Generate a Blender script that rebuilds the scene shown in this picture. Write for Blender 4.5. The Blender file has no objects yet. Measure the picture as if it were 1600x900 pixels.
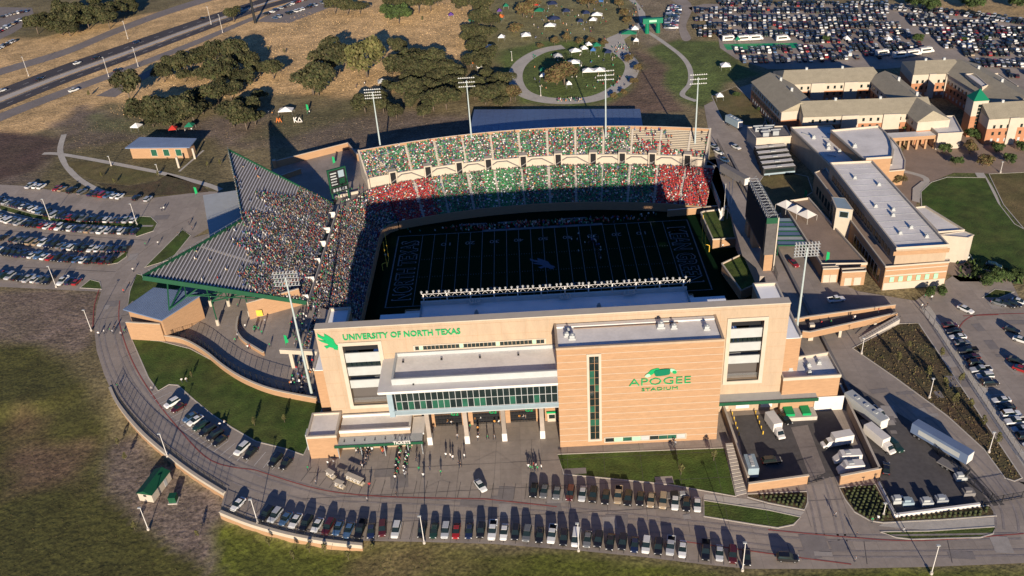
import bpy, bmesh, math, random
import numpy as np
from mathutils import Vector, Matrix, noise
R_ = math.radians
rnd = random.Random(7)
nrg = np.random.default_rng(5)
SC = bpy.context.scene
COL = SC.collection
# ------------------------------------------------------------------ camera
CAM = np.array([-5.01869807, -282.45169166, 169.85712349])
YAW, PITCH, ROLL, FPX = R_(-1.51579834), R_(32.56827323), R_(-4.03688619), 1432.14
def _rot(yaw, pitch, roll):
    cy, sy, cp, sp = math.cos(yaw), math.sin(yaw), math.cos(pitch), math.sin(pitch)
    f = np.array([sy*cp, cy*cp, -sp]); r = np.array([cy, -sy, 0.0]); u = np.cross(r, f)
    cr, sr = math.cos(roll), math.sin(roll)
    return np.array([cr*r+sr*u, -sr*r+cr*u, f])
CR = _rot(YAW, PITCH, ROLL)
cam = bpy.data.cameras.new('camera'); camo = bpy.data.objects.new('camera', cam); COL.objects.link(camo)
cam.sensor_width = 36; cam.lens = 36*FPX/1600; cam.clip_start = 1; cam.clip_end = 12000
camo.matrix_world = Matrix([[CR[0][i], CR[1][i], -CR[2][i], CAM[i]] for i in range(3)]+[[0, 0, 0, 1]])
SC.camera = camo
# ------------------------------------------------------------------ sky and sun
SUN_EL, SUN_DRIFT = R_(14.6), R_(3.8)
w = bpy.data.worlds.new('World'); SC.world = w; w.use_nodes = True
nt = w.node_tree; bg = nt.nodes['Background']
sky = nt.nodes.new('ShaderNodeTexSky'); sky.sky_type = 'NISHITA'; sky.sun_disc = False
sky.sun_elevation = SUN_EL; sky.sun_rotation = R_(180)-SUN_DRIFT; sky.air_density = 1.0; sky.dust_density = 0.1; sky.ozone_density = 4.0
tint = nt.nodes.new('ShaderNodeMix'); tint.data_type = 'RGBA'; tint.blend_type = 'MULTIPLY'; tint.inputs[0].default_value = 1; tint.inputs[7].default_value = (.58, .82, 1.26, 1)
nt.links.new(sky.outputs[0], tint.inputs[6]); nt.links.new(tint.outputs[2], bg.inputs[0]); bg.inputs[1].default_value = 0.055
sl = bpy.data.lights.new('sun', 'SUN'); so = bpy.data.objects.new('sun', sl); COL.objects.link(so)
sl.energy = 5.0; sl.angle = R_(0.5); sl.color = (1.0, 0.86, 0.68)
sd = Vector((-math.sin(SUN_DRIFT)*math.cos(SUN_EL), math.cos(SUN_DRIFT)*math.cos(SUN_EL), -math.sin(SUN_EL)))
so.rotation_euler = sd.to_track_quat('-Z', 'Y').to_euler(); so.location = (0, -300, 200)
SC.view_settings.view_transform = 'Standard'; SC.view_settings.look = 'None'
SC.view_settings.exposure = 0.72; SC.view_settings.gamma = 1; SC.view_settings.use_curve_mapping = False
# ------------------------------------------------------------------ helpers
GZ = 9.0                                    # grade around the stadium; the pitch lies at 0
def ray(x, y): return np.array([(x-800)/FPX, -(y-450)/FPX, 1.0]) @ CR
def g(x, y, z=GZ):                          # the point of the level z that is seen at a place of the photograph
    d = ray(x, y); t = (z-CAM[2])/d[2]; p = CAM+t*d; return (float(p[0]), float(p[1]))
def gw(x, y, c, s, X0):                     # point on the tilted deck z = c + s*(X0 - X)
    d = ray(x, y); t = (c+s*(X0-CAM[0])-CAM[2])/(d[2]+s*d[0]); p = CAM+t*d; return (float(p[0]), float(p[1]), float(p[2]))
def ppm(x, y, z=GZ):                        # photograph pixels per metre there
    X, Y = g(x, y, z); return FPX/float(np.dot(np.array([X, Y, z])-CAM, CR[2]))
def G(pts, z=GZ): return [g(x, y, z) for x, y in pts]
def smooth(pts, n=6, closed=False):
    P = [np.array(p, float) for p in pts]; out = []; m = len(P)
    for i in range(m if closed else m-1):
        if closed: a, b, c, d = P[i-1], P[i], P[(i+1) % m], P[(i+2) % m]
        else: a, b, c, d = P[max(i-1, 0)], P[i], P[i+1], P[min(i+2, m-1)]
        for k in range(n):
            t = k/n
            out.append(tuple(0.5*((2*b)+(c-a)*t+(2*a-5*b+4*c-d)*t*t+(3*b-a-3*c+d)*t**3)))
    if not closed: out.append(tuple(P[-1]))
    return out
def tag(o, label=None, cat=None, group=None, kind=None):
    if label: o['label'] = label
    if cat: o['category'] = cat
    if group: o['group'] = group
    if kind: o['kind'] = kind
    return o
def empty(name, loc=(0, 0, 0), rz=0, parent=None):
    o = bpy.data.objects.new(name, None); COL.objects.link(o); o.location = loc; o.rotation_euler = (0, 0, rz); o.empty_display_size = .5
    if parent: o.parent = parent
    return o
def link(name, me, parent=None, loc=None, rz=None):
    o = bpy.data.objects.new(name, me); COL.objects.link(o)
    if parent: o.parent = parent
    if loc is not None: o.location = loc
    if rz is not None: o.rotation_euler = (0, 0, rz)
    return o
class MB:
    def __init__(s): s.v = []; s.f = []; s.m = []
    def add(s, vs, fs, m=0):
        k = len(s.v); s.v += [tuple(map(float, p)) for p in vs]; s.f += [tuple(i+k for i in f) for f in fs]; s.m += [m]*len(fs); return s
    def box(s, x0, x1, y0, y1, z0, z1, m=0):
        return s.add([(x0, y0, z0), (x1, y0, z0), (x1, y1, z0), (x0, y1, z0), (x0, y0, z1), (x1, y0, z1), (x1, y1, z1), (x0, y1, z1)],
                     [(3, 2, 1, 0), (4, 5, 6, 7), (0, 1, 5, 4), (1, 2, 6, 5), (2, 3, 7, 6), (3, 0, 4, 7)], m)
    def prism(s, poly, z0, z1, m=0, mt=None, bottom=False):
        n = len(poly); a = sum(poly[i][0]*poly[(i+1) % n][1]-poly[(i+1) % n][0]*poly[i][1] for i in range(n))
        if a < 0: poly = poly[::-1]
        vs = [(x, y, z0) for x, y in poly]+[(x, y, z1) for x, y in poly]
        s.add(vs, [(i, (i+1) % n, n+(i+1) % n, n+i) for i in range(n)], m)
        k = len(s.v)-2*n; s.f.append(tuple(k+n+i for i in range(n))); s.m.append(m if mt is None else mt)
        if bottom: s.f.append(tuple(k+n-1-i for i in range(n))); s.m.append(m)
        return s
    def sheet(s, poly, z, m=0):
        n = len(poly); a = sum(poly[i][0]*poly[(i+1) % n][1]-poly[(i+1) % n][0]*poly[i][1] for i in range(n))
        if a < 0: poly = poly[::-1]
        return s.add([(x, y, z) for x, y in poly], [tuple(range(n))], m)
    def wall(s, line, t, z0, z1, m=0, closed=False):   # upright ribbon of thickness t along a line in plan
        return s.strip(offset(line, t/2, closed), offset(line, -t/2, closed), z0, z1, m, closed)
    def strip(s, L, Rr, z0, z1, m=0, closed=False):
        n = len(L); zz0 = z0 if isinstance(z0, (list, tuple)) else [z0]*n; zz1 = z1 if isinstance(z1, (list, tuple)) else [z1]*n
        vs = []
        for i in range(n): vs += [(L[i][0], L[i][1], zz0[i]), (L[i][0], L[i][1], zz1[i]), (Rr[i][0], Rr[i][1], zz1[i]), (Rr[i][0], Rr[i][1], zz0[i])]
        fs = []
        for i in range(n if closed else n-1):
            a, b = 4*i, 4*((i+1) % n)
            fs += [(a, b, b+1, a+1), (a+1, b+1, b+2, a+2), (a+2, b+2, b+3, a+3)]
        if not closed: fs += [(0, 1, 2, 3), (4*n-1, 4*n-2, 4*n-3, 4*n-4)]
        return s.add(vs, fs, m)
    def ribbon(s, line, wd, z, m=0, closed=False):
        L, Rr = offset(line, wd/2, closed), offset(line, -wd/2, closed); n = len(L)
        return s.add([(p[0], p[1], z) for p in L]+[(p[0], p[1], z) for p in Rr], [(i, n+i, n+(i+1) % n, (i+1) % n) for i in range(n if closed else n-1)], m)
    def tube(s, a, b, r0, r1=None, n=6, m=0, cap=True):
        a, b = Vector(a), Vector(b); r1 = r0 if r1 is None else r1; d = (b-a).normalized()
        u = d.orthogonal().normalized(); v = d.cross(u)
        vs = [a+(u*math.cos(6.2832*i/n)+v*math.sin(6.2832*i/n))*r0 for i in range(n)]+[b+(u*math.cos(6.2832*i/n)+v*math.sin(6.2832*i/n))*r1 for i in range(n)]
        fs = [(i, (i+1) % n, n+(i+1) % n, n+i) for i in range(n)]
        if cap: fs += [tuple(range(n-1, -1, -1)), tuple(range(n, 2*n))]
        return s.add(vs, fs, m)
    def beam(s, a, b, wx, h, m=0):                      # rectangular bar between two points, h measured upwards
        a, b = Vector(a), Vector(b); d = (b-a); sx = Vector((-d.y, d.x, 0)); sx = sx.normalized() if sx.length > 1e-6 else Vector((1, 0, 0))
        up = d.normalized().cross(sx) * -1 if d.length else Vector((0, 0, 1))
        if up.z < 0: up = -up
        vs = []
        for q in (a, b): vs += [q-sx*wx/2-up*h/2, q+sx*wx/2-up*h/2, q+sx*wx/2+up*h/2, q-sx*wx/2+up*h/2]
        return s.add(vs, [(0, 1, 2, 3), (7, 6, 5, 4), (0, 4, 5, 1), (1, 5, 6, 2), (2, 6, 7, 3), (3, 7, 4, 0)], m)
    def cone(s, c, r, z0, z1, n=4, rot=0.7854, m=0):
        vs = [(c[0]+r*math.cos(rot+6.2832*i/n), c[1]+r*math.sin(rot+6.2832*i/n), z0) for i in range(n)]+[(c[0], c[1], z1)]
        return s.add(vs, [(i, (i+1) % n, n) for i in range(n)]+[tuple(range(n-1, -1, -1))], m)
    def xf(s, fn, k=0): s.v[k:] = [tuple(fn(p)) for p in s.v[k:]]; return s
    def mesh(s, name, mats, sm=False):
        me = bpy.data.meshes.new(name); me.from_pydata(s.v, [], s.f)
        for m in (mats if isinstance(mats, (list, tuple)) else [mats]): me.materials.append(m)
        if max(s.m, default=0): me.polygons.foreach_set('material_index', s.m)
        if sm: me.polygons.foreach_set('use_smooth', [True]*len(me.polygons))
        me.update(); return me
    def build(s, name, mats, parent=None, sm=False, **kw):
        return tag(link(name, s.mesh(name, mats, sm), parent), **kw)
def offset(line, d, closed=False):
    n = len(line); out = []
    for i in range(n):
        a = line[i-1] if (i > 0 or closed) else line[i]; b = line[(i+1) % n] if (i < n-1 or closed) else line[i]
        dx, dy = b[0]-a[0], b[1]-a[1]; l = math.hypot(dx, dy) or 1
        out.append((line[i][0]-dy/l*d, line[i][1]+dx/l*d))
    return out
def lerp(a, b, t): return tuple(x+(y-x)*t for x, y in zip(a, b))
def along(line, step, start=0.0):           # points and directions at equal steps along a plan line
    out = []; pos = start; acc = 0
    for a, b in zip(line, line[1:]):
        l = math.hypot(b[0]-a[0], b[1]-a[1])
        while pos <= acc+l+1e-6 and l > 1e-9:
            t = (pos-acc)/l; out.append((a[0]+(b[0]-a[0])*t, a[1]+(b[1]-a[1])*t, (b[0]-a[0])/l, (b[1]-a[1])/l)); pos += step
        acc += l
    return out
ORD = 'first second third fourth fifth sixth seventh eighth ninth tenth eleventh twelfth thirteenth fourteenth fifteenth sixteenth seventeenth eighteenth nineteenth twentieth'.split()
TENS = {2: 'twenty', 3: 'thirty', 4: 'forty', 5: 'fifty', 6: 'sixty', 7: 'seventy', 8: 'eighty', 9: 'ninety'}
def nth(i):                                 # 1-based
    if i <= 20: return ORD[i-1]
    return TENS[i//10][:-1]+'ieth' if i % 10 == 0 else TENS[i//10]+'-'+ORD[i % 10-1]
# ------------------------------------------------------------------ materials
def mat(name, col, rough=.85, var=.18, scale=.6, col2=None, metal=0, attr=None, objc=False, bump=0, bscale=8, spec=.3, stretch=None, fine=0, coat=0, slab=0):
    m = bpy.data.materials.new(name); m.use_nodes = True; t = m.node_tree; b = t.nodes['Principled BSDF']
    b.inputs['Roughness'].default_value = rough; b.inputs['Metallic'].default_value = metal; b.inputs['Specular IOR Level'].default_value = spec
    if coat: b.inputs['Coat Weight'].default_value = coat; b.inputs['Coat Roughness'].default_value = .08
    tc = t.nodes.new('ShaderNodeTexCoord'); vec = tc.outputs['Object']
    if stretch:
        mp = t.nodes.new('ShaderNodeMapping'); mp.inputs['Scale'].default_value = stretch; t.links.new(vec, mp.inputs[0]); vec = mp.outputs[0]
    if attr: a = t.nodes.new('ShaderNodeAttribute'); a.attribute_name = attr; base = a.outputs['Color']
    elif objc: a = t.nodes.new('ShaderNodeObjectInfo'); base = a.outputs['Color']
    else:
        a = t.nodes.new('ShaderNodeRGB'); a.outputs[0].default_value = (*col, 1); base = a.outputs[0]
    def noisy(base, sc, lo, hi, c2=None, det=5):
        n = t.nodes.new('ShaderNodeTexNoise'); n.inputs['Scale'].default_value = sc; n.inputs['Detail'].default_value = det; n.inputs['Roughness'].default_value = .62
        t.links.new(vec, n.inputs['Vector'])
        r = t.nodes.new('ShaderNodeMapRange'); r.inputs[1].default_value = .3; r.inputs[2].default_value = .7; r.inputs[3].default_value = lo; r.inputs[4].default_value = hi
        t.links.new(n.outputs[0], r.inputs[0]); x = t.nodes.new('ShaderNodeMix'); x.data_type = 'RGBA'
        if c2 is None:
            x.blend_type = 'MULTIPLY'; x.inputs[0].default_value = 1; t.links.new(base, x.inputs[6]); t.links.new(r.outputs[0], x.inputs[7])
        else:
            t.links.new(r.outputs[0], x.inputs[0]); t.links.new(base, x.inputs[6]); x.inputs[7].default_value = (*c2, 1)
        return x.outputs[2], n
    if col2: base, _ = noisy(base, scale*.35, 0, 1, col2)
    if var: base, n1 = noisy(base, scale, 1-var, 1+var)
    if fine: base, n1 = noisy(base, scale*9, 1-fine, 1+fine)
    if slab:
        bt = t.nodes.new('ShaderNodeTexBrick'); bt.offset = 0; bt.inputs['Scale'].default_value = 1; bt.inputs['Brick Width'].default_value = slab; bt.inputs['Row Height'].default_value = slab; bt.inputs['Mortar Size'].default_value = .035; bt.inputs['Mortar Smooth'].default_value = .3
        for q, v in (('Color1', .93), ('Color2', 1.07), ('Mortar', .72)): bt.inputs[q].default_value = (v, v, v, 1)
        t.links.new(tc.outputs['Object'], bt.inputs['Vector']); x = t.nodes.new('ShaderNodeMix'); x.data_type = 'RGBA'; x.blend_type = 'MULTIPLY'; x.inputs[0].default_value = 1; t.links.new(base, x.inputs[6]); t.links.new(bt.outputs[0], x.inputs[7]); base = x.outputs[2]
    t.links.new(base, b.inputs['Base Color'])
    if bump:
        n = t.nodes.new('ShaderNodeTexNoise'); n.inputs['Scale'].default_value = bscale; n.inputs['Detail'].default_value = 4; t.links.new(vec, n.inputs['Vector'])
        bp = t.nodes.new('ShaderNodeBump'); bp.inputs['Strength'].default_value = bump; bp.inputs['Distance'].default_value = .3; t.links.new(n.outputs[0], bp.inputs['Height']); t.links.new(bp.outputs[0], b.inputs['Normal'])
    return m
K = {}
K['ground'] = mat('dry_ground', (0, 0, 0), .95, .3, .14, attr='Col', bump=1.0, bscale=.6, fine=.55)
K['lawn'] = mat('lawn_grass', (.04, .082, .011), .95, .4, .25, col2=(.075, .088, .02), bump=.5, bscale=2, fine=.25)
K['lawn_dry'] = mat('dry_lawn_grass', (.10, .095, .03), .95, .3, .2, col2=(.16, .115, .05), bump=.5, bscale=2, fine=.3)
K['mulch'] = mat('brown_mulch', (.10, .062, .035), .95, .35, .5, col2=(.075, .07, .03), bump=.8, bscale=2.5, fine=.4)
K['soil'] = mat('bare_soil', (.11, .072, .05), .95, .3, .2, col2=(.08, .05, .035), bump=.6, bscale=1, fine=.3)
K['conc'] = mat('concrete_paving', (.325, .275, .23), .9, .12, .08, col2=(.255, .216, .182), fine=.1, slab=5.2)
K['conc2'] = mat('pale_concrete', (.42, .38, .33), .9, .1, .15, fine=.08)
K['walk'] = mat('pale_footpath', (.42, .385, .33), .9, .12, .2, fine=.1)
K['asph'] = mat('asphalt', (.085, .078, .076), .92, .12, .1, fine=.15)
K['asph_old'] = mat('worn_asphalt', (.20, .172, .155), .92, .12, .1, fine=.15)
K['hwy'] = mat('highway_asphalt', (.058, .052, .055), .9, .15, .1, stretch=(.3, .3, .3), fine=.1)
K['kerb'] = mat('kerb_concrete', (.46, .42, .36), .9, .1, .5)
K['joint'] = mat('joint_dark', (.09, .08, .075), .9, 0)
K['paint'] = mat('white_road_paint', (.62, .6, .56), .8, .15, 1)
K['red'] = mat('red_road_paint', (.28, .075, .06), .8, .2, 1)
K['yellow'] = mat('yellow_paint', (.65, .42, .05), .7, .1, 1)
K['brick'] = mat('peach_brick', (.345, .208, .115), .88, .10, .5, stretch=(1, 1, 5), fine=.08)
K['stone'] = mat('tan_cast_stone', (.36, .272, .188), .88, .09, .35, stretch=(1.6, 1.6, .35), fine=.06)
K['cream'] = mat('cream_trim', (.43, .375, .30), .8, .06, .5)
K['white'] = mat('white_membrane', (.58, .55, .51), .75, .07, .3)
K['roof'] = mat('grey_roof_membrane', (.72, .68, .63), .9, .12, .15, col2=(.58, .545, .50), fine=.06)
K['roofw'] = mat('white_roof_membrane', (.80, .80, .80), .9, .08, .15)
K['roofdk'] = mat('brown_deck', (.25, .185, .14), .9, .12, .2, fine=.08)
K['shingle'] = mat('brown_shingles', (.29, .255, .185), .92, .1, .3, stretch=(1, 1, 3), fine=.2)
K['blue'] = mat('slate_blue_metal', (.12, .165, .26), .55, .08, .3, spec=.4)
K['steel'] = mat('galvanised_steel', (.34, .36, .37), .5, .08, 1, metal=.3)
K['pole'] = mat('pole_grey_green', (.40, .46, .45), .5, .1, .6, metal=.2)
K['green'] = mat('green_steel', (.006, .062, .028), .6, .12, .6)
K['sign'] = mat('bright_green_sign', (.005, .28, .09), .5, .05, 1)
K['dark'] = mat('dark_void', (.012, .012, .014), .9, 0)
K['black'] = mat('black_metal', (.015, .016, .018), .5, 0)
K['glass'] = mat('dark_glass', (.012, .02, .02), .08, .2, .3, spec=.6)
K['glassg'] = mat('green_glass', (.02, .085, .055), .1, .3, .4, spec=.6)
K['mint'] = mat('mint_panel', (.30, .55, .36), .5, .1, 1)
K['panel'] = mat('pale_grey_panel', (.37, .385, .38), .6, .06, .5)
K['bluegrey'] = mat('blue_grey_panel', (.24, .31, .35), .6, .08, .5)
K['alum'] = mat('aluminium_bench', (.62, .58, .54), .55, .12, .6, metal=.2)
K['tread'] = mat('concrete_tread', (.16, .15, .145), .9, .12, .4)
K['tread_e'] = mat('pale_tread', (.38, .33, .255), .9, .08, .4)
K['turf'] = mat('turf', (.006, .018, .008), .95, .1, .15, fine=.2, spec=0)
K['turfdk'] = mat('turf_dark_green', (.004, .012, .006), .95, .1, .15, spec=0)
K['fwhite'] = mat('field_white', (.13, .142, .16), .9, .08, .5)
K['crowd'] = mat('crowd_clothes', (0, 0, 0), .9, 0, attr='Col')
K['carfar'] = mat('far_car_paint', (0, 0, 0), .35, 0, attr='Col', spec=.5)
K['car'] = mat('car_paint', (0, 0, 0), .3, 0, objc=True, spec=.5, coat=.6)
K['obj'] = mat('coloured_cloth', (0, 0, 0), .85, .06, 2, objc=True)
K['tyre'] = mat('tyre_rubber', (.012, .012, .012), .85, 0)
K['rim'] = mat('wheel_rim', (.35, .35, .36), .35, 0, metal=.7)
K['lamp'] = mat('lamp_lens', (.75, .75, .72), .2, 0)
K['tail'] = mat('tail_lens', (.30, .01, .01), .25, 0)
K['bark'] = mat('bark', (.13, .10, .075), .95, .25, 2)
K['leaf'] = mat('leaves', (0, 0, 0), .9, .1, .5, attr='Col')
K['skin'] = mat('skin', (.42, .24, .16), .7, 0)
K['hair'] = mat('hair', (.03, .018, .012), .8, 0)
K['denim'] = mat('dark_trousers', (.03, .035, .05), .9, 0)
K['lightbulb'] = mat('lamp_reflector', (.42, .42, .40), .3, 0)
# ------------------------------------------------------------------ setting: ground
def poly_sd(P, poly):                       # signed distance (inside positive) of points P to a polygon
    x, y = P[:, 0], P[:, 1]; d = np.full(len(P), 1e9); ins = np.zeros(len(P), bool); n = len(poly)
    for i in range(n):
        ax, ay = poly[i]; bx, by = poly[(i+1) % n]; ex, ey = bx-ax, by-ay; l2 = ex*ex+ey*ey+1e-12
        t = np.clip(((x-ax)*ex+(y-ay)*ey)/l2, 0, 1); d = np.minimum(d, np.hypot(x-ax-t*ex, y-ay-t*ey))
        c = (ay > y) != (by > y); ins ^= c & (x < (bx-ax)*(y-ay)/(by-ay+1e-12)+ax)
    return np.where(ins, d, -d)
BOWL = [(-78, -96), (-78, 28), (-78, 56), (-60, 68), (-30, 74), (0, 76), (30, 74), (60, 66), (73, 58), (78, 45), (78, -96)]
WALL = smooth([(172, 606), (185, 632), (215, 669), (250, 701), (300, 739), (351, 771)], 6)
WALL2 = smooth([(344, 800), (390, 818), (450, 835), (510, 846), (566, 852)], 5)
REG = [  # natural ground covers: outline in the photograph's places on the grade, colour, softness in metres
 ([(-80, 60), (330, -40), (830, -40), (770, 60), (725, 130), (560, 152), (440, 148), (235, 160), (170, 160), (0, 225), (-80, 230)], (.56, .365, .17), 6),
 ([(-90, 60), (50, 62), (330, 0), (320, -60), (-90, -60)], (.17, .135, .065), 6),
 ([(-80, 205), (90, 213), (120, 203), (98, 240), (60, 268), (0, 285), (-80, 290)], (.085, .05, .042), 5),
 ([(120, 168), (230, 190), (430, 178), (560, 168), (800, 188), (740, 212), (560, 240), (430, 225), (330, 222), (90, 240), (60, 290), (-20, 290), (60, 265)], (.155, .115, .088), 9),
 ([(150, 180), (260, 190), (300, 215), (200, 215), (130, 205)], (.13, .125, .06), 8),
 ([(90, 240), (200, 215), (330, 220), (350, 300), (250, 310), (120, 300), (60, 285)], (.13, .105, .05), 6),
 ([(430, 180), (600, 150), (580, 180), (440, 222), (400, 215)], (.135, .115, .055), 9),
 ([(760, -40), (1010, -40), (990, 60), (950, 75), (790, 85), (745, 140), (740, 60)], (.20, .175, .075), 8),
 ([(780, 80), (850, 62), (950, 70), (1000, 95), (985, 150), (920, 165), (820, 160), (770, 120)], (.10, .135, .03), 6),
 ([(990, 78), (1040, 100), (1048, 130), (1045, 155), (1065, 172), (1010, 175), (950, 170), (985, 140), (1003, 105)], (.135, .088, .06), 5),
 ([(1010, 72), (1060, 62), (1125, 66), (1190, 118), (1130, 128), (1100, 168), (1072, 160), (1045, 130), (1046, 108)], (.095, .125, .03), 4),
 ([(985, -5), (1080, -20), (1060, 60), (1010, 75), (985, 50)], (.24, .185, .12), 4),
 ([(1400, 12), (1700, -60), (1700, 40), (1600, 38), (1450, 14)], (.40, .28, .14), 4),
 ([(-80, 456), (152, 456), (145, 500), (147, 540), (110, 556), (60, 540), (-80, 530)], (.185, .135, .105), 4),
 ([(-80, 532), (60, 540), (115, 560), (150, 590), (165, 640), (160, 700), (165, 765), (205, 800), (330, 850), (390, 980), (-80, 980)], (.072, .068, .016), 5),
 ([(40, 690), (130, 700), (125, 745), (60, 760), (0, 770), (0, 720)], (.15, .092, .058), 9),
 ([(20, 610), (90, 640), (60, 680), (0, 670)], (.125, .08, .042), 9),
 ([(168, 690), (200, 672), (250, 712), (345, 778), (340, 830), (345, 860), (375, 910), (335, 868), (215, 795), (165, 758), (158, 720)], (.195, .145, .115), 3),
 ([(342, 812), (450, 840), (566, 856), (900, 868), (1170, 892), (1700, 886), (1700, 990), (400, 990), (355, 900)], (.10, .112, .015), 3),
 ([(560, 870), (800, 880), (700, 900), (560, 900)], (.165, .125, .05), 7),
 ([(1480, 265), (1700, 250), (1700, 420), (1520, 420), (1440, 330)], (.09, .105, .03), 4),
]
def ground():
    st = 2.5; xs = np.concatenate([[-6000, -2000, -900], np.arange(-440, 360.1, st), [900, 2000, 6000]]); ys = np.concatenate([[-3000, -900], np.arange(-235, 440.1, st), [900, 2000, 8000]])
    X, Y = np.meshgrid(xs, ys); P = np.stack([X.ravel(), Y.ravel()], 1)
    nz = np.array([noise.fractal(Vector((p[0]*.02, p[1]*.02, 3)), 1, 2, 4) for p in P]); nz2 = np.array([noise.noise(Vector((p[0]*.09, p[1]*.09, 7))) for p in P])
    col = np.tile(np.array([.20, .155, .08]), (len(P), 1))
    for poly, c, soft in REG:
        d = poly_sd(P, G(poly))+nz*soft*1.1+nz2*soft*.5; a = np.clip(d/(soft)+.5, 0, 1)[:, None]; col = col*(1-a)+np.array(c)*a
    k = np.clip(nz*.5+nz2*.45+.5, 0, 1)[:, None]; col = col*(.8+.4*k); col = col*(1-.22*(1-k))+np.array([.10, .10, .035])*.22*(1-k)
    global groundz
    low = G([(160, 600)])+G(WALL)+[(WALL_END)]+G(WALL2)+[g(640, 1010), g(300, 1100), g(-500, 1100), g(-400, 700), g(60, 640)]
    def groundz(P):
      d = poly_sd(P, low); z = np.full(len(P), GZ-.03); tt = np.clip((d+3.2)/3.0, 0, 1); depth = 2.3*np.clip((np.hypot(P[:, 0]-g(165, 600)[0], P[:, 1]-g(165, 600)[1]))/25, 0, 1)*np.clip((np.hypot(P[:, 0]-g(640, 900)[0], P[:, 1]-g(640, 900)[1])-2)/16, 0, 1)
      return z-tt*depth
    z = groundz(P); z += np.where(np.abs(P[:, 0]) < 3000, 0, -4)
    hole = poly_sd(P, BOWL) > 0; nx = len(xs); idx = np.arange(len(P)).reshape(X.shape)
    f = np.stack([idx[:-1, :-1], idx[:-1, 1:], idx[1:, 1:], idx[1:, :-1]], -1).reshape(-1, 4); f = f[~hole[f].all(1)]
    me = bpy.data.meshes.new('ground'); me.from_pydata(np.column_stack([P, z]).tolist(), [], f.tolist()); me.materials.append(K['ground'])
    at = me.color_attributes.new('Col', 'FLOAT_COLOR', 'POINT'); at.data.foreach_set('color', np.column_stack([col, np.ones(len(P))]).ravel())
    me.polygons.foreach_set('use_smooth', [True]*len(me.polygons))
    return tag(link('ground', me), kind='structure')
WALL_END = g(346, 790)
ground()
def surf(name, px, dz, m, sm=0, closed=True, kerb=0, z=GZ, parent=None):
    pts = smooth(px, sm, True) if sm else px
    P = G(pts, z); b = MB().sheet(P, z+dz); o = b.build(name, K[m], parent, kind='structure')
    if kerb: MB().wall(P, .3, z, z+kerb, 0, True).build('kerb', K['kerb'], o)
    return o
def band(name, px, wd, dz, m, sm=6, z=GZ):
    P = G(smooth(px, sm) if sm else px, z); return MB().ribbon(P, wd, z+dz).build(name, K[m], None, kind='structure'), P
def quadband(name, up, lo, dz, m, sm=8):
    a, b = G(smooth(up, sm)), G(smooth(lo, sm)); n = min(len(a), len(b)); mb = MB()
    mb.add([(p[0], p[1], GZ+dz) for p in a[:n]]+[(p[0], p[1], GZ+dz) for p in b[:n]], [(i, n+i, n+i+1, i+1) for i in range(n-1)]); return mb.build(name, K[m], None, kind='structure')
# highway
quadband('frontage_road', [(-80, 133), (0, 107), (100, 77), (175, 46), (250, 18), (330, -8)], [(-80, 146), (0, 118), (100, 87), (175, 56), (250, 27), (340, -2)], .03, 'asph_old')
quadband('highway_carriageway', [(-80, 170), (0, 139), (100, 101), (200, 67), (300, 33), (400, 1), (460, -18)], [(-80, 184), (0, 152), (100, 114), (200, 79), (300, 43), (400, 8), (465, -12)], .03, 'hwy')
quadband('median_strip', [(-80, 184.5), (0, 152.5), (100, 114.5), (200, 79.5), (300, 43.5), (400, 8.5), (465, -11.5)], [(-80, 191), (0, 159), (100, 119.5), (200, 84), (300, 47), (400, 11), (468, -9)], .05, 'conc2')
quadband('highway_carriageway', [(-80, 192), (0, 160), (100, 120.5), (200, 85), (300, 48), (400, 12), (470, -8)], [(-80, 205), (0, 172), (100, 131), (200, 94), (300, 56), (400, 19), (475, -3)], .03, 'hwy')
quadband('frontage_road', [(-80, 212), (0, 177), (100, 139), (200, 103), (300, 65), (400, 24), (480, -4)], [(-80, 226), (0, 190), (100, 150), (200, 112), (300, 73), (400, 30), (485, 1)], .03, 'asph_old')
lm = MB()
for px, dash in (([(-80, 177), (0, 146), (100, 108), (200, 73.5), (300, 38.5), (400, 5)], 1), ([(-80, 198), (0, 166), (100, 126), (200, 90), (300, 52), (400, 15.5)], 1), ([(-80, 183.2), (0, 151.3), (100, 113.3), (200, 78.4), (300, 42.5), (400, 7.7)], 0), ([(-80, 193), (0, 161), (100, 121.4), (200, 86), (300, 49), (400, 13)], 0)):
    P = G(smooth(px, 8))
    if dash:
        for x, y, dx, dy in along(P, 11): lm.ribbon([(x, y), (x+dx*3.5, y+dy*3.5)], .22, GZ+.06)
    else: lm.ribbon(P, .2, GZ+.06)
lm.build('lane_markings', K['paint'], None, kind='structure')
surf('gravel_pullout', [(150, 150), (300, 76), (318, 80), (250, 110), (215, 130), (180, 152)], .02, 'asph_old')
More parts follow.
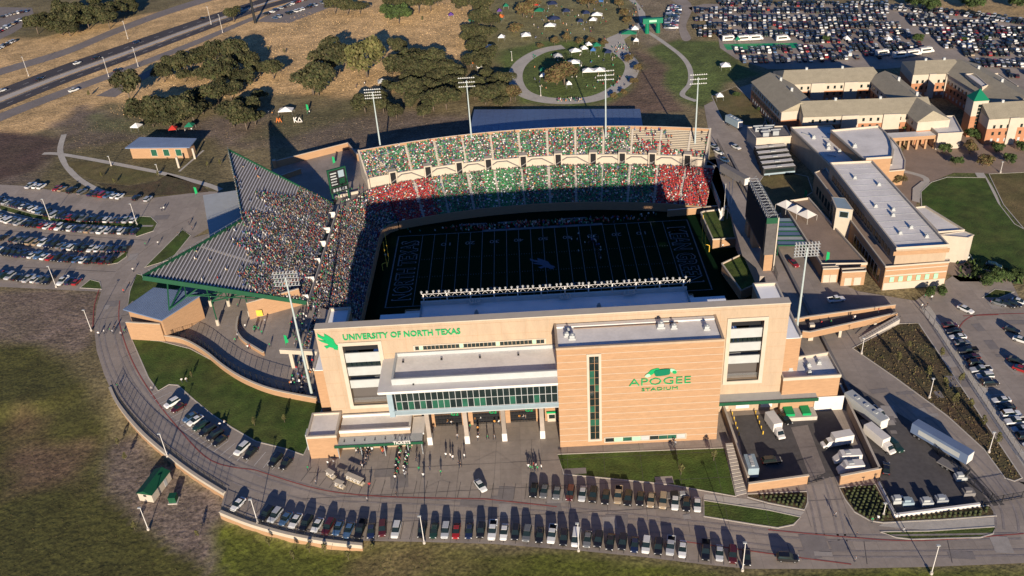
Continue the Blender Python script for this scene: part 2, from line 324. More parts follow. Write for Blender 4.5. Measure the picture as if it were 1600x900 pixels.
# paved areas
surf('parking_lot', [(-90, 283), (45, 291), (90, 299), (150, 306), (240, 309), (322, 299), (350, 300), (372, 330), (300, 372), (238, 418), (208, 452), (160, 456), (-90, 444)], .02, 'conc')
OUT = [(160, 450), (151, 478), (147, 512), (151, 548), (163, 586)]+[tuple(p) for p in WALL]+[(346, 790)]+[tuple(p) for p in WALL2]+[(567, 845), (665, 847), (770, 850), (900, 860), (1000, 870), (1100, 882), (1170, 889), (1300, 889), (1450, 886), (1600, 880), (1760, 872),
  (1760, 700), (1640, 560), (1580, 440), (1490, 430), (1430, 470), (1340, 455), (1290, 430), (1240, 440), (1230, 480), (1200, 560), (1000, 640), (560, 640), (520, 560), (490, 470), (380, 350), (300, 372), (238, 410), (212, 440)]
surf('plaza_paving', OUT, .03, 'conc')
surf('concourse_paving', [(196, 500), (260, 445), (360, 340), (440, 250), (560, 232), (585, 262), (560, 300), (530, 330), (515, 400), (500, 480), (560, 500), (560, 640), (505, 628), (420, 606), (375, 580), (335, 552), (295, 528), (262, 522), (206, 522)], .045, 'conc')
surf('service_road', [(1160, 135), (1185, 128), (1240, 124), (1360, 120), (1360, 130), (1235, 134), (1200, 140), (1195, 150), (1215, 175), (1180, 200), (1190, 250), (1200, 330), (1215, 340), (1250, 300), (1290, 420), (1240, 470), (1160, 400), (1108, 210), (1100, 165)], .025, 'conc')
surf('campus_plaza', [(1250, 240), (1290, 260), (1400, 250), (1420, 225), (1500, 205), (1700, 210), (1700, 275), (1490, 270), (1440, 290), (1430, 325), (1540, 440), (1500, 440), (1290, 290)], .03, 'roofdk')
surf('dock_yard', [(1148, 650), (1300, 640), (1352, 735), (1270, 752), (1168, 755)], .045, 'asph')
surf('compound_yard', [(1310, 600), (1330, 600), (1490, 700), (1560, 780), (1570, 789), (1400, 806), (1372, 757), (1330, 660)], .045, 'asph')
surf('dock_apron', [(1236, 668), (1262, 664), (1290, 738), (1268, 752)], .055, 'asph_old')
surf('drive_road', [(1290, 500), (1345, 490), (1332, 545), (1400, 590), (1480, 645), (1545, 700), (1590, 752), (1760, 840), (1760, 780), (1560, 775), (1490, 700), (1400, 640), (1330, 600), (1290, 560)], .04, 'conc')
surf('far_parking_lot', [(1120, 46), (1075, 12), (1100, 6), (1400, 6), (1640, 34), (1760, 50), (1760, 200), (1560, 135), (1520, 95), (1380, 108), (1200, 108), (1150, 92), (1125, 75)], .02, 'conc')
surf('far_lot_drive', [(1380, 18), (1396, 20), (1500, 92), (1462, 96)], .04, 'conc')
surf('verge_parking_lot', [(-60, 10), (50, 12), (55, 30), (20, 52), (-60, 90)], .02, 'asph_old')
surf('roadside_parking_lot', [(400, 34), (470, -6), (550, -6), (520, 10), (452, 36)], .02, 'asph_old')
surf('access_road', [(1040, -8), (1060, -8), (1082, 10), (1072, 40), (1080, 60), (1066, 62), (1058, 30), (1066, 14)], .02, 'conc', 4)
surf('access_lot', [(1048, 8), (1065, 10), (1056, 48), (1040, 48)], .025, 'asph_old')
# walks round the tailgate green
lp = [(880, 73), (845, 80), (815, 98), (805, 120), (815, 143), (845, 155), (890, 158), (935, 152), (975, 130), (988, 103), (972, 84), (950, 72)]
P = G(smooth(lp, 6)); MB().ribbon(P, 7.4, GZ+.03).build('loop_walk', K['walk'], None, kind='structure')
surf('broad_walk', [(948, 60), (975, 48), (1000, 35), (995, 10), (970, -10), (985, -10), (1008, 20), (1010, 38), (975, 62), (985, 85), (972, 92), (945, 72)], .035, 'walk')
band('curved_footpath', [(1005, 45), (1035, 65), (1065, 88), (1078, 108), (1078, 130), (1066, 148), (1088, 158)], 2.6, .03, 'walk')
band('footpath', [(67, 240), (95, 241), (170, 254), (250, 270), (318, 287), (345, 297)], 2.6, .035, 'walk', 4)
band('footpath', [(100, 210), (94, 235), (103, 258), (125, 281), (160, 300), (190, 310)], 2.6, .03, 'walk', 5)
band('footpath', [(280, 268), (318, 235)], 1.0, .03, 'walk', 0)
band('footpath', [(1365, 258), (1440, 275), (1445, 290), (1432, 310)], 2.2, .05, 'walk', 4)
surf('curved_terrace', [(1425, 315), (1426, 295), (1440, 284), (1446, 285), (1436, 298), (1437, 318)], .3, 'conc2')
band('footpath', [(1530, 270), (1548, 300), (1560, 330), (1575, 352), (1600, 368), (1640, 385)], 3.2, .05, 'walk', 5)
surf('sidewalk', [(1438, 480), (1452, 478), (1530, 590), (1610, 720), (1640, 760), (1625, 768), (1540, 640)], .06, 'walk')
# lawns and beds
def lawn(px, m='lawn', sm=0, kerb=.12, name='lawn', dz=.06): return surf(name, px, dz, m, sm, kerb=kerb)
lawn([(206, 530), (250, 533), (297, 545), (335, 565), (378, 592), (425, 613), (506, 630), (498, 655), (480, 700), (474, 711), (445, 701), (400, 690), (362, 668), (330, 647), (300, 622), (278, 602), (264, 601), (247, 611), (232, 590), (217, 556)])
lawn([(871, 710), (1132, 700), (1150, 776), (1044, 757), (881, 741)])
lawn([(1100, 782), (1200, 797), (1251, 808), (1240, 820), (1215, 825), (1180, 820), (1100, 807)])
lawn([(1375, 831), (1450, 830), (1555, 823), (1552, 834), (1532, 840), (1425, 843), (1400, 840)])
lawn([(285, 359), (298, 368), (268, 405), (226, 418)]); lawn([(214, 428), (290, 448), (200, 478), (203, 455)])
lawn([(0, 320), (50, 334), (100, 343), (207, 347), (218, 338), (236, 339), (246, 349), (240, 361), (213, 370), (207, 356), (100, 349), (50, 341), (0, 328)])
lawn([(168, 414), (200, 391), (198, 401), (184, 411)]); lawn([(125, 450), (141, 437), (156, 441), (159, 452)])
lawn([(104, 252), (150, 253), (245, 271), (240, 281), (200, 289), (155, 284), (125, 272), (108, 260)], 'lawn_dry', kerb=0, dz=.04)
lawn([(150, 286), (200, 291), (245, 283), (262, 272), (318, 291), (326, 300), (245, 306), (185, 305)], 'mulch', kerb=0, name='mulch_bed', dz=.035)
lawn([(1168, 772), (1261, 768), (1262, 785), (1257, 797), (1200, 786), (1168, 777)], 'mulch', name='mulch_bed')
lawn([(1311, 762), (1368, 757), (1397, 809), (1545, 790), (1557, 806), (1475, 812), (1380, 817), (1360, 814), (1335, 800), (1320, 780)], 'mulch', name='mulch_bed')
lawn([(1332, 544), (1405, 506), (1435, 505), (1480, 572), (1549, 675), (1597, 747), (1585, 752), (1570, 747), (1537, 702), (1480, 650), (1400, 591)], 'mulch', name='mulch_slope')
surf('sidewalk', [(1168, 780), (1200, 789), (1257, 800), (1250, 807), (1200, 797), (1100, 780), (1100, 772)], .05, 'walk')
surf('sidewalk', [(1372, 822), (1380, 818), (1475, 813), (1557, 808), (1555, 822), (1450, 829)], .05, 'walk')
lawn([(1186, 285), (1195, 272), (1225, 268), (1262, 276), (1270, 300), (1210, 340), (1200, 328)], 'lawn_dry')
lawn([(1175, 215), (1190, 222), (1200, 250), (1196, 258), (1180, 236)], 'lawn_dry', kerb=.1); lawn([(1112, 150), (1150, 135), (1200, 180), (1190, 200), (1130, 190)], 'lawn_dry')
lawn([(1195, 186), (1205, 170), (1225, 200), (1200, 200)])
lawn([(1439, 300), (1455, 285), (1480, 277), (1540, 278), (1560, 318), (1585, 350), (1640, 380), (1640, 440), (1530, 420), (1490, 360), (1440, 325)])
lawn([(1545, 272), (1640, 268), (1640, 378), (1600, 358), (1568, 320)], 'lawn_dry')
lawn([(1535, 465), (1555, 452), (1585, 456), (1560, 466)], kerb=.1)
surf('synthetic_turf_strip', [(1130, 69), (1245, 67), (1248, 75), (1136, 78)], .05, 'sign')
rl = MB()
for px in ([(155, 452), (147, 480), (145, 515)], [(187, 470), (186, 500), (195, 535), (212, 575), (240, 620), (275, 665), (330, 720), (400, 735)], [(400, 735), (500, 765), (600, 776), (760, 780)], [(760, 780), (870, 792)], [(1060, 845), (1200, 865), (1330, 882)], [(1200, 828), (1330, 840), (1440, 845), (1600, 834)], [(1505, 494), (1560, 492)], [(1498, 530), (1500, 510), (1520, 494), (1560, 491), (1600, 490)]):
    rl.ribbon(G(smooth(px, 5)), .3, GZ+.075)
rl.build('fire_lane_lines', K['red'], None, kind='structure')
# slab joints of the forecourt paving
jm = MB()
for i in range(15):
    x = -62+i*9.1; jm.ribbon([(x, -104), (x-1.5, -138)], .06, GZ+.07)
for y in (-112, -121, -130): jm.ribbon([(-64, y), (70, y)], .09, GZ+.071)
for px in ([(225, 660), (250, 640)], [(300, 715), (330, 690)], [(190, 560), (215, 548)], [(150, 500), (200, 492)], [(1230, 850), (1240, 880)], [(1350, 846), (1355, 882)], [(1480, 842), (1488, 880)], [(0, 360), (230, 376), (300, 340)], [(0, 416), (180, 425), (240, 380)]): jm.ribbon(G(px), .12, GZ+.072)
jm.build('paving_joints', K['joint'], None, kind='structure')
surf('pale_paving_band', [(740, 722), (775, 705), (830, 745), (800, 755)], .065, 'conc'); surf('pale_paving_band', [(660, 765), (690, 750), (705, 755), (680, 772)], .065, 'conc')
pm = MB()
for i in range(70):
    px = rnd.choice([(rnd.uniform(160, 205), rnd.uniform(460, 560)), (rnd.uniform(420, 1150), rnd.uniform(735, 800)), (rnd.uniform(620, 1100), rnd.uniform(806, 822)), (rnd.uniform(20, 260), rnd.uniform(318, 430)), (rnd.uniform(1350, 1500), rnd.uniform(610, 690)), (rnd.uniform(1480, 1590), rnd.uniform(470, 600)), (rnd.uniform(1260, 1580), rnd.uniform(848, 872))])
    x, y = g(*px); a = rnd.choice([0, .1, -.12]); wx, wy = rnd.uniform(.6, 3.2), rnd.uniform(.5, 2.6); ca, sa = math.cos(a), math.sin(a)
    pm.add([(x+u*ca-v*sa, y+u*sa+v*ca, GZ+.062+.0002*i) for u, v in ((-wx, -wy), (wx, -wy), (wx, wy), (-wx, wy))], [(0, 1, 2, 3)], rnd.choice([0, 0, 1]))
pm.build('paving_patches', [mat('repair_patch', (.20, .178, .165), .92, .12, .6, fine=.12), mat('pale_repair', (.31, .28, .25), .92, .12, .6, fine=.12)], None, kind='structure')
tm = MB()
for px in ([(195, 470), (172, 500), (176, 545), (200, 600), (245, 655), (310, 705), (400, 750), (520, 785)], [(520, 790), (700, 797), (900, 810), (1100, 832), (1300, 852), (1600, 850)], [(1300, 850), (1290, 800), (1275, 745)], [(1580, 830), (1565, 780), (1480, 690), (1400, 615)]):
    W = G(smooth(px, 6))
    for o_ in (-3.2, -1.6, 1.4, 3.0): tm.ribbon(offset(W, o_), .5, GZ+.0605)
tm.build('tyre_tracks', mat('tyre_track', (.235, .205, .188), .9, .2, .5, fine=.15), None, kind='structure')
def stalls(px, depth, side, n=None, m='paint', wd=.12):
    P = G(smooth(px, 6)); mb = MB()
    for x, y, dx, dy in along(P, 2.72): mb.ribbon([(x, y), (x-dy*depth*side, y+dx*depth*side)], wd, GZ+.078)
    return mb.build('stall_lines', K[m], None, kind='structure')
stalls([(640, 843), (770, 848), (900, 858), (1000, 868), (1100, 880), (1170, 887)], 5.2, 1, m='joint'); stalls([(826, 778), (1098, 803)], 5.2, 1, m='joint')
stalls([(352, 795), (390, 811), (450, 829), (510, 841), (640, 843)], 5.2, 1, m='joint'); stalls([(470, 752), (560, 772), (700, 777), (830, 781)], 5.2, 1, m='joint')
stalls([(1462, 507), (1640, 775)], 5.6, 1); stalls([(235, 619), (290, 675), (345, 712), (440, 738)], 5.2, 1)
# ------------------------------------------------------------------ lettering
def textmesh(s, width, height, thick, off=0, xdir=(1, 0, 0), updir=(0, 0, 1), org=(0, 0, 0), m=None, name='lettering', sx=None):
    cu = bpy.data.curves.new(name, 'FONT'); cu.body = s; cu.resolution_u = 2; cu.offset = off; cu.extrude = .5
    to = bpy.data.objects.new(name, cu); me = bpy.data.meshes.new_from_object(to); bpy.data.objects.remove(to); bpy.data.curves.remove(cu)
    v = np.array([p.co[:] for p in me.vertices]); lo, hi = v.min(0), v.max(0); xd, ud = np.array(xdir, float), np.array(updir, float); nd = np.cross(xd, ud)
    q = (v-(lo+hi)/2)/(hi-lo)
    w = np.array(org)+np.outer(q[:, 0]*width, xd)+np.outer(q[:, 1]*height, ud)+np.outer((q[:, 2]+.5)*thick, nd)
    me.vertices.foreach_set('co', w.ravel()); me.materials.clear(); me.materials.append(m); me.name = name; me.update(); return me
def fy(x, y, Y): d = ray(x, y); t = (Y-CAM[1])/d[1]; p = CAM+t*d; return (float(p[0]), float(p[2]))
# ------------------------------------------------------------------ bowl floor and pitch
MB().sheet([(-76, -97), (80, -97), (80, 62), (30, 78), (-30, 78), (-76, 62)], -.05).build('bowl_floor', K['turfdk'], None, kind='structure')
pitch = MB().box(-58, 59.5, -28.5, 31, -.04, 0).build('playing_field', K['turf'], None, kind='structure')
HX, HY = 54.86, 24.38
fl = MB()
for i in range(21): x = -45.72+4.572*i; fl.box(x-.1, x+.1, -HY, HY, .0, .012)
fl.build('yard_lines', K['fwhite'], pitch)
fb = MB(); fb.box(-HX-.45, -HX, -HY, HY, 0, .013); fb.box(HX, HX+.45, -HY, HY, 0, .013); fb.box(-HX-.45, HX+.45, -HY-.3, -HY, 0, .013); fb.box(-HX-.45, HX+.45, HY, HY+.3, 0, .013); fb.box(-23, 23, HY+.3, HY+1.6, 0, .013)
fb.build('field_border', K['fwhite'], pitch)
hm = MB()
for i in range(100):
    x = -45.72+.9144*i
    for y in (-6.1, 6.1): hm.box(x-.06, x+.06, y-.3, y+.3, 0, .014)
hm.build('hash_marks', K['fwhite'], pitch)
for k, s in enumerate(('10', '20', '30', '40', '50', '40', '30', '20', '10')):
    x = -36.58+9.144*k
    link('yard_number', textmesh(s, 3.6, 2.2, .015, 0, (-1, 0, 0), (0, -1, 0), (x, HY-8, 0), K['fwhite']), pitch)
    link('yard_number', textmesh(s, 3.6, 2.2, .015, 0, (1, 0, 0), (0, 1, 0), (x, -HY+8, 0), K['fwhite']), pitch)
def endzone(s, x, xd, ud, w):
    link('end_zone_outline', textmesh(s, w, 7.0, .015, .035, xd, ud, (x, 0, 0), K['fwhite']), pitch)
    link('end_zone_lettering', textmesh(s, w-.9, 6.0, .02, .004, xd, ud, (x, 0, .004), K['turfdk']), pitch)
endzone('NORTH TEXAS', -50.1, (0, 1, 0), (-1, 0, 0), 41); endzone('MEAN GREEN', 50.1, (0, -1, 0), (1, 0, 0), 39)
EAGLE = [(105, 272), (150, 298), (180, 308), (176, 272), (225, 298), (275, 333), (290, 370), (302, 385), (330, 403), (336, 424), (318, 419), (322, 440), (285, 436), (272, 420), (235, 410), (205, 427), (178, 402), (226, 392), (214, 378), (150, 356), (116, 334), (200, 350), (170, 336), (112, 305)]
def eagle(fn): return [fn((x-220)/115, (355-y)/82) for x, y in EAGLE]
b = MB(); b.add([(-1+4.4*p[0], -1.5+4*p[1], .02) for p in eagle(lambda a, c: (a, c))], [tuple(range(len(EAGLE)))[::-1]]); b.build('midfield_eagle', mat('field_pale_blue', (.055, .09, .15), .9, .1, 1), pitch)
def goalpost(x, s, lab):
    o = empty('goal_post', (x, 0, 0)); tag(o, lab, 'goal post', 'goal posts of the pitch')
    b = MB(); b.tube((s*2.2, 0, 0), (s*2.2, 0, 2.6), .14); b.tube((s*2.2, 0, 2.6), (s*1.2, 0, 3.05), .12); b.tube((s*1.2, 0, 3.05), (0, 0, 3.05), .1); b.build('gooseneck', K['yellow'], o)
    MB().tube((0, -2.85, 3.05), (0, 2.85, 3.05), .1).build('crossbar', K['yellow'], o)
    for y in (-2.85, 2.85): MB().tube((0, y, 3.05), (0, y, 13.5), .09).build('upright', K['yellow'], o)
goalpost(-56.3, -1, 'yellow goal post at the end beside the swept-wing stand'); goalpost(56.6, 1, 'yellow goal post at the end beside the big scoreboard')
# ------------------------------------------------------------------ crowd
PV = np.array([(-.2, -.14, .42), (.2, -.14, .42), (.2, .12, .42), (-.2, .12, .42), (-.25, -.12, 1.0), (.25, -.12, 1.0), (.25, .12, 1.0), (-.25, .12, 1.0),
  (-.2, -.58, .0), (.2, -.58, .0), (.2, -.1, .3), (-.2, -.1, .3), (-.2, -.56, .58), (.2, -.56, .58), (.2, .0, .6), (-.2, .0, .6),
  (0, 0, 1.0), (.13, 0, 1.16), (0, .13, 1.16), (-.13, 0, 1.16), (0, -.13, 1.16), (0, 0, 1.32)])
PF = np.array([(0, 1, 5), (0, 5, 4), (1, 2, 6), (1, 6, 5), (2, 3, 7), (2, 7, 6), (3, 0, 4), (3, 4, 7), (4, 5, 6), (4, 6, 7),
  (8, 9, 13), (8, 13, 12), (9, 10, 14), (9, 14, 13), (11, 8, 12), (11, 12, 15), (12, 13, 14), (12, 14, 15),
  (16, 17, 18), (16, 18, 19), (16, 19, 20), (16, 20, 17), (21, 18, 17), (21, 19, 18), (21, 20, 19), (21, 17, 20)])
GREENS = [(.015, .16, .06), (.02, .22, .09), (.01, .10, .045), (.04, .27, .12), (.03, .13, .05)]
REDS = [(.34, .02, .025), (.42, .03, .03), (.26, .015, .02), (.40, .05, .06)]
MIX = [(.66, .64, .60), (.60, .58, .55), (.5, .47, .42), (.03, .03, .04), (.08, .07, .07), (.05, .05, .06), (.12, .12, .14), (.30, .28, .27), (.30, .02, .03), (.05, .08, .2), (.4, .3, .2), (.5, .2, .08), (.02, .02, .025)]
def shirt(kind):
    r = rnd.random()
    if kind == 'green': return rnd.choice(GREENS) if r < .62 else rnd.choice(MIX)
    if kind == 'red': return rnd.choice(REDS) if r < .74 else rnd.choice(MIX)
    if kind == 'band': return rnd.choice(GREENS[:2]+[(.05, .3, .1)]) if r < .85 else (.7, .7, .65)
    if kind == 'mixg': return rnd.choice(GREENS) if r < .42 else rnd.choice(REDS) if r < .45 else rnd.choice(MIX)
    return rnd.choice(GREENS) if r < .17 else rnd.choice(REDS) if r < .27 else rnd.choice(MIX)
SKINS = [(.45, .27, .18), (.38, .22, .14), (.20, .11, .07), (.05, .03, .02), (.08, .05, .03), (.55, .5, .42), (.3, .2, .1)]
def crowd(name, seats, label):              # seats: x, y, z of the tread, facing angle, kind
    n = len(seats); S = np.array([s[:4] for s in seats]); c, s_ = np.cos(S[:, 3]), np.sin(S[:, 3]); sc = nrg.uniform(.94, 1.12, n); up = np.where(nrg.random(n) < .12, 1.35, 1.0)
    x = PV[None, :, 0]*sc[:, None]; y = PV[None, :, 1]*sc[:, None]; z = PV[None, :, 2]*sc[:, None]*up[:, None]
    V = np.stack([S[:, 0:1]+x*c[:, None]-y*s_[:, None], S[:, 1:2]+x*s_[:, None]+y*c[:, None], S[:, 2:3]+z], -1).reshape(-1, 3)
    F = (PF[None]+np.arange(n)[:, None, None]*len(PV)).reshape(-1, 3)
    C = np.ones((n, len(PV), 4)); PANTS = [(.03, .04, .07), (.05, .05, .06), (.25, .2, .14), (.12, .14, .2)]
    for i in range(n):
        C[i, :8, :3] = shirt(seats[i][4]); C[i, 8:16, :3] = rnd.choice(PANTS); C[i, 16:, :3] = rnd.choice(SKINS)
    me = bpy.data.meshes.new(name); me.vertices.add(len(V)); me.vertices.foreach_set('co', V.ravel()); me.loops.add(F.size); me.loops.foreach_set('vertex_index', F.ravel())
    me.polygons.add(len(F)); me.polygons.foreach_set('loop_start', np.arange(0, F.size, 3)); me.update(calc_edges=True); me.materials.append(K['crowd'])
    at = me.color_attributes.new('Col', 'FLOAT_COLOR', 'POINT'); at.data.foreach_set('color', C.ravel())
    return tag(link(name, me), label, 'crowd', None, 'stuff')
def stand(mb, F, B, n, bench=True, tm=0, bm=1):   # stepped seating between a front and a back line; returns the row lines
    rows = []
    for i in range(n):
        a = [lerp(f, q, i/n) for f, q in zip(F, B)]; b2 = [lerp(f, q, (i+1)/n) for f, q in zip(F, B)]; z0 = [p[2] for p in a]; z1 = [p[2] for p in b2]; m = len(a)
        mb.add([(p[0], p[1], z) for p, z in zip(a, z0)]+[(p[0], p[1], z) for p, z in zip(b2, z0)]+[(p[0], p[1], z) for p, z in zip(b2, z1)],
               [(j, j+1, m+j+1, m+j) for j in range(m-1)]+[(m+j, m+j+1, 2*m+j+1, 2*m+j) for j in range(m-1)], tm)
        if bench:
            L = [lerp(p, q, .62) for p, q in zip(a, b2)]; Q = [lerp(p, q, .95) for p, q in zip(a, b2)]
            mb.strip([(p[0], p[1]) for p in L], [(p[0], p[1]) for p in Q], [z+.36 for z in z0], [z+.44 for z in z0], bm)
        rows.append([(*lerp(p, q, .75)[:2], z) for p, q, z in zip(a, b2, z0)])
    return rows
def fill(rows, occ, kind, aisles, sp=.56, face=None):
    out = []
    for r in rows:
        for i in range(len(r)-1):
            a, b = r[i], r[i+1]; l = math.hypot(b[0]-a[0], b[1]-a[1]); n = int(l/sp)
            for k in range(n):
                t = (k+.5+rnd.uniform(-.2, .2))/n; x, y, z = lerp(a, b, t); q = (i+t)/(len(r)-1)
                if rnd.random() > occ(x, y, z, q) or aisles(x, y): continue
                out.append((x, y, z, (math.atan2(b[1]-a[1], b[0]-a[0])+rnd.uniform(-.2, .2)) if face is None else face+rnd.uniform(-.2, .2), kind(x, y, z)))
    return out
CY = -155
def arc(r, z, t0=-.29, t1=.33, n=32): return [(r*math.sin(t0+(t1-t0)*i/n), CY+r*math.cos(t0+(t1-t0)*i/n), z) for i in range(n+1)]
def theta(x, y): return math.atan2(x, y-CY)
EA = [-.29+.0517*i for i in range(1, 12)]   # aisles of the far stand
# far stand
es = empty('far_grandstand', (0, 60, 0)); tag(es, 'long two-deck sunlit grandstand with white portal wall on the far side of the pitch', 'grandstand')
def child(mb, name, mats, parent, **kw):    # parts are modelled in world places; keep them there under a moved Empty
    o = mb.build(name, mats, parent, **kw); o.matrix_parent_inverse = Matrix.Translation(parent.location).inverted(); return o
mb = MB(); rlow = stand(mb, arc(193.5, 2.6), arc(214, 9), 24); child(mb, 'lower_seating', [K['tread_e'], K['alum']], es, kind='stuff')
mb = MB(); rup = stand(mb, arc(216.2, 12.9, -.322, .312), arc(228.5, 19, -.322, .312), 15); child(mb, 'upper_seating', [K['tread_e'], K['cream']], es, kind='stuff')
mb = MB(); mb.wall([p[:2] for p in arc(216, 0, -.322, .312)], .4, 9, 13.2); child(mb, 'portal_wall', K['cream'], es)
mb = MB(); mb.wall([p[:2] for p in arc(193.3, 0)], .4, 0, 3.4); child(mb, 'front_wall', K['brick'], es)
mb = MB(); mb.wall([p[:2] for p in arc(228.8, 0, -.322, .312)], .4, 9, 20.1); child(mb, 'back_wall', K['brick'], es)
mb = MB(); mb.wall([p[:2] for p in arc(228.6, 0, -.322, .312)], .12, 20.1, 20.25); child(mb, 'top_rail', K['steel'], es)
for t in (-.322, .312):
    mb = MB(); pts = [(r*math.sin(t), CY+r*math.cos(t)) for r in (214, 218, 222, 226, 229)]; mb.strip(offset(pts, .35), offset(pts, -.35), [9]*5, [13.6, 14.5, 16.8, 18.8, 20.3])
    child(mb, 'end_wall', K['cream'], es)
mb = MB(); mb.sheet([p[:2] for p in arc(213.8, 0)]+[p[:2] for p in arc(218, 0)][::-1], 9.02); child(mb, 'cross_aisle', K['conc2'], es)
for i, (px, py) in enumerate([(611, 268), (667, 261), (716, 254), (762, 249), (817, 245), (872, 243), (927, 241), (973, 239), (1020, 242), (1075, 245)]):
    x, y = g(px, py, 12.5); t = theta(x, y); ca, sa = math.cos(-t), math.sin(-t)
    def tr(p, t=t): r = 216+p[1]; return (r*math.sin(t)+p[0]*math.cos(t), CY+r*math.cos(t)-p[0]*math.sin(t), p[2])
    mb = MB(); mb.box(-1.6, -1.1, -1.4, 1.6, 9, 14.2); mb.box(1.1, 1.6, -1.4, 1.6, 9, 14.2); mb.box(-1.6, 1.6, -1.4, 1.6, 14.2, 14.7); mb.xf(tr); o = child(mb, 'portal_hood', K['cream'], es)
    mb = MB(); mb.box(-1.1, 1.1, -.5, -.3, 9.05, 14.2); mb.xf(tr); mb.build('portal_opening', K['dark'], o)
    for s in (-1, 1): mb = MB(); mb.beam((s*6.6, -.5, 9.6), (s*2.0, -.5, 12.4), .5, .35); mb.xf(lambda p, t=t+.026: tr(p, t)); child(mb, 'stair_flight', K['tread'], es)
    mb = MB(); mb.beam((-2.2, -.5, 12.4), (2.2, -.5, 12.4), .5, .3); mb.xf(lambda p, t=t+.026: tr(p, t)); child(mb, 'stair_landing', K['tread'], es)
for t in EA:
    for r0, z0, r1, z1, nn in ((193.6, 2.7, 213.9, 9.05, 48), (216.3, 13.0, 228.3, 19.05, 30)):
        mb = MB()
        for k in range(nn):
            ra, rb, z = r0+(r1-r0)*k/nn, r0+(r1-r0)*(k+1)/nn, z0+(z1-z0)*k/nn+.1
            q = [(r*math.sin(t)+s*math.cos(t), CY+r*math.cos(t)-s*math.sin(t)) for r, s in ((ra, -.4), (ra, .4), (rb, .4), (rb, -.4))]
            mb.add([(*c_, z) for c_ in q]+[(*c_, z-.3) for c_ in q[:2]], [(0, 3, 2, 1), (0, 1, 5, 4)])
        child(mb, 'aisle_stairs', K['conc2'], es)
on_aisle = lambda x, y: min(abs(theta(x, y)-t) for t in EA)*205 < .5
def ekind(x, y, z):
    t = theta(x, y)
    if z < 10: return 'red' if t < -.205+rnd.uniform(-.01, .01) or t > .222+rnd.uniform(-.012, .012) else 'band' if -.105 < t < -.05 else 'green'
    return 'red' if t > .175 and rnd.random() < .55 else 'mixg'
def eocc(x, y, z, q):
    t = theta(x, y)
    if z < 10: return .93
    if t > .245: return .5 if z < 13.9 else .02
    if t > .17: return .75 if z < 15.2+rnd.uniform(-1, 1) else .12
    return .9 if -.27 < t else .6
crowd('far_stand_crowd', fill(rlow, eocc, ekind, on_aisle, .52)+fill(rup, eocc, ekind, on_aisle, .52), 'dense crowd in green, red and white filling the far grandstand')
# end bowl: lower seats behind the left end line, turning the corner into the far stand
eb = empty('end_zone_lower_stand', (-68, -10, 0)); tag(eb, 'packed lower stand behind the left end line, turning the corner to the far stand', 'grandstand')
Fl = [(-61.5, -62, 2.4), (-61.5, -40, 2.4), (-61.5, -20, 2.4), (-61.5, 0, 2.4), (-61.5, 19, 2.4), (-61.1, 24, 2.4), (-58.8, 28, 2.5), (-55.6, 29.8, 2.6)]
Bl = [(-75, -62, 9), (-75, -40, 9), (-75, -20, 9), (-75, 0, 9), (-75, 26, 9), (-73.5, 38, 9), (-68.5, 46.2, 9), (-61.4, 49.9, 9)]
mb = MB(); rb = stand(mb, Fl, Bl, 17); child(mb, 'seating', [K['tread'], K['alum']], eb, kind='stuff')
mb = MB(); mb.wall([p[:2] for p in Fl], .35, 0, 3.2); child(mb, 'front_wall', K['brick'], eb)
mb = MB(); mb.wall([p[:2] for p in Bl[:5]], .12, 9, 10.1); child(mb, 'rear_rail', K['steel'], eb)
ay = [-50+11.5*i for i in range(8)]
def bocc(x, y, z, q): return .95
def bkind(x, y, z): return 'red' if (x > -67 and y > 35 and rnd.random() < .7) else 'mix'
crowd('end_stand_crowd', fill(rb, bocc, bkind, lambda x, y: min(abs(y-a) for a in ay) < .5), 'dense crowd in mixed colours filling the lower stand behind the left end line')
for a in ay[:7]:
    mb = MB()
    for k in range(34):
        x0, x1, z = -61.7-13.2*k/34, -61.7-13.2*(k+1)/34, 2.5+6.5*k/34+.1; mb.add([(x0, a-.45, z), (x0, a+.45, z), (x1, a+.45, z), (x1, a-.45, z), (x0, a-.45, z-.3), (x0, a+.45, z-.3)], [(3, 2, 1, 0), (0, 1, 5, 4)])
    child(mb, 'aisle_stairs', K['tread_e'], eb)
# west stand under the press box (mostly hidden)
ws = empty('press_side_stand', (0, -60, 0)); tag(ws, 'shaded main stand below the press box on the near side of the pitch', 'grandstand')
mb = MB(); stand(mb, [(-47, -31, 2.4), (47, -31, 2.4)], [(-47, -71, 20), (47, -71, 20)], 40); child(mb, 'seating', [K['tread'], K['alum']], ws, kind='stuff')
mb = MB(); mb.box(-47.4, -47, -72, -31, 0, 3); mb.box(47, 47.4, -72, -31, 0, 3); mb.box(-47, 47, -31.3, -30.9, 0, 3); child(mb, 'front_wall', K['brick'], ws)
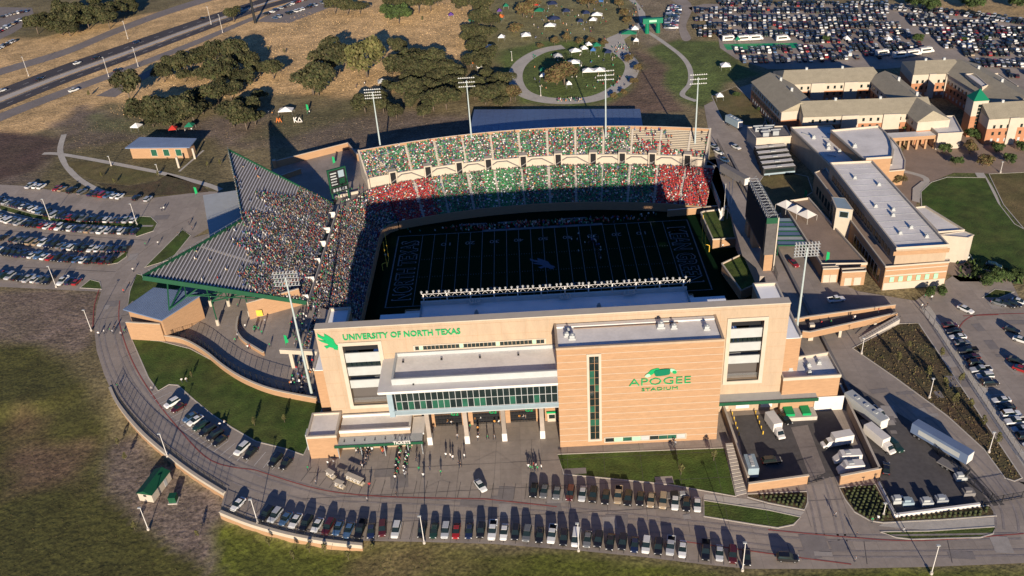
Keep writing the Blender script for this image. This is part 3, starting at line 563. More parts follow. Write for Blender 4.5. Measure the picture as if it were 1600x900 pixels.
# ------------------------------------------------------------------ swept-wing upper stand
WC, WS, WX = 10.8, .45, -77.5
wz = lambda x: WC+WS*(WX-x)
WP = [(-78, -35.6), (-121.8, -47.3), (-112.9, -23), (-104.6, .8), (-111.3, 22), (-119.8, 47.2), (-79.6, 31.8)]
wg = empty('swept_wing_stand', (-100, 0, 9)); tag(wg, 'swept-wing upper stand with two pointed tips above the left end', 'grandstand')
def spans(x, poly):
    ys = []
    for i in range(len(poly)):
        a, b = poly[i], poly[(i+1) % len(poly)]
        if (a[0] > x) != (b[0] > x): ys.append(a[1]+(b[1]-a[1])*(x-a[0])/(b[0]-a[0]))
    ys.sort(); return list(zip(ys[::2], ys[1::2]))
mb = MB(); wrows = []; pitch_r = .92
x = -78.2
while x > -121.5:
    xm = x-pitch_r/2; z = wz(x)
    for y0, y1 in spans(xm, WP):
        if y1-y0 < .8: continue
        mb.box(x-pitch_r, x, y0, y1, z-.45, z, 0); mb.box(x-pitch_r+.08, x-pitch_r+.5, y0+.15, y1-.15, z+.38, z+.45, 1)
        mb.box(x-pitch_r+.02, x-pitch_r+.10, y0, y1, z, z+.30, 0); wrows.append([(x-.65, y0+.3, z), (x-.65, y1-.3, z)])
    x -= pitch_r
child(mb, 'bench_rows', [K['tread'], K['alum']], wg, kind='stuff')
mb = MB(); mb.add([(x, y, wz(x)-.75) for x, y in WP], [tuple(range(len(WP)))]); child(mb, 'soffit', K['green'], wg)
for i in (0, 5):
    a, b = WP[i], WP[(i+1) % 7]; mb = MB(); mb.beam((*a, wz(a[0])-.1), (*b, wz(b[0])-.1), .35, 1.5); child(mb, 'edge_beam', K['green'], wg)
for i in (1, 2, 3, 4):
    a, b = WP[i], WP[(i+1) % 7]; mb = MB(); mb.beam((*a, wz(a[0])+.3), (*b, wz(b[0])+.3), .25, 1.2); child(mb, 'rear_parapet', K['green'], wg)
    mb = MB(); mb.beam((*a, wz(a[0])+1.5), (*b, wz(b[0])+1.5), .07, .07)
    for k in range(9): q = lerp(a, b, k/8); mb.tube((*q, wz(q[0])), (*q, wz(q[0])+1.5), .04, n=4)
    child(mb, 'guard_rail', K['steel'], wg)
for yy in (-22, -5, 12):                    # gangways down the deck
    mb = MB()
    x = -78.2
    while x > -103 or (x > -112 and abs(yy) > 15):
        z = wz(x); mb.box(x-pitch_r, x, yy-.6, yy+.6, z, z+.05); mb.box(x-pitch_r, x-pitch_r*.5, yy-.6, yy+.6, z+.05, z+.24); x -= pitch_r
    child(mb, 'gangway', K['conc2'], wg)
for yy in (-33, -22, -10, 2, 12, 24):        # short portal walls at the front edge
    mb = MB(); mb.box(-81.5, -77.6, yy-.15, yy+.15, 10.2, 12.4); child(mb, 'portal_wall', K['white'], wg)
mb = MB(); mb.box(-77.75, -77.5, -35.5, 31.5, 9.1, 11.2); child(mb, 'front_fascia', K['conc2'], wg)
def wocc(x, y, z, q):
    d = -78-x; e = abs(y+1)
    if d < 14: return .9
    lim = 22+4*math.sin(y*.35)-(e*.15 if y < 0 else 0)
    if y > 18: lim -= (y-18)*.55
    if d < lim: return .8
    return .32 if d < lim+3.5 and e < 26 else .012 if e > 6 else .25
crowd('wing_stand_crowd', fill(wrows, wocc, lambda x, y, z: 'red' if (-84 < x and -2 < y < 12 and rnd.random() < .5) else 'mix', lambda x, y: min(abs(y-a) for a in (-22, -5, 12)) < .75, .56, math.pi/2), 'thick crowd in mixed colours on the front rows of the swept-wing stand')
def wcol(px, tops, r=.35):                   # green steel column with struts up to the deck
    x, y = g(*px); mb = MB(); mb.tube((x, y, GZ), (x, y, GZ+2.2), r*1.6, n=8, m=1); hub = (x, y, min(wz(x)-2.5, GZ+9)); mb.tube((x, y, GZ+2.2), hub, r*.6)
    for tx, ty in tops: mb.beam(hub, (tx, ty, wz(tx)-.8), .3, .35)
    child(mb, 'raking_column', [K['green'], K['cream']], wg)
wcol((276, 521), [(-116, -45), (-108, -44), (-112, -36)]); wcol((302, 500), [(-108, -43), (-100, -41), (-112, -43), (-104, -30)]); wcol((341, 508), [(-101, -41), (-95, -39), (-98, -30)])
wcol((358, 478), [(-94, -34), (-100, -30)]); wcol((391, 494), [(-92, -38), (-88, -37)]); wcol((330, 478), [(-104, -33), (-98, -33)]); wcol((365, 445), [(-95, -20), (-100, -16)])
mb = MB(); mb.beam((-112, -44.6, wz(-112)-4.2), (-92, -39.2, wz(-92)-1.6), .25, .3); child(mb, 'tie_beam', K['green'], wg)
def brickwall(px, h, label, t=.45, z0=GZ, m='brick', capm='cream', sm=0):
    P = G(smooth(px, sm) if sm else px, z0); x0, y0 = P[0]; o = empty('boundary_wall', (x0, y0, z0)); tag(o, label, 'wall')
    child(MB().wall(P, t, z0-2.6, z0+h), 'wall_face', K[m], o); child(MB().wall(P, t+.16, z0+h, z0+h+.16), 'coping', K[capm], o); return o
brickwall([(391, 499), (472, 476)], 6.2, 'tall peach brick wall below the front of the swept-wing stand')
sx, sy = g(404, 495); tag(MB().box(sx-1.7, sx+1.7, sy-.5, sy-.4, GZ+.6, GZ+2.8).build('wall_banner', K['yellow']), 'yellow banner hung on the tall brick wall', 'banner')
brickwall([(432, 262), (470, 252), (545, 233), (560, 252)], 3.0, 'peach brick wall enclosing the corner terrace behind the small scoreboard')
brickwall([(560, 252), (583, 246)], 3.4, 'short brick wall joining the corner terrace to the far stand')
brickwall([(440, 282), (471, 271)], 2.2, 'free-standing brick screen wall in the shade of the wing tip')
brickwall([(520, 322), (526, 312)], 1.6, 'small brick pier wall at the foot of the small scoreboard')
brickwall([(428, 263), (433, 262)], 3.6, 'lone brick gate pier behind the wing tip', t=1.4)
brickwall([(524, 310), (560, 302)], 1.0, 'low pale wall along the top of the corner seats', m='cream')
# small scoreboard
xa, ya = g(520, 320); xb, yb = g(548, 312); bo = empty('corner_scoreboard', (xa, ya, GZ)); tag(bo, 'small green scoreboard on two posts at the far left corner', 'scoreboard')
def bd(u, v, w): return (xa+(xb-xa)*u-(-(yb-ya))*0+w*(yb-ya)/7, ya+(yb-ya)*u-w*(xb-xa)/7, v)
def bbox(u0, u1, z0, z1, w0, w1):
    m_ = MB(); m_.add([bd(u, z, w) for z in (z0, z1) for u, w in ((u0, w0), (u1, w0), (u1, w1), (u0, w1))], [(3, 2, 1, 0), (4, 5, 6, 7), (0, 1, 5, 4), (1, 2, 6, 5), (2, 3, 7, 6), (3, 0, 4, 7)]); return m_
child(bbox(0, 1, 13.6, 23.6, -.4, .4), 'cabinet', K['green'], bo); child(bbox(.07, .93, 16.4, 23.1, .4, .5), 'display', K['dark'], bo); child(bbox(.02, .98, 13.8, 16.0, .4, .48), 'name_panel', K['black'], bo)
for u in (.03, .9): child(bbox(u, u+.07, GZ, 13.6, -.3, .3), 'post', K['green'], bo)
for k in range(5):
    child(bbox(.12, .45-.03*(k % 2), 17.1+1.15*k, 17.6+1.15*k, .5, .56), 'score_line', K['panel'], bo)
    child(bbox(.15+.16*k, .25+.16*k, 14.3, 15.5, .48, .54), 'name_letter', K['panel'], bo)
child(bbox(.55, .85, 19.8, 22.6, .5, .56), 'score_emblem', K['bluegrey'], bo); child(bbox(.55, .85, 17.0, 19.2, .5, .56), 'score_panel', K['green'], bo)
# big scoreboard seen from its end
vb = empty('video_scoreboard', (71.3, -16, GZ)); tag(vb, 'tall video scoreboard seen end on beside the right corner, with a lattice top', 'scoreboard')
child(MB().box(69.9, 73.2, -29, -2.5, 15, 28.2), 'cabinet', K['asph'], vb); child(MB().box(69.75, 69.9, -28, -3.5, 16, 27.5), 'screen', K['dark'], vb)
child(MB().box(69.7, 73.4, -29.25, -29, 26.6, 28.6), 'end_cap', K['green'], vb); child(MB().box(73.25, 73.6, -29.3, -28.7, 9, 28.6), 'edge_post', K['cream'], vb)
for y0, y1 in ((-29, -24), (-14, -10), (-7, -2.5)): child(MB().box(70.2, 72.9, y0, y1, 6, 15), 'pier', K['brick'], vb)
mb = MB()
for k in range(14):
    y = -29+k*2.0; mb.tube((70, y, 28.2), (70, y, 29.6), .07, n=4); mb.tube((73, y, 28.2), (73, y, 29.6), .07, n=4); mb.tube((70, y, 29.6), (73, y, 29.6), .07, n=4); mb.tube((70, y, 28.3), (73, y+2, 29.6), .06, n=4)
for x in (70, 73): mb.tube((x, -29, 29.6), (x, -3, 29.6), .09, n=4)
child(mb, 'top_lattice', K['steel'], vb)
# right-hand corner terraces
def terrace(px, z, hw, label, m='lawn'):
    P = G(px, z); o = empty('corner_terrace', (*P[0], 0)); tag(o, label, 'terrace'); child(MB().prism(P, 0, z), 'bank', K['brick'], o); child(MB().prism([lerp(p, (sum(q[0] for q in P)/len(P), sum(q[1] for q in P)/len(P)), .06) for p in P], z-.2, z+.05), 'grass', K[m], o)
    child(MB().wall(P, .5, z, z+hw, 0, True), 'parapet', K['cream'], o)
terrace([(1095, 333), (1100, 331), (1137, 327), (1163, 372), (1114, 375)], 3.6, .5, 'grassed corner terrace with a pale parapet near the far right end of the pitch')
terrace([(1128, 413), (1168, 394), (1192, 440), (1158, 455)], 3.6, .5, 'grassed corner terrace in deep shade at the near right end of the pitch')
rw = MB(); rw.box(77.6, 78.4, -96, 58, -.05, 10); tag(rw.build('bowl_retaining_wall', K['tread']), 'dark retaining wall along the right side of the bowl', 'wall')
tag(MB().prism([(62, -96), (78, -96), (78, -32), (70, -32), (66, -60), (62, -60)], 0, 8.9).build('right_concourse', K['conc']), kind='structure')
tag(MB().prism([(68.5, -32), (78, -32), (78, 34), (72, 34), (68.5, 5)], 0, 8.95).build('scoreboard_apron', K['conc']), kind='structure')
tag(MB().prism([(-80, -62), (-74.9, -62), (-74.9, 26), (-73.4, 38), (-68.3, 46.4), (-61.2, 50.2), (-66, 58), (-80, 52)], 8.5, 9.06).build('end_walkway', K['conc']), kind='structure')
tag(MB().prism([(-76, -96), (-61, -96), (-61, -62), (-76, -62)], 0, 8.9).build('left_concourse', K['conc']), kind='structure')
brickwall([(1043, 329), (1122, 322)], .1, 'pale low wall in front of the red-shirted corner section', z0=3.0)
brickwall([(1103, 262), (1125, 318)], .3, 'pale stepped end wall of the red-shirted corner section', z0=6, m='cream')
for k, (px, h) in enumerate([((1130, 345), 15), ((1136, 342), 15), ((1141, 338), 15)]):
    x, y = g(*px, 3.6); o = empty('flag_pole', (x, y, 3.6)); tag(o, 'white flag pole, %s of three on the corner terrace' % ('leftmost', 'middle', 'rightmost')[k], 'flag pole', 'flag poles on the corner terrace')
    MB().tube((0, 0, 0), (0, 0, h), .12, .07, 8).build('pole', K['white'], o); MB().cone((0, 0), .2, h, h+.3, 6).build('finial', K['steel'], o)
x, y = g(1127, 343, 3.6); b = MB(); b.tube((x, y, 3.6), (x, y, 5.2), .9, .6, 8); b.beam((x, y, 5), (x-1.2, y, 8.2), .8, .5); b.beam((x, y, 5), (x+1.2, y+.5, 9), .7, .5); b.beam((x-.3, y, 5.5), (x+.2, y-.3, 8.6), .8, .6); tag(b.build('eagle_statue', K['white']), 'white winged statue on the corner terrace below the flag poles', 'statue')
# ------------------------------------------------------------------ club building (near side)
YS, YT = -97.0, -107.4
cb = empty('club_building', (0, -97, GZ)); tag(cb, 'wide tan stadium club building with green lettering and a projecting brick tower', 'building')
def C(mb, name, m, parent=None, **kw): return child(mb, name, [K[q] for q in m] if isinstance(m, (list, tuple)) else K[m], parent or cb, **kw)
def sub(mb, name, m, part, root=None):
    return mb.build(name, K[m], part)
SX0, SX1, ST = -59.3, 57.6, 42.4
opn = [(-53.2, -44.3, 17.9, 37.1), (43.5, 51.6, 19.3, 38.0)]
mb = MB(); yb = -94.7
mb.box(SX0, opn[0][0], YS, yb, GZ, ST); mb.box(opn[0][1], opn[1][0], YS, yb, 23, ST); mb.box(opn[1][1], SX1, YS, yb, GZ, ST)
for i, (a, b, z0, z1) in enumerate(opn): mb.box(a, b, YS, yb, z1, ST); mb.box(a, b, YS, yb, GZ, z0)
mb.box(opn[0][1], -36, YS, yb, GZ, 23); mb.box(-1, opn[1][0], YS, yb, GZ, 23)
C(mb, 'facade_wall', 'stone')
mb = MB(); mb.box(SX0-.1, SX1+.1, YS-.12, yb+.15, ST, ST+.25); C(mb, 'parapet_cap', 'cream')
mb = MB(); mb.box(SX0-.02, SX1+.02, YS-.03, YS, 41.5, 41.55)
for z in (13, 17, 21.2, 25.4, 29.6, 33.8, 38): mb.box(SX0, opn[0][0]-1.2, YS-.006, YS, z, z+.06); mb.box(opn[0][1]+1.2, opn[1][0]-1.2, YS-.006, YS, z, z+.06); mb.box(opn[1][1]+1.2, SX1, YS-.006, YS, z, z+.06)
for k in range(19):
    x = SX0+4+6*k
    if not (-54.5 < x < -43 or 42.2 < x < 53 or -1 < x < 40): mb.box(x, x+.05, YS-.006, YS, 24 if -40 < x < 0 else 16, 41.4)
C(mb, 'panel_joints', 'brick')
for i, (a, b, z0, z1) in enumerate(opn):
    mb = MB(); f = 1.0
    mb.box(a-f, a, YS-.35, YS+.3, z0-f, z1+f); mb.box(b, b+f, YS-.35, YS+.3, z0-f, z1+f); mb.box(a, b, YS-.35, YS+.3, z1, z1+f); mb.box(a, b, YS-.35, YS+.3, z0-f, z0); fr = C(mb, 'opening_frame', 'cream')
    H = z1-z0
    for k, (u0, u1) in enumerate(((.70, .85), (.48, .62), (.27, .40))): C(MB().box(a, b, YS+.55, YS+.85, z0+H*u0, z0+H*u1), 'spandrel_panel', 'panel')
    for k in range(7):
        x0 = a+(b-a)*k/7; C(MB().box(x0+.08, x0+(b-a)/7-.08, YS+.9, YS+1.0, z0+H*.62, z0+H*.70), 'window', 'glass')
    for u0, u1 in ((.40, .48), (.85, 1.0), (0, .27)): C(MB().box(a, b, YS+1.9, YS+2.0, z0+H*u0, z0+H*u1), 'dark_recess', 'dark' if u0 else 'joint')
    mb = MB()
    for k in range(5): mb.tube((a, YS+.9, z0+.3+.3*k), (b, YS+.9, z0+.3+.3*k), .04, n=4)
    C(mb, 'guard_rail', 'steel')
# strip window high on the facade
x0, z1 = -35.0, 35.8; mb = MB(); mb.box(-35.6, -2.4, YS-.2, YS, 34.35, 34.6); mb.box(-35.6, -2.4, YS-.2, YS, 35.8, 36.05); mb.box(-35.6, -35.2, YS-.2, YS, 34.6, 35.8); mb.box(-2.8, -2.4, YS-.2, YS, 34.6, 35.8); C(mb, 'strip_window_frame', 'cream')
for k in range(32):
    xa_ = -35.2+1.0125*k; C(MB().box(xa_+.06, xa_+.95, YS-.08, YS-.02, 34.6, 35.8), 'window_pane', 'mint' if k in (1, 11, 20, 29) else 'glass')
link('facade_lettering', textmesh('UNIVERSITY OF NORTH TEXAS', 29.2, 1.75, .3, .018, (1, 0, 0), (0, 0, 1), (-38, YS-.03, 39.75), K['sign']), cb).matrix_parent_inverse = Matrix.Translation(cb.location).inverted()
mb = MB(); n = len(EAGLE); E2 = [fy(480+x/6.667, 480+y/6.667, YS) for x, y in EAGLE]; mb.add([(x, YS-.25, z) for x, z in E2]+[(x, YS-.02, z) for x, z in E2], [tuple(range(n))]+[(i, n+i, n+(i+1) % n, (i+1) % n) for i in range(n)]); C(mb, 'eagle_emblem', 'sign')
# brick tower block
TX0, TX1, TT = -.2, 39.5, 39.8
mb = MB(); mb.box(TX0, TX1, YT, YS-.01, GZ, TT); tw = C(mb, 'brick_tower', 'brick')
mb = MB(); mb.box(TX0-.08, TX1+.08, YT-.08, YT+.5, TT, TT+.6); mb.box(TX0-.08, TX0+.5, YT+.5, YS-.02, TT, TT+.6); mb.box(TX1-.5, TX1+.08, YT+.5, YS-.02, TT, TT+.6); sub(mb, 'tower_parapet', 'stone', tw)
sub(MB().box(TX0+.5, TX1-.5, YT+.5, YS-.02, TT, TT+.1), 'tower_roof', 'roof', tw)
sub(MB().box(TX0+.5, TX1-.5, YS-1.6, YS-.4, TT+.1, TT+.5), 'roof_curb', 'white', tw)
for k in range(14):
    z = 10.9+2.09*k
    if z > TT-.5: break
    for a, b in ((TX0, 6.9), (10.4, TX1)): sub(MB().box(a, b, YT-.05, YT, z, z+.11), 'stone_band', 'cream', tw)
mb = MB(); mb.box(6.9, 7.5, YT-.25, YT, 10.6, 38.2); mb.box(9.8, 10.4, YT-.25, YT, 10.6, 38.2); mb.box(7.5, 9.8, YT-.25, YT, 37.5, 38.2); mb.box(7.5, 9.8, YT-.25, YT, 10.6, 11.3); wf = sub(mb, 'window_surround', 'cream', tw)
for k in range(12):
    z = 11.3+2.183*k
    for x0, x1 in ((7.5, 8.75), (8.8, 9.8)): sub(MB().box(x0+.05, x1-.02, YT-.1, YT-.02, z+.06, z+2.1), 'window_pane', rnd.choice(['glass', 'glassg', 'glass']), tw)
mb = MB(); mb.box(11.0, 31.8, YT-.2, YT, 9.9, 10.15); mb.box(11, 31.8, YT-.2, YT, 11.4, 11.65); mb.box(11, 11.25, YT-.2, YT, 10.15, 11.4); mb.box(31.55, 31.8, YT-.2, YT, 10.15, 11.4); sub(mb, 'low_window_frame', 'cream', tw)
for k in range(9): x0 = 11.25+2.255*k; sub(MB().box(x0+.05, x0+2.2, YT-.1, YT-.02, 10.15, 11.4), 'window_pane', ('glass', 'mint', 'glassg', 'mint', 'panel', 'glass', 'glassg', 'glassg', 'panel')[k], tw)
for s, w_, h_, x, z in (('APOGEE', 15.0, 2.1, 24.6, 28.95), ('STADIUM', 8.8, .85, 24.6, 26.55)):
    link('tower_lettering', textmesh(s, w_, h_, .25, -.012, (1, 0, 0), (0, 0, 1), (x, YT-.06, z), K['sign']), tw)
def blob(pts, y, m, nm):
    n = len(pts); mb = MB(); mb.add([(x, y-.15, z) for x, z in pts]+[(x, y, z) for x, z in pts], [tuple(range(n))]+[(i, n+i, n+(i+1) % n, (i+1) % n) for i in range(n)]); return sub(mb, nm, m, tw)
T = lambda pts: smooth([(20.8+x*7.8/185, 33.0-y*2.5/55) for x, y in pts], 3, True)
blob(T([(5, 45), (25, 25), (40, 10), (75, 2), (85, 10), (60, 30), (40, 45), (20, 52)]), YT-.08, 'sign', 'tower_emblem')
K['sign2'] = mat('deep_green_sign', (.0, .14, .07), .5, 0)
blob(T([(58, 18), (80, 10), (140, 8), (146, 25), (138, 46), (70, 52), (58, 38)]), YT-.24, 'sign2', 'tower_emblem')
blob(T([(2, 48), (14, 34), (30, 36), (34, 50), (14, 56)]), YT-.26, 'mint', 'tower_emblem'); blob(T([(146, 10), (165, 12), (184, 26), (182, 40), (166, 38), (150, 28)]), YT-.1, 'mint', 'tower_emblem'); blob(T([(160, 26), (176, 22), (184, 32), (176, 42), (162, 38)]), YT-.27, 'sign', 'tower_emblem')
def roofunit(x, y, z, s, lab, root=None, part=None, nm='roof_unit'):
    mb = MB(); mb.box(x-s*.7, x+s*.7, y-s*.5, y+s*.5, z, z+s*.35); mb.box(x-s*.5, x+s*.5, y-s*.4, y+s*.4, z+s*.35, z+s*1.0); mb.tube((x+s*.1, y, z+s), (x+s*.1, y, z+s*1.35), s*.22, s*.28, 8); return mb
for x, y, s in ((2.6, -102, 1.0), (3.8, -103.3, 1.2), (25.5, -100.6, 1.4), (28.6, -101.2, 1.1), (36.3, -102.4, 1.1), (3.0, -100.3, .9)): sub(roofunit(x, y, TT+.1, s, ''), 'rooftop_fan', 'panel', tw)
mb = MB(); mb.box(4.5, 30, -99.4, -98.9, TT+.12, TT+.3); sub(mb, 'roof_pipe', 'roofdk', tw)
# projecting glazed lounge with its roof terrace
mb = MB(); mb.box(-40, TX0-.02, -107.6, YS-.01, 31.2, 33.15); C(mb, 'lounge_roof', 'roof')
mb = MB(); mb.box(-40.3, TX0-.02, -107.9, -107.4, 31.2, 34.1); mb.box(-40.3, -39.8, -107.4, YS-.01, 31.2, 34.1); mb.box(-39.8, TX0-.02, YS-.5, YS-.01, 33.15, 34.1); C(mb, 'roof_parapet', 'panel')
mb = MB(); mb.box(-43.6, TX0-.02, -110.5, -107.9, 31.75, 32.35); mb.box(-43.6, -40.3, -107.9, YS-.01, 31.75, 32.35); C(mb, 'eave_slab', 'white')
mb = MB(); mb.box(-43.4, TX0-.1, -110.35, -107.95, 31.5, 31.75); C(mb, 'eave_fascia', 'panel')
mb = MB(); mb.box(-40, TX0-.05, -109.4, YS-.01, 25.4, 31.5); C(mb, 'lounge_core', 'dark')
for r, (z0, z1) in enumerate(((26.1, 28.75), (28.75, 31.4))):
    for k in range(27):
        x0 = -39.6+1.452*k; C(MB().box(x0+.06, x0+1.40, -109.82, -109.7, z0+.06, z1-.06), 'window_pane', ('glassg' if r == 0 and rnd.random() < .22 else 'glass'))
mb = MB()
for k in range(28): x0 = -39.6+1.452*k; mb.box(x0-.06, x0+.06, -109.95, -109.65, 26, 31.5)
for z in (26.05, 28.75, 31.4): mb.box(-39.7, TX0-.3, -109.94, -109.64, z-.06, z+.06)
C(mb, 'mullions', 'panel')
mb = MB(); mb.add([(-40.5, -110.1, 26.0), (TX0-.02, -110.1, 26.0), (TX0-.02, -109.2, 24.0), (-40.5, -109.2, 24.0)], [(3, 2, 1, 0)]); mb.box(-40.5, TX0-.02, -110.1, -109.4, 25.8, 26.0); C(mb, 'sill_panel', 'bluegrey')
mb = MB(); mb.box(-40.5, TX0-.02, -109.3, YS-.01, 23.8, 24.1); C(mb, 'lounge_soffit', 'panel')
mb = MB(); mb.box(-41.6, -40.3, -109.9, YS-.01, 24.0, 31.5); C(mb, 'lounge_side_wall', 'bluegrey')
for k, (px, py) in enumerate([(630, 566), (690, 562), (750, 559), (810, 555)]): x, y = g(px, py, 33.15); C(MB().box(x-.25, x+.25, y-.2, y+.2, 33.15, 33.5), 'roof_drain', 'black')
for px, py in [(646, 601), (664, 596), (720, 592), (776, 589), (828, 586), (852, 584)]: x, y = g(px, py, 32.35); C(MB().box(x-.2, x+.2, y-.2, y+.2, 32.35, 32.6), 'roof_drain', 'black')
# gates under the lounge
for k, (px, py) in enumerate([(673, 692), (731, 690), (789, 686), (848, 682)]):
    x, y = g(px, py); o = C(MB().box(x-.55, x+.55, y-.8, y+.8, GZ, 23.8), 'entrance_column', 'conc'); sub(MB().box(x-.65, x+.65, y-.9, y+.9, GZ, GZ+2.6), 'column_wrap', 'white', o)
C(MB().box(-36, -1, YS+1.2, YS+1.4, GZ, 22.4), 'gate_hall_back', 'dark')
for k, (a, b, py) in enumerate([(672, 681, 668), (723, 740, 664), (782, 798, 660), (838, 846, 656), (852, 871, 657)]):
    x0, x1 = g(a, py)[0], g(b, py)[0]; C(MB().box(x0, x1, YS+.05, YS+1.2, GZ, 16), 'gate_pier', 'brick')
for k, (a, b) in enumerate([(681, 723), (740, 782), (798, 838)]):
    x0, x1 = g(a, 666)[0], g(b, 660)[0]; mb = MB()
    for i in range(9): x = x0+(x1-x0)*i/8; mb.box(x-.05, x+.05, YS+.1, YS+.2, GZ, GZ+3.2)
    for z in (.2, 1.6, 3.1): mb.box(x0, x1, YS+.08, YS+.22, GZ+z, GZ+z+.1)
    o = C(mb, 'entrance_gate', 'black')
    q = link('gate_number', textmesh('G2', 2.0, 1.0, .15, .01, (1, 0, 0), (0, 0, 1), (x1-1.7, YS+.0, GZ+4.2), K['sign']), o)
C(MB().box(-3.2, -.4, YS-.6, YS-.3, GZ+3.0, GZ+3.5), 'kiosk_awning', 'sign'); C(MB().box(-3.0, -.6, YS-.35, YS-.02, GZ, GZ+2.8), 'kiosk_front', 'cream'); C(MB().box(-2.6, -1.0, YS-.4, YS-.35, GZ+1.1, GZ+2.4), 'kiosk_window', 'glass')
# press box, roofs behind the facade
mb = MB(); mb.box(-34.6, 35.4, yb, -78.8, 20, 35.6); C(mb, 'press_box', 'panel')
C(MB().box(-34.9, 35.7, yb+.01, -78.5, 35.6, 35.8), 'press_roof', 'roofw'); mb = MB(); mb.box(-34.9, 35.7, -79.1, -78.5, 35.8, 37.0); C(mb, 'press_fascia', 'white')
C(MB().box(-34.9, -34.5, yb, -79.1, 35.8, 36.3), 'press_roof_edge', 'bluegrey'); C(MB().box(35.3, 35.7, yb, -79.1, 35.8, 36.3), 'press_roof_edge', 'bluegrey')
for a, b in ((-47, -34.95), (35.75, 47.2)): C(MB().box(a, b, yb, -73.6, 18, 29.6), 'side_block', 'panel'); C(MB().box(a-.2, b, yb+.01, -73.4, 29.6, 29.9), 'side_roof', 'roofw')
for a, b, ye, zt in ((-62.4, -56.6, -67, 28), (55.8, 62.2, -69.5, 30)): C(MB().box(a, b, yb, ye, GZ, zt), 'stair_tower', 'brick'); mb = MB(); mb.box(a-.15, b+.15, ye-.4, ye+.15, zt, zt+.9); mb.box(a-.15, a+.3, yb, ye-.4, zt, zt+.9); mb.box(b-.3, b+.15, yb, ye-.4, zt, zt+.9); C(mb, 'stair_tower_parapet', 'cream'); C(MB().box(a+.3, b-.3, yb, ye-.4, zt, zt+.12), 'stair_tower_roof', 'roofw')
C(MB().box(-56.5, -47.1, yb, -86, GZ, 24), 'link_block', 'stone'); C(MB().box(47.3, 55.7, yb, -86, GZ, 24), 'link_block', 'stone')
for x, y, s in ((-27, -91, 1.2), (-12, -90, .9), (6, -91.5, 1.3), (18, -89, 1.0), (30, -91, 1.1), (-20, -84, .8), (12, -84, .8)): C(roofunit(x, y, 35.8, s, ''), 'rooftop_fan', 'panel')
for i in range(7): x = -31+10*i; C(MB().box(x-.4, x+.4, -90, -86, 35.8, 36.0), 'roof_walkway', 'bluegrey')
# sports light truss on the press box roof
tr = empty('roof_light_truss', (0, -79.3, 37)); tag(tr, 'long row of round floodlights on a truss along the press box roof', 'light truss')
mb = MB()
for z in (38.2, 39.4): mb.tube((-34.5, -78.9, z), (35.3, -78.9, z), .07, n=4)
for k in range(36):
    x = -34.5+2*k-.1; mb.tube((x, -78.9, 38.2), (x+1, -78.9, 39.4), .05, n=4); mb.tube((x+1, -78.9, 39.4), (x+2 if k < 35 else x+1, -78.9, 38.2), .05, n=4)
child(mb, 'truss', K['white'], tr)
for k in range(12): x = -34+6.25*k; child(MB().box(x-.15, x+.15, -79.1, -78.8, 36.9, 39.4), 'truss_post', K['white'], tr)
lampme = None
for k in range(48):
    x = -34.2+1.475*k+rnd.uniform(-.3, .3); z = 39.9+rnd.uniform(-.15, .15)
    if lampme is None: b = MB(); b.tube((0, -.25, 0), (0, .2, 0), .18, .34, 8); b.tube((0, 0, -.5), (0, 0, -.1), .06, n=4); lampme = b.mesh('floodlight', K['lightbulb'])
    o = link('floodlight', lampme, tr, (x, .4, z-37)) 
for x in (-20.5, 3.5, 20.5):
    b = MB(); b.box(x-1.6, x+1.6, -80.3, -79.5, 36.4, 36.9)
    for i in range(4): b.tube((x-1.2+.8*i, -80, 36.9), (x-1.2+.8*i, -80.2, 37.9), .32, .15, 6)
    child(b, 'speaker_cluster', K['white'], tr)
# ticket pavilion
tk = empty('ticket_office', (-50, -103, GZ)); tag(tk, 'low brick ticket office with green edged canopy left of the entrance', 'ticket office')
xa_, ya_ = -64.4, -106.8
child(MB().box(-64.3, -56.7, -106.8, -97.6, GZ, 15.8), 'brick_block', K['brick'], tk)
mb = MB(); mb.box(-64.4, -56.6, -106.9, -106.4, 15.8, 16.5); mb.box(-64.4, -63.9, -106.4, -97.5, 15.8, 16.5); mb.box(-57.1, -56.6, -106.4, -97.5, 15.8, 16.5); mb.box(-63.9, -57.1, -98, -97.5, 15.8, 16.5); child(mb, 'block_parapet', K['cream'], tk); child(MB().box(-63.9, -57.1, -106.4, -98, 15.8, 15.95), 'block_roof', K['roof'], tk)
child(MB().box(-56.55, -38.3, -104.0, -97.6, GZ, 14.6), 'ticket_hall', K['stone'], tk); mb = MB(); mb.box(-56.55, -38.3, -104.1, -103.6, 14.6, 15.4); mb.box(-56.55, -38.3, -98.0, -97.5, 14.6, 15.4); mb.box(-38.7, -38.2, -103.6, -98, 14.6, 15.3); child(mb, 'hall_parapet', K['white'], tk); child(MB().box(-56.5, -38.7, -103.6, -98, 14.6, 14.72), 'hall_roof', K['roof'], tk)
child(MB().box(-57.5, -35.2, -107.4, -104.1, 12.9, 13.4), 'canopy', K['panel'], tk); child(MB().box(-38.1, -34.9, -104.1, -97.6, 12.9, 13.4), 'canopy', K['roof'], tk); child(MB().box(-57.6, -34.9, -107.55, -107.4, 12.7, 13.5), 'canopy_edge', K['green'], tk)
q = link('ticket_sign', textmesh('TICKETS', 4.4, 1.0, .3, .02, (1, 0, 0), (0, 0, 1), (-40.2, -107.7, 13.9), K['white']), tk); q.matrix_parent_inverse = Matrix.Translation(tk.location).inverted()
for k in range(7): x = -55+2.4*k; child(MB().box(x-.9, x+.9, -104.08, -104.0, GZ+1.1, GZ+2.5), 'ticket_window', K['glass'], tk)
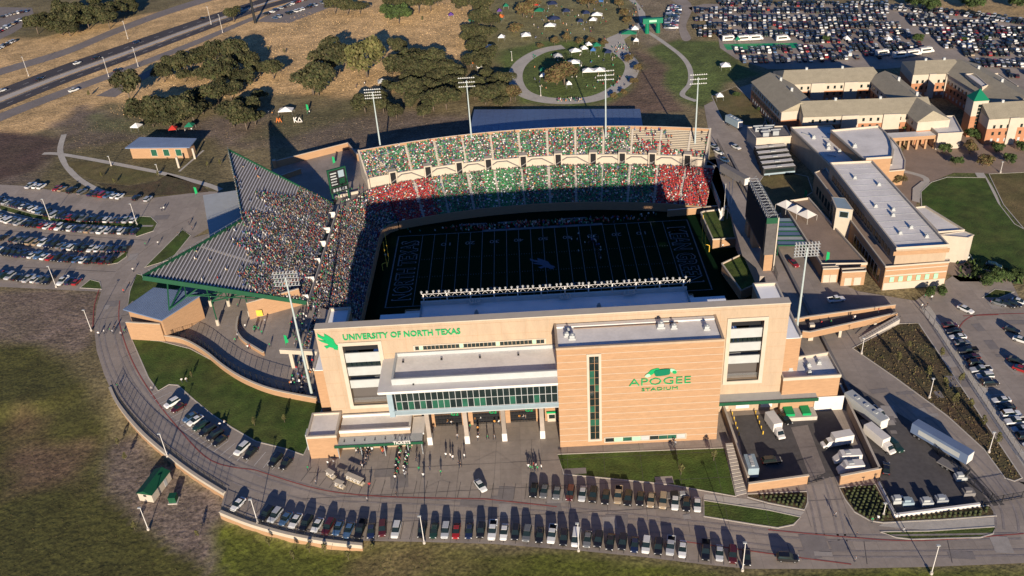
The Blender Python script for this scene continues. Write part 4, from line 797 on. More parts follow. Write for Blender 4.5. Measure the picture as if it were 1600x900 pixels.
for k in range(7): x, y = g(538+16*k, 690-1.0*k, 13.4); child(MB().box(x-.15, x+.15, y-.15, y+.15, 13.4, 13.65), 'canopy_light', K['black'], tk)
for x in (-56.9, -51, -45, -39, -35.4): child(MB().tube((x, -107.1, GZ), (x, -107.1, 12.9), .14, n=8), 'canopy_post', K['steel'], tk)
child(MB().box(-65.6, -64.35, -103.5, -101, GZ, 14.2), 'side_duct', K['panel'], tk)
# right annex, dock canopy and dock doors
ax = empty('dock_annex', (64, -92, GZ)); tag(ax, 'peach brick dock annex with a pale roof at the right end of the club building', 'annex')
az = 19.6; A = [g(1221, 566, az), g(1294, 554, az), g(1313, 589, az), g(1219, 600, az)]; A = [(57.7, A[0][1]), A[1], A[2], (57.7, A[2][1]-.2)]
child(MB().prism(A, GZ, az), 'brick_block', K['brick'], ax); child(MB().wall(A, .5, az, az+.9, 0, True), 'parapet', K['cream'], ax); child(MB().sheet(A, az+.05), 'roof', K['roof'], ax)
for u, v in ((.2, .5), (.55, .6), (.75, .65), (.5, .25)): p = lerp(lerp(A[0], A[1], u), lerp(A[3], A[2], u), 1-v); child(roofunit(p[0], p[1], az+.05, .9, ''), 'rooftop_fan', K['panel'], ax)
yd = A[3][1]; child(MB().box(66.5, 74, yd-.2, yd-.02, GZ, GZ+4.6), 'roller_door', K['white'], ax)
child(MB().box(41.2, 66.5, YS-3.4, YS-.03, 14.3, 14.9), 'dock_canopy', K['panel'], ax); child(MB().box(41.0, 66.7, YS-3.6, YS-3.4, 14.0, 15.0), 'canopy_edge', K['green'], ax)
for x0, x1, m in ((46.5, 50, 'white'), (53, 56, 'white'), (42.4, 44.6, 'cream')): child(MB().box(x0, x1, YS-.2, YS-.03, GZ+1, GZ+4), 'dock_door', K[m], ax)
child(MB().box(57.8, 66.5, YS-5.2, YS-1.0, GZ, GZ+1.2), 'dock_platform', K['conc2'], ax); child(MB().box(58.5, 60.8, YS-4.6, YS-1.4, GZ+1.2, GZ+1.9), 'green_bin', K['sign'], ax); child(MB().box(62.8, 65, YS-4.6, YS-1.4, GZ+1.2, GZ+1.9), 'green_bin', K['sign'], ax)
for x in (45.4, 51.5):
    for y in range(5): child(MB().tube((x, YS-1.5-2.0*y, GZ), (x, YS-1.5-2.0*y, GZ+1.1), .14, n=6), 'yellow_bollard', K['yellow'], ax)
def wallpx(px, h, label, t=.4, m='brick', capm='cream', z0=GZ): return brickwall(px, h, label, t, z0, m, capm)
wallpx([(1128, 640), (1168, 757)], 2.4, 'brick wall between the front lawn steps and the dock yard', m='stone'); wallpx([(1168, 768), (1262, 755)], 2.6, 'peach brick wall along the front of the dock yard, left of its gate')
wallpx([(1311, 757), (1374, 745)], 2.8, 'peach brick wall along the front of the dock yard, right of its gate'); wallpx([(1372, 746), (1310, 612)], 2.8, 'tall brick wall between the dock yard and the truck compound', m='roofdk')
wallpx([(1398, 808), (1530, 791)], .8, 'low pale wall at the front of the truck compound', m='white', capm='white'); wallpx([(1372, 757), (1398, 808)], .8, 'low pale wall on the left side of the truck compound', m='white', capm='white')
st = empty('garden_steps', (*g(1140, 735), GZ)); tag(st, 'flight of pale concrete steps beside the front lawn', 'steps')
pa, pb, pc, pd = g(1133, 700), g(1144, 699), g(1167, 772), g(1151, 776)
for k in range(15):
    t0, t1 = k/15, (k+1)/15; child(MB().prism([lerp(pa, pd, t0), lerp(pb, pc, t0), lerp(pb, pc, t1-.012), lerp(pa, pd, t1-.012)], GZ, GZ+.15+.1*(14-k)), 'step', K['conc2'], st)
# ------------------------------------------------------------------ other buildings
def block(name, px, z, label, wall='stone', roof='roof', par=.7, base=GZ, cap='cream', cat='building', root=None):
    P = G(px, base+z); o = root or empty(name, (*P[0], base))
    if not root: tag(o, label, cat)
    child(MB().prism(P, base, base+z), 'wall', K[wall], o); child(MB().sheet(P, base+z+.06), 'flat_roof', K[roof], o)
    if par: child(MB().wall(P, .45, base+z, base+z+par, 0, True), 'parapet', K[cap], o)
    return o, P
def wins(o, a, b, z0, h, n, wd, m='glass', out=.06, u0=.06, u1=.94, nm='window', frame=None):
    dx, dy = b[0]-a[0], b[1]-a[1]; L = math.hypot(dx, dy); dx /= L; dy /= L; nx, ny = dy, -dx
    for k in range(n):
        t = (u0+(u1-u0)*(k+.5)/n)*L; c = (a[0]+dx*t, a[1]+dy*t); q = []
        for s, d in ((-wd/2, -.1), (wd/2, -.1), (wd/2, out), (-wd/2, out)): q.append((c[0]+dx*s+nx*d, c[1]+dy*s+ny*d))
        w_ = child(MB().prism(q, z0, z0+h, bottom=True), nm, K[m], o)
        if frame:
            q = []
            for s, d in ((-wd/2-.2, -.1), (wd/2+.2, -.1), (wd/2+.2, out-.03), (-wd/2-.2, out-.03)): q.append((c[0]+dx*s+nx*d, c[1]+dy*s+ny*d))
            MB().prism(q, z0-.2, z0+h+.2, bottom=True).build('frame', K[frame], w_)
def gable(o, a, b, half, ze, rise, hip=0.0, ov=.5, m='shingle'):   # pitched roof with ridge from a to b
    dx, dy = b[0]-a[0], b[1]-a[1]; L = math.hypot(dx, dy); dx /= L; dy /= L; nx, ny = -dy, dx; h = half+ov
    e = [(a[0]+nx*h, a[1]+ny*h), (b[0]+nx*h, b[1]+ny*h), (b[0]-nx*h, b[1]-ny*h), (a[0]-nx*h, a[1]-ny*h)]
    ra = (a[0]+dx*hip, a[1]+dy*hip); rb_ = (b[0]-dx*hip, b[1]-dy*hip)
    mb = MB(); mb.add([(*p, ze) for p in e]+[(*ra, ze+rise), (*rb_, ze+rise)], [(0, 4, 5, 1), (2, 5, 4, 3), (1, 5, 2), (3, 4, 0), (3, 0, 1, 2)]); return child(mb, 'roof', K[m], o)
# athletic centre: lower range, tall hall, stair tower, lobby wing
ac = empty('athletic_centre', (*g(1384, 455), GZ)); tag(ac, 'long athletic centre with big grey flat roof and striped brick end, right of the stadium', 'building')
_, P = block('', [(1273, 271), (1290, 264), (1401, 411), (1483, 407), (1483, 410), (1384, 418)], 8.3, '', 'brick', 'roofdk', .5, root=ac); LP = P
_, P2 = block('', [(1297, 257), (1362, 254), (1481, 385), (1401, 390)], 13.8, '', 'stone', 'roof', .8, root=ac)
fa, fb_ = P[5], P[4]
for z, h, m in ((GZ+.0, 2.6, 'cream'), (GZ+4.9, .5, 'cream'), (GZ+7.0, .3, 'cream')): wins(ac, fa, fb_, z, h, 1, math.hypot(fb_[0]-fa[0], fb_[1]-fa[1])-.4, m, .08, 0, 1, 'stone_course')
wins(ac, fa, fb_, GZ+2.9, 1.8, 6, 1.3, 'mint', .2, .06, .9, 'awning_window')
wins(ac, P2[3], P2[2], GZ+11.7, 1.4, 1, 17, 'brick', .08, 0, 1, 'brick_course')
wins(ac, P2[0], P2[3], GZ+9.3, 2.2, 22, 1.8, 'glass', .1); wins(ac, LP[0], LP[5], GZ+1.2, 4.5, 9, 2.0, 'glass', .1, .62, .96, 'tall_window', frame='cream'); wins(ac, LP[0], LP[5], GZ+2, 3, 10, 1.6, 'glass', .1, .05, .5)
_, P3 = block('', [(1429, 326), (1446, 324), (1506, 361), (1466, 364)], 9.5, '', 'cream', 'roof', .6, root=ac)
_, P4 = block('', [(1463, 368), (1506, 362), (1521, 368), (1512, 372)], 9.3, '', 'cream', 'white', .3, root=ac)
wins(ac, P3[3], P3[2], GZ+3.5, 5, 4, 1.9, 'glassg', .12, .25, .95, 'lobby_window', frame='panel'); wins(ac, P3[3], P3[2], GZ+.4, 2.3, 3, 1.9, 'glassg', .12, .25, .85, 'lobby_door')
at_, P = block('stair_tower', [(1300, 308), (1320, 310), (1333, 328), (1307, 325)], 12.5, 'cream stair tower with a small square window beside the athletic centre', 'cream', 'bluegrey', .1)
wins(at_, P[3], P[2], GZ+9.4, 2.0, 1, 2.6, 'glass', .1, .2, .8, 'window', frame='bluegrey'); wins(at_, P[0], P[3], GZ+2, 9.5, 4, 1.2, 'glass', .1)
for u, v in ((.3, .2), (.7, .3), (.25, .55), (.55, .6), (.45, .66), (.6, .8), (.3, .85), (.75, .9)):
    p = lerp(lerp(P2[0], P2[1], u), lerp(P2[3], P2[2], u), v); child(roofunit(p[0], p[1], GZ+13.86, .9, ''), 'roof_vent', K['panel'], ac)
for k in range(1, 14): a, b = lerp(P2[0], P2[3], k/14), lerp(P2[1], P2[2], k/14); child(MB().beam((*a, GZ+13.9), (*b, GZ+13.9), .12, .05), 'roof_seam', K['panel'], ac)
gy = empty('curved_hall', (*g(1300, 265), GZ)); tag(gy, 'flat-roofed hall with a curved right-hand end behind the athletic centre', 'building')
block('', [(1236, 201), (1298, 198), (1350, 256), (1297, 259)], 9, '', 'stone', 'roof', .7, root=gy)
_, P = block('', smooth([(1298, 206), (1372, 199)], 1)+[(1384, 210), (1391, 222), (1394, 235), (1393, 247), (1349, 250)], 12.5, '', 'brick', 'roof', .8, root=gy)
block('', [(1372, 205), (1392, 216), (1406, 233), (1414, 252), (1413, 266), (1378, 269), (1350, 262), (1393, 258), (1396, 235)], 6, '', 'brick', 'roof', .4, root=gy)
for u, v in ((.3, .3), (.5, .5), (.6, .7), (.4, .6)): p = lerp(lerp(g(1236, 201, 18), g(1298, 198, 18), u), lerp(g(1297, 259, 18), g(1350, 256, 18), u), v); child(roofunit(p[0], p[1], GZ+9.06, 1.1, ''), 'roof_unit', K['panel'], gy)
for u, v in ((.15, .15), (.75, .2), (.2, .75), (.8, .8), (.55, .3)):
    p = lerp(lerp(g(1236, 201, 18), g(1298, 198, 18), u), lerp(g(1297, 259, 18), g(1350, 256, 18), u), v); q_ = (p[0]+rnd.uniform(2, 5), p[1]-rnd.uniform(1, 4)); child(MB().beam((*p, GZ+9.3), (*q_, GZ+9.3), .3, .25), 'roof_duct', K['steel'], gy)
p = g(1335, 230, 21.5); child(roofunit(p[0], p[1], GZ+12.56, 1.2, ''), 'roof_unit', K['panel'], gy)
wk = empty('covered_walkway', (*g(1400, 220), GZ)); tag(wk, 'brick covered walkway with open bays left of the white hall', 'walkway')
P = G([(1383, 208), (1460, 204), (1466, 211), (1390, 216)], GZ+5.5); child(MB().prism(P, GZ+4, GZ+5.5, 0, 1, True), 'canopy', [K['brick'], K['roof']], wk)
for k in range(6):
    for a, b in ((P[0], P[1]), (P[3], P[2])): q = lerp(a, b, (k+.3)/5.6); child(MB().box(q[0]-.4, q[0]+.4, q[1]-.4, q[1]+.4, GZ, GZ+4), 'pier', K['brick'], wk)
block('white_hall', [(1436, 184), (1490, 182), (1504, 208), (1466, 210)], 6.5, 'white-walled hall with grey roof between the two dormitories', 'cream', 'roof', .5)
ey, P = block('equipment_yard', [(1168, 200), (1228, 198), (1236, 214), (1182, 217)], 6, 'white-walled equipment yard with pipes on top beside the parked coaches', 'cream', 'tread', .5)
for u, v in ((.2, .3), (.35, .5), (.5, .3), (.3, .8), (.6, .7)):
    p = lerp(lerp(P[0], P[1], u), lerp(P[3], P[2], u), v); b = MB(); b.box(p[0]-1.2, p[0]+1.2, p[1]-1, p[1]+1, GZ+6, GZ+7.8); b.tube((p[0]-2, p[1], GZ+8.2), (p[0]+2, p[1], GZ+8.2), .3, n=6); child(b, 'cooling_unit', K['steel'], ey)
for k, px in enumerate([(1225, 232), (1248, 222)]):
    x, y = g(*px); tag(MB().box(x-3.2, x+3.2, y-.3, y+.3, GZ, GZ+5).build('screen_wall', K['cream']), 'cream screen wall %s the row of coaches' % ('in front of', 'behind the right end of')[k], 'wall')
ts, P = block('raised_terrace', [(1222, 318), (1263, 312), (1354, 414), (1284, 415)], 4.2, 'raised brown terrace with railing between the stadium and the athletic centre', 'brick', 'roofdk', .9, cat='terrace')
for px in ([(1285, 418), (1310, 417), (1311, 420), (1286, 421)], [(1315, 421), (1352, 419), (1353, 424), (1316, 426)]):
    kb, P = block('kiosk', px, 5.0, 'brick kiosk at the near end of the raised terrace, %s of the pair' % ('left' if px[0][0] == 1285 else 'right'), 'brick', 'black', .4); wins(kb, P[3], P[2], GZ+.1, 2.8, 2, 2.2, 'cream', .08, .1, .9, 'door')
cnp = empty('shade_canopy', (*g(1235, 365), GZ)); tag(cnp, 'blue and green banded shade canopy behind the big scoreboard', 'canopy')
for k in range(6):
    a, b = g(1203+2.2*k, 341+7.2*k, 13), g(1243+3*k, 341+7.2*k, 13); c, d = g(1243+3*k+2.6, 341+7.2*k+6.2, 13), g(1203+2.2*k+1.8, 341+7.2*k+6.2, 13)
    child(MB().prism([a, b, c, d], 12.7, 13, 0, None, True), 'canopy_panel', K[('bluegrey', 'blue', 'bluegrey', 'blue', 'panel', 'blue')[k]], cnp); child(MB().beam((*d, 12.9), (*c, 12.9), .25, .5), 'rafter', K['green'], cnp)
    for q in (c, d): child(MB().tube((*q, GZ), (*q, 12.8), .15, n=6), 'post', K['green'], cnp)
# dormitories: pitched wings round a court
def dorm(name, label, wings, ze, rise):
    o = empty(name, (*g(*wings[0][0], ze), GZ)); tag(o, label, 'dormitory')
    for k, (pa, pb, half, wl, hip, n) in enumerate(wings):
        a, b = g(*pa, ze+rise), g(*pb, ze+rise); dx, dy = b[0]-a[0], b[1]-a[1]; L = math.hypot(dx, dy); dx /= L; dy /= L; nx, ny = -dy*half, dx*half
        q = [(a[0]-nx, a[1]-ny), (b[0]-nx, b[1]-ny), (b[0]+nx, b[1]+ny), (a[0]+nx, a[1]+ny)]; zz = .003*k
        zm = GZ+(ze-GZ)*.62
        child(MB().prism(q, GZ, zm), 'brick_wall', K['brick2'], o); child(MB().prism([lerp(c, ((a[0]+b[0])/2, (a[1]+b[1])/2), -.002) for c in q], zm, ze-zz), 'upper_wall', K['cream'], o)
        gable(o, a, b, half, ze-zz, rise-zz, hip)
        for e, s in (((q[0], q[1]), 1), ((q[2], q[3]), 1)):
            for z in (GZ+1.2, GZ+4.0, GZ+6.9, GZ+9.6):
                if z+1.4 < ze: wins(o, e[0], e[1], z, 1.4, n, .95, 'glass' if z > GZ+3 else 'panel', .08, .05, .95)
        for t in (.25, .6): c = lerp(a, b, t); child(MB().box(c[0]-.5+1.5, c[0]+.5+1.5, c[1]-.5, c[1]+.5, ze+rise*.5, ze+rise+.9), 'roof_vent', K['panel'], o)
        if k in (0, 2): # shallow projecting bays
            for t in (.3, .62):
                c0, c1 = lerp(q[0], q[1], t), lerp(q[0], q[1], t+.13); child(MB().prism([c0, c1, (c1[0]-nx*.09, c1[1]-ny*.09), (c0[0]-nx*.09, c0[1]-ny*.09)], GZ, ze+.25), 'bay', K['cream'], o)
    return o
K['brick2'] = mat('orange_brick', (.34, .16, .085), .88, .1, .6, stretch=(1, 1, 6), fine=.08)
ZE = GZ+9.6
dorm('dormitory', 'courtyard dormitory with brown shingle roofs and cream and brick walls, the left one', [((1250, 158), (1450, 151), 8.5, 0, 0, 16), ((1203, 113), (1252, 160), 8.0, 0, 0, 12), ((1215, 110), (1375, 104), 8.5, 0, 3, 14), ((1380, 108), (1462, 176), 6.5, 0, 2, 12)], ZE, 3.6)
d2 = dorm('dormitory', 'courtyard dormitory with a green-capped corner tower, the right one', [((1534, 161), (1640, 155), 8.5, 0, 0, 9), ((1499, 92), (1605, 152), 9.0, 0, 0, 16), ((1420, 95), (1503, 92), 8.5, 0, 3, 9)], GZ+11, 3.4)
x, y = g(1520, 213); x0, y0 = x, y+2.5; child(MB().box(x0-3, x0+3, y0-3, y0+3, GZ, GZ+9), 'tower_base', K['brick2'], d2); child(MB().box(x0-3.02, x0+3.02, y0-3.02, y0+3.02, GZ+9, GZ+15.5), 'tower_top', K['cream'], d2); child(MB().cone((x0, y0), 4.6, GZ+15.5, GZ+19.5), 'tower_cap', K['sign2'], d2)
for k in range(8): child(MB().box(x0-.8, x0+.8, y0-3.12, y0-3.03, GZ+2.6+1.45*k, GZ+3.8+1.45*k), 'tower_window', K['glass'], d2)
block('service_block', [(1376, 128), (1384, 122), (1424, 148), (1398, 150)], 8, 'flat white-roofed service block tucked into the left dormitory', 'cream', 'white', .6)
block('penthouse_block', [(1508, 117), (1522, 116), (1543, 134), (1535, 137)], 13, 'pale lift block on the slate side of the right dormitory', 'cream', 'white', .5); block('lot_building', [(1551, 117), (1560, 116), (1590, 136), (1578, 138)], 6.5, 'low white building at the edge of the big car park behind the right dormitory', 'cream', 'white', .6)
K['sign2'].name = 'deep_green'
# slate-blue roofed halls
def shed_roof(name, px, z_hi, z_lo, label, wall='brick', wallpx=None, cat='pavilion'):   # px: far left, far right, near right, near left
    P = [g(*px[0], z_hi), g(*px[1], z_hi), g(*px[2], z_lo), g(*px[3], z_lo)]; c = (sum(p[0] for p in P)/4, sum(p[1] for p in P)/4); o = empty(name, (*c, GZ)); tag(o, label, cat)
    mb = MB(); zz = [z_hi, z_hi, z_lo, z_lo]; mb.add([(*p, z) for p, z in zip(P, zz)]+[(*p, z-.4) for p, z in zip(P, zz)], [(3, 2, 1, 0), (4, 5, 6, 7), (0, 1, 5, 4), (1, 2, 6, 5), (2, 3, 7, 6), (3, 0, 4, 7)]); child(mb, 'metal_roof', K['blue'], o)
    ins = [lerp(p, c, .12) for p in P]; mb = MB(); mb.add([(*p, GZ) for p in ins]+[(*p, z-.42) for p, z in zip(ins, zz)], [(0, 1, 5, 4), (1, 2, 6, 5), (2, 3, 7, 6), (3, 0, 4, 7), (7, 6, 5, 4)]); child(mb, 'wall', K[wall], o)
    for k in range(1, 24): a, b = lerp(P[0], P[1], k/24), lerp(P[3], P[2], k/24); child(MB().beam((*a, z_hi+.03), (*b, z_lo+.03), .07, .08), 'roof_seam', K['blue'], o)
    return o, ins
shed_roof('long_hall', [(741, 171), (1000, 170), (1006, 206), (733, 207)], 12.2, 15.8, 'long hall with a slate-blue metal roof behind the far stand', cat='hall')
pv, ins = shed_roof('garden_pavilion', [(218, 214), (307, 216), (296, 230), (195, 231)], 15.4, 14.4, 'brick pavilion with slate-blue roof and three windows by the footpath'); wins(pv, ins[3], ins[2], GZ+1.2, 3.0, 3, 2.6, 'glassg', .1, .3, .95, 'window', frame='cream')
for px in ((305, 248), (280, 262)): x, y = g(*px); child(MB().box(x-.4, x+.4, y-.4, y+.4, GZ, GZ+5), 'pavilion_column', K['cream'], pv)
gp, ins = shed_roof('gate_pavilion', [(240, 449), (318, 458), (252, 500), (192, 483)], 18.2, 17.6, 'peach brick gate pavilion with slate-blue roof under the wing tip')
# big folded grey wind screen at the back of the wing
sc_ = empty('wing_back_screen', (*g(345, 340), GZ)); tag(sc_, 'large plain grey-blue sloping screen roof behind the notch of the wing', 'screen')
q = [g(317, 305, 15), g(371, 297, 15), g(378, 345, 15), g(328, 372, 15)]; child(MB().prism(q, 14.6, 15, 0, None, True), 'roof_sheet', K['panel'], sc_); child(MB().prism([lerp(p, (sum(a[0] for a in q)/4, sum(a[1] for a in q)/4), .15) for p in q], GZ, 14.6), 'core_wall', K['bluegrey'], sc_)
# footbridge ramp on the right
rb_ = empty('entrance_ramp', (*g(1300, 515), GZ)); tag(rb_, 'peach-sided footbridge ramp rising to the right-hand concourse', 'ramp')
ra, rc = [(1213, 509, 13.4), (1262, 500, 13.2), (1398, 481, 9.6)], [(1222, 519, 13.4), (1264, 524, 13.2), (1401, 494, 9.6)]
A_ = [(*g(x, y, z), z) for x, y, z in ra]; B_ = [(*g(x, y, z), z) for x, y, z in rc]
mb = MB(); n = 3; mb.add(A_+B_+[(p[0], p[1], p[2]-.6) for p in A_]+[(p[0], p[1], p[2]-.6) for p in B_], [(i, n+i, n+i+1, i+1) for i in range(2)]+[(2*n+i, 2*n+i+1, 3*n+i+1, 3*n+i) for i in range(2)]); child(mb, 'ramp_deck', K['asph'], rb_)
for L_ in (A_, B_): child(MB().strip(offset([p[:2] for p in L_], .2), offset([p[:2] for p in L_], -.2), [p[2]-.9 for p in L_], [p[2]+1.2 for p in L_]), 'parapet', K['brick'], rb_); child(MB().strip(offset([p[:2] for p in L_], .28), offset([p[:2] for p in L_], -.28), [p[2]+1.2 for p in L_], [p[2]+1.35 for p in L_]), 'coping', K['cream'], rb_)
for t in (.35, .75):
    for L_ in (A_, B_): p = lerp(L_[1], L_[2], t); child(MB().box(p[0]-.4, p[0]+.4, p[1]-.4, p[1]+.4, GZ, p[2]-.6), 'pier', K['cream'], rb_)
p = A_[1]; child(MB().box(p[0]-.7, p[0]+.7, p[1]-4.5, p[1]-3.3, GZ, 14.6), 'pylon', K['cream'], rb_)
sx_ = empty('slope_stairs', (*g(1375, 520), GZ)); tag(sx_, 'stairs with railing climbing beside the entrance ramp', 'stairs'); pa, pb = g(1345, 534), g(1405, 506)
for k in range(16): a, b = lerp(pa, pb, k/16), lerp(pa, pb, (k+1)/16); child(MB().prism([a, b, (b[0], b[1]+2), (a[0], a[1]+2)], GZ, GZ+.12+.1*k), 'step', K['conc2'], sx_)
for s in (0, 2): child(MB().beam((pa[0], pa[1]+s, GZ+1.1), (pb[0], pb[1]+s, GZ+2.7), .08, .08), 'handrail', K['black'], sx_)
# left gateway beside the club building
gt = empty('side_gateway', (*g(465, 590), GZ)); tag(gt, 'cream post-and-beam gateway left of the club building', 'gateway'); pa, pb = g(438, 548, 15), g(500, 551, 15)
child(MB().beam((*pa, 15), (*pb, 15), 1.0, 1.4), 'beam', K['cream'], gt)
for t in (.25, .6): p = lerp(pa, pb, t); child(MB().box(p[0]-.5, p[0]+.5, p[1]-.5, p[1]+.5, GZ, 14.3), 'post', K['cream'], gt)
brickwall([(206, 530), (259, 533)], 6.5, 'peach brick wall below the blue roof of the gate pavilion')
brickwall([(259, 532), (290, 538), (322, 556), (352, 580), (385, 600), (430, 617), (496, 630)], 1.9, 'curving peach brick wall with pale coping above the left lawn', sm=5)
brickwall([(373, 500), (371, 520), (380, 535), (398, 547), (413, 556)], 1.3, 'short curved seat wall on the left concourse', sm=4)
# retaining wall with picket fence along the ring road
def fence(px, h, label, z0=GZ, step=2.4, sm=5, pick=.33, inset=0, m='black'):
    P = G(smooth(px, sm) if sm else px, z0); P = offset(P, inset) if inset else P; o = empty('picket_fence', (*P[0], z0)); tag(o, label, 'fence')
    for z in (h, .25): child(MB().wall(P, .06, z0+z-.07, z0+z), 'rail', K[m], o)
    pm = MB().box(-.06, .06, -.06, .06, 0, h+.1).mesh('post', K[m])
    for x, y, dx, dy in along(P, step): link('post', pm, o, (x-P[0][0], y-P[0][1], 0))
    if pick:
        mb = MB()
        for x, y, dx, dy in along(P, pick): mb.box(x-.017, x+.017, y-.017, y+.017, z0+.1, z0+h)
        child(mb, 'pickets', K[m], o, kind='stuff')
for px, lab in ((WALL, 'long curved'), (WALL2, 'short curved')):
    P = G(px); o = empty('retaining_wall', (*P[0], GZ)); tag(o, '%s pale retaining wall with peach foot %s' % (lab, 'left of the ring road' if lab[0] == 'l' else 'below the first front-row cars'), 'wall')
    child(MB().wall(P, .5, GZ-.9, GZ+.15), 'wall_face', K['cream'], o); child(MB().wall(P, .56, GZ-3, GZ-.9), 'brick_foot', K['brick'], o); child(MB().wall(P, .8, GZ+.15, GZ+.4), 'coping', K['cream'], o)
fence([tuple(p) for p in WALL], 2.2, 'black picket fence on the long curved retaining wall', GZ+.4, sm=0, inset=.9); fence([tuple(p) for p in WALL2], 1.6, 'black picket fence on the short retaining wall by the front row', GZ+.4, sm=0, inset=.7)
fence([(262, 527), (295, 533), (320, 545), (345, 565), (380, 588), (430, 606), (490, 620)], 3.0, 'tall black fence inside the curving brick wall', pick=.5)
fence([(1436, 484), (1466, 520), (1530, 618), (1620, 752)], 2.4, 'tan-panelled fence along the right-hand car row', pick=0, sm=0, m='tread', step=3)
fence([(1372, 757), (1398, 808)], 2.2, 'black fence on the left side of the truck compound', GZ, sm=0); fence([(1445, 690), (1500, 745), (1560, 790)], 2.2, 'black fence between the truck compound and the drive', GZ, sm=0)
fence([(1262, 757), (1288, 750)], 2.2, 'black sliding gate across the dock yard entrance', GZ, sm=0); fence([(1535, 790), (1600, 778)], 2.2, 'black fence across the right end of the drive', GZ, sm=0)
fence([(1120, 225), (1140, 262), (1185, 345), (1215, 440)], 2.4, 'dark fence between the stadium and the service road', GZ, sm=0, pick=.6)
# small green-roofed hut and transformer in the near left grass
hz = GZ-2.2; hx, hy = g(244, 765, hz); ht = empty('pump_hut', (hx, hy, hz), R_(-14)); tag(ht, 'small cream hut with a green metal roof in the near left grass', 'hut')
MB().box(-2.0, 2.0, -4.2, 4.2, 0, 2.7).build('wall', K['cream'], ht); b = MB(); b.add([(-2.3, -4.4, 2.65), (2.3, -4.4, 2.65), (2.3, 4.4, 2.65), (-2.3, 4.4, 2.65), (0, -4.4, 3.7), (0, 4.4, 3.7)], [(0, 4, 5, 3), (1, 2, 5, 4), (0, 1, 4), (2, 3, 5), (3, 2, 1, 0)]); b.build('roof', K['green'], ht); MB().box(1.98, 2.06, 1.2, 2.2, .1, 2.2).build('door', K['panel'], ht); MB().box(-.4, .4, -4.25, -4.18, 1.7, 2.3).build('vent', K['black'], ht)
x, y = g(272, 783, hz); o = empty('transformer_box', (x, y, hz)); tag(o, 'dark green transformer cabinet on a slab beside the hut', 'transformer'); MB().box(-1.2, 1.2, -1.2, 1.2, 0, .25).build('slab', K['conc2'], o); MB().box(-.9, .9, -.9, .9, .25, 1.9).build('cabinet', K['green'], o); MB().box(-.95, .95, -.95, .95, 1.9, 2.0).build('lid', K['green'], o)
# inflatable arch, letters on the lawn
x0, y0 = g(1011, 52); x1, y1 = g(1028, 51); ia = empty('inflatable_arch', ((x0+x1)/2, y0, GZ)); tag(ia, 'green inflatable entrance arch at the edge of the tailgate area', 'arch')
for x in (x0, x1): child(MB().tube((x, y0, GZ), (x, y0, GZ+6), 1.3, 1.1, 10), 'leg', K['sign2'], ia)
child(MB().box(x0-2.5, x1+2.5, y0-1.2, y0+1.2, GZ+5.6, GZ+8.4), 'crown', K['sign2'], ia); child(MB().box(x0+1, x1-1, y0-1.25, y0-1.2, GZ+6.4, GZ+7.6), 'banner', K['mint'], ia)
for s, px, m, lab in (('K', (463, 191), 'white', 'white letter K standing on the lawn'), ('Δ', (469, 191), 'white', 'white triangle letter standing on the lawn')):
    x, y = g(*px)
    if s == 'K': me = textmesh('K', 1.9, 2.6, .4, .02, (1, 0, 0), (0, 0, 1), (x, y, GZ+1.35), K[m])
    else: b = MB(); b.beam((x-1.1, y, GZ+.1), (x, y, GZ+2.5), .4, .35); b.beam((x+1.1, y, GZ+.1), (x, y, GZ+2.5), .4, .35); b.beam((x-1.1, y, GZ+.25), (x+1.1, y, GZ+.25), .4, .35); me = b.mesh('letter', K[m])
    tag(link('lawn_letter', me), lab, 'letter')
for k, px in enumerate([(434, 191), (438, 191)]):
    x, y = g(*px); b = MB(); b.beam((x-.7, y, GZ), (x, y, GZ+2.3), .3, .3); b.beam((x+.7, y, GZ), (x, y, GZ+2.3), .3, .3); b.beam((x-.35, y, GZ+.9), (x+.35, y, GZ+.9), .3, .25); tag(link('lawn_letter', b.mesh('letter', mat('orange_board', (.5, .14, .03), .7, 0))), 'orange letter A standing on the lawn, %s of two' % ('left', 'right')[k], 'letter')
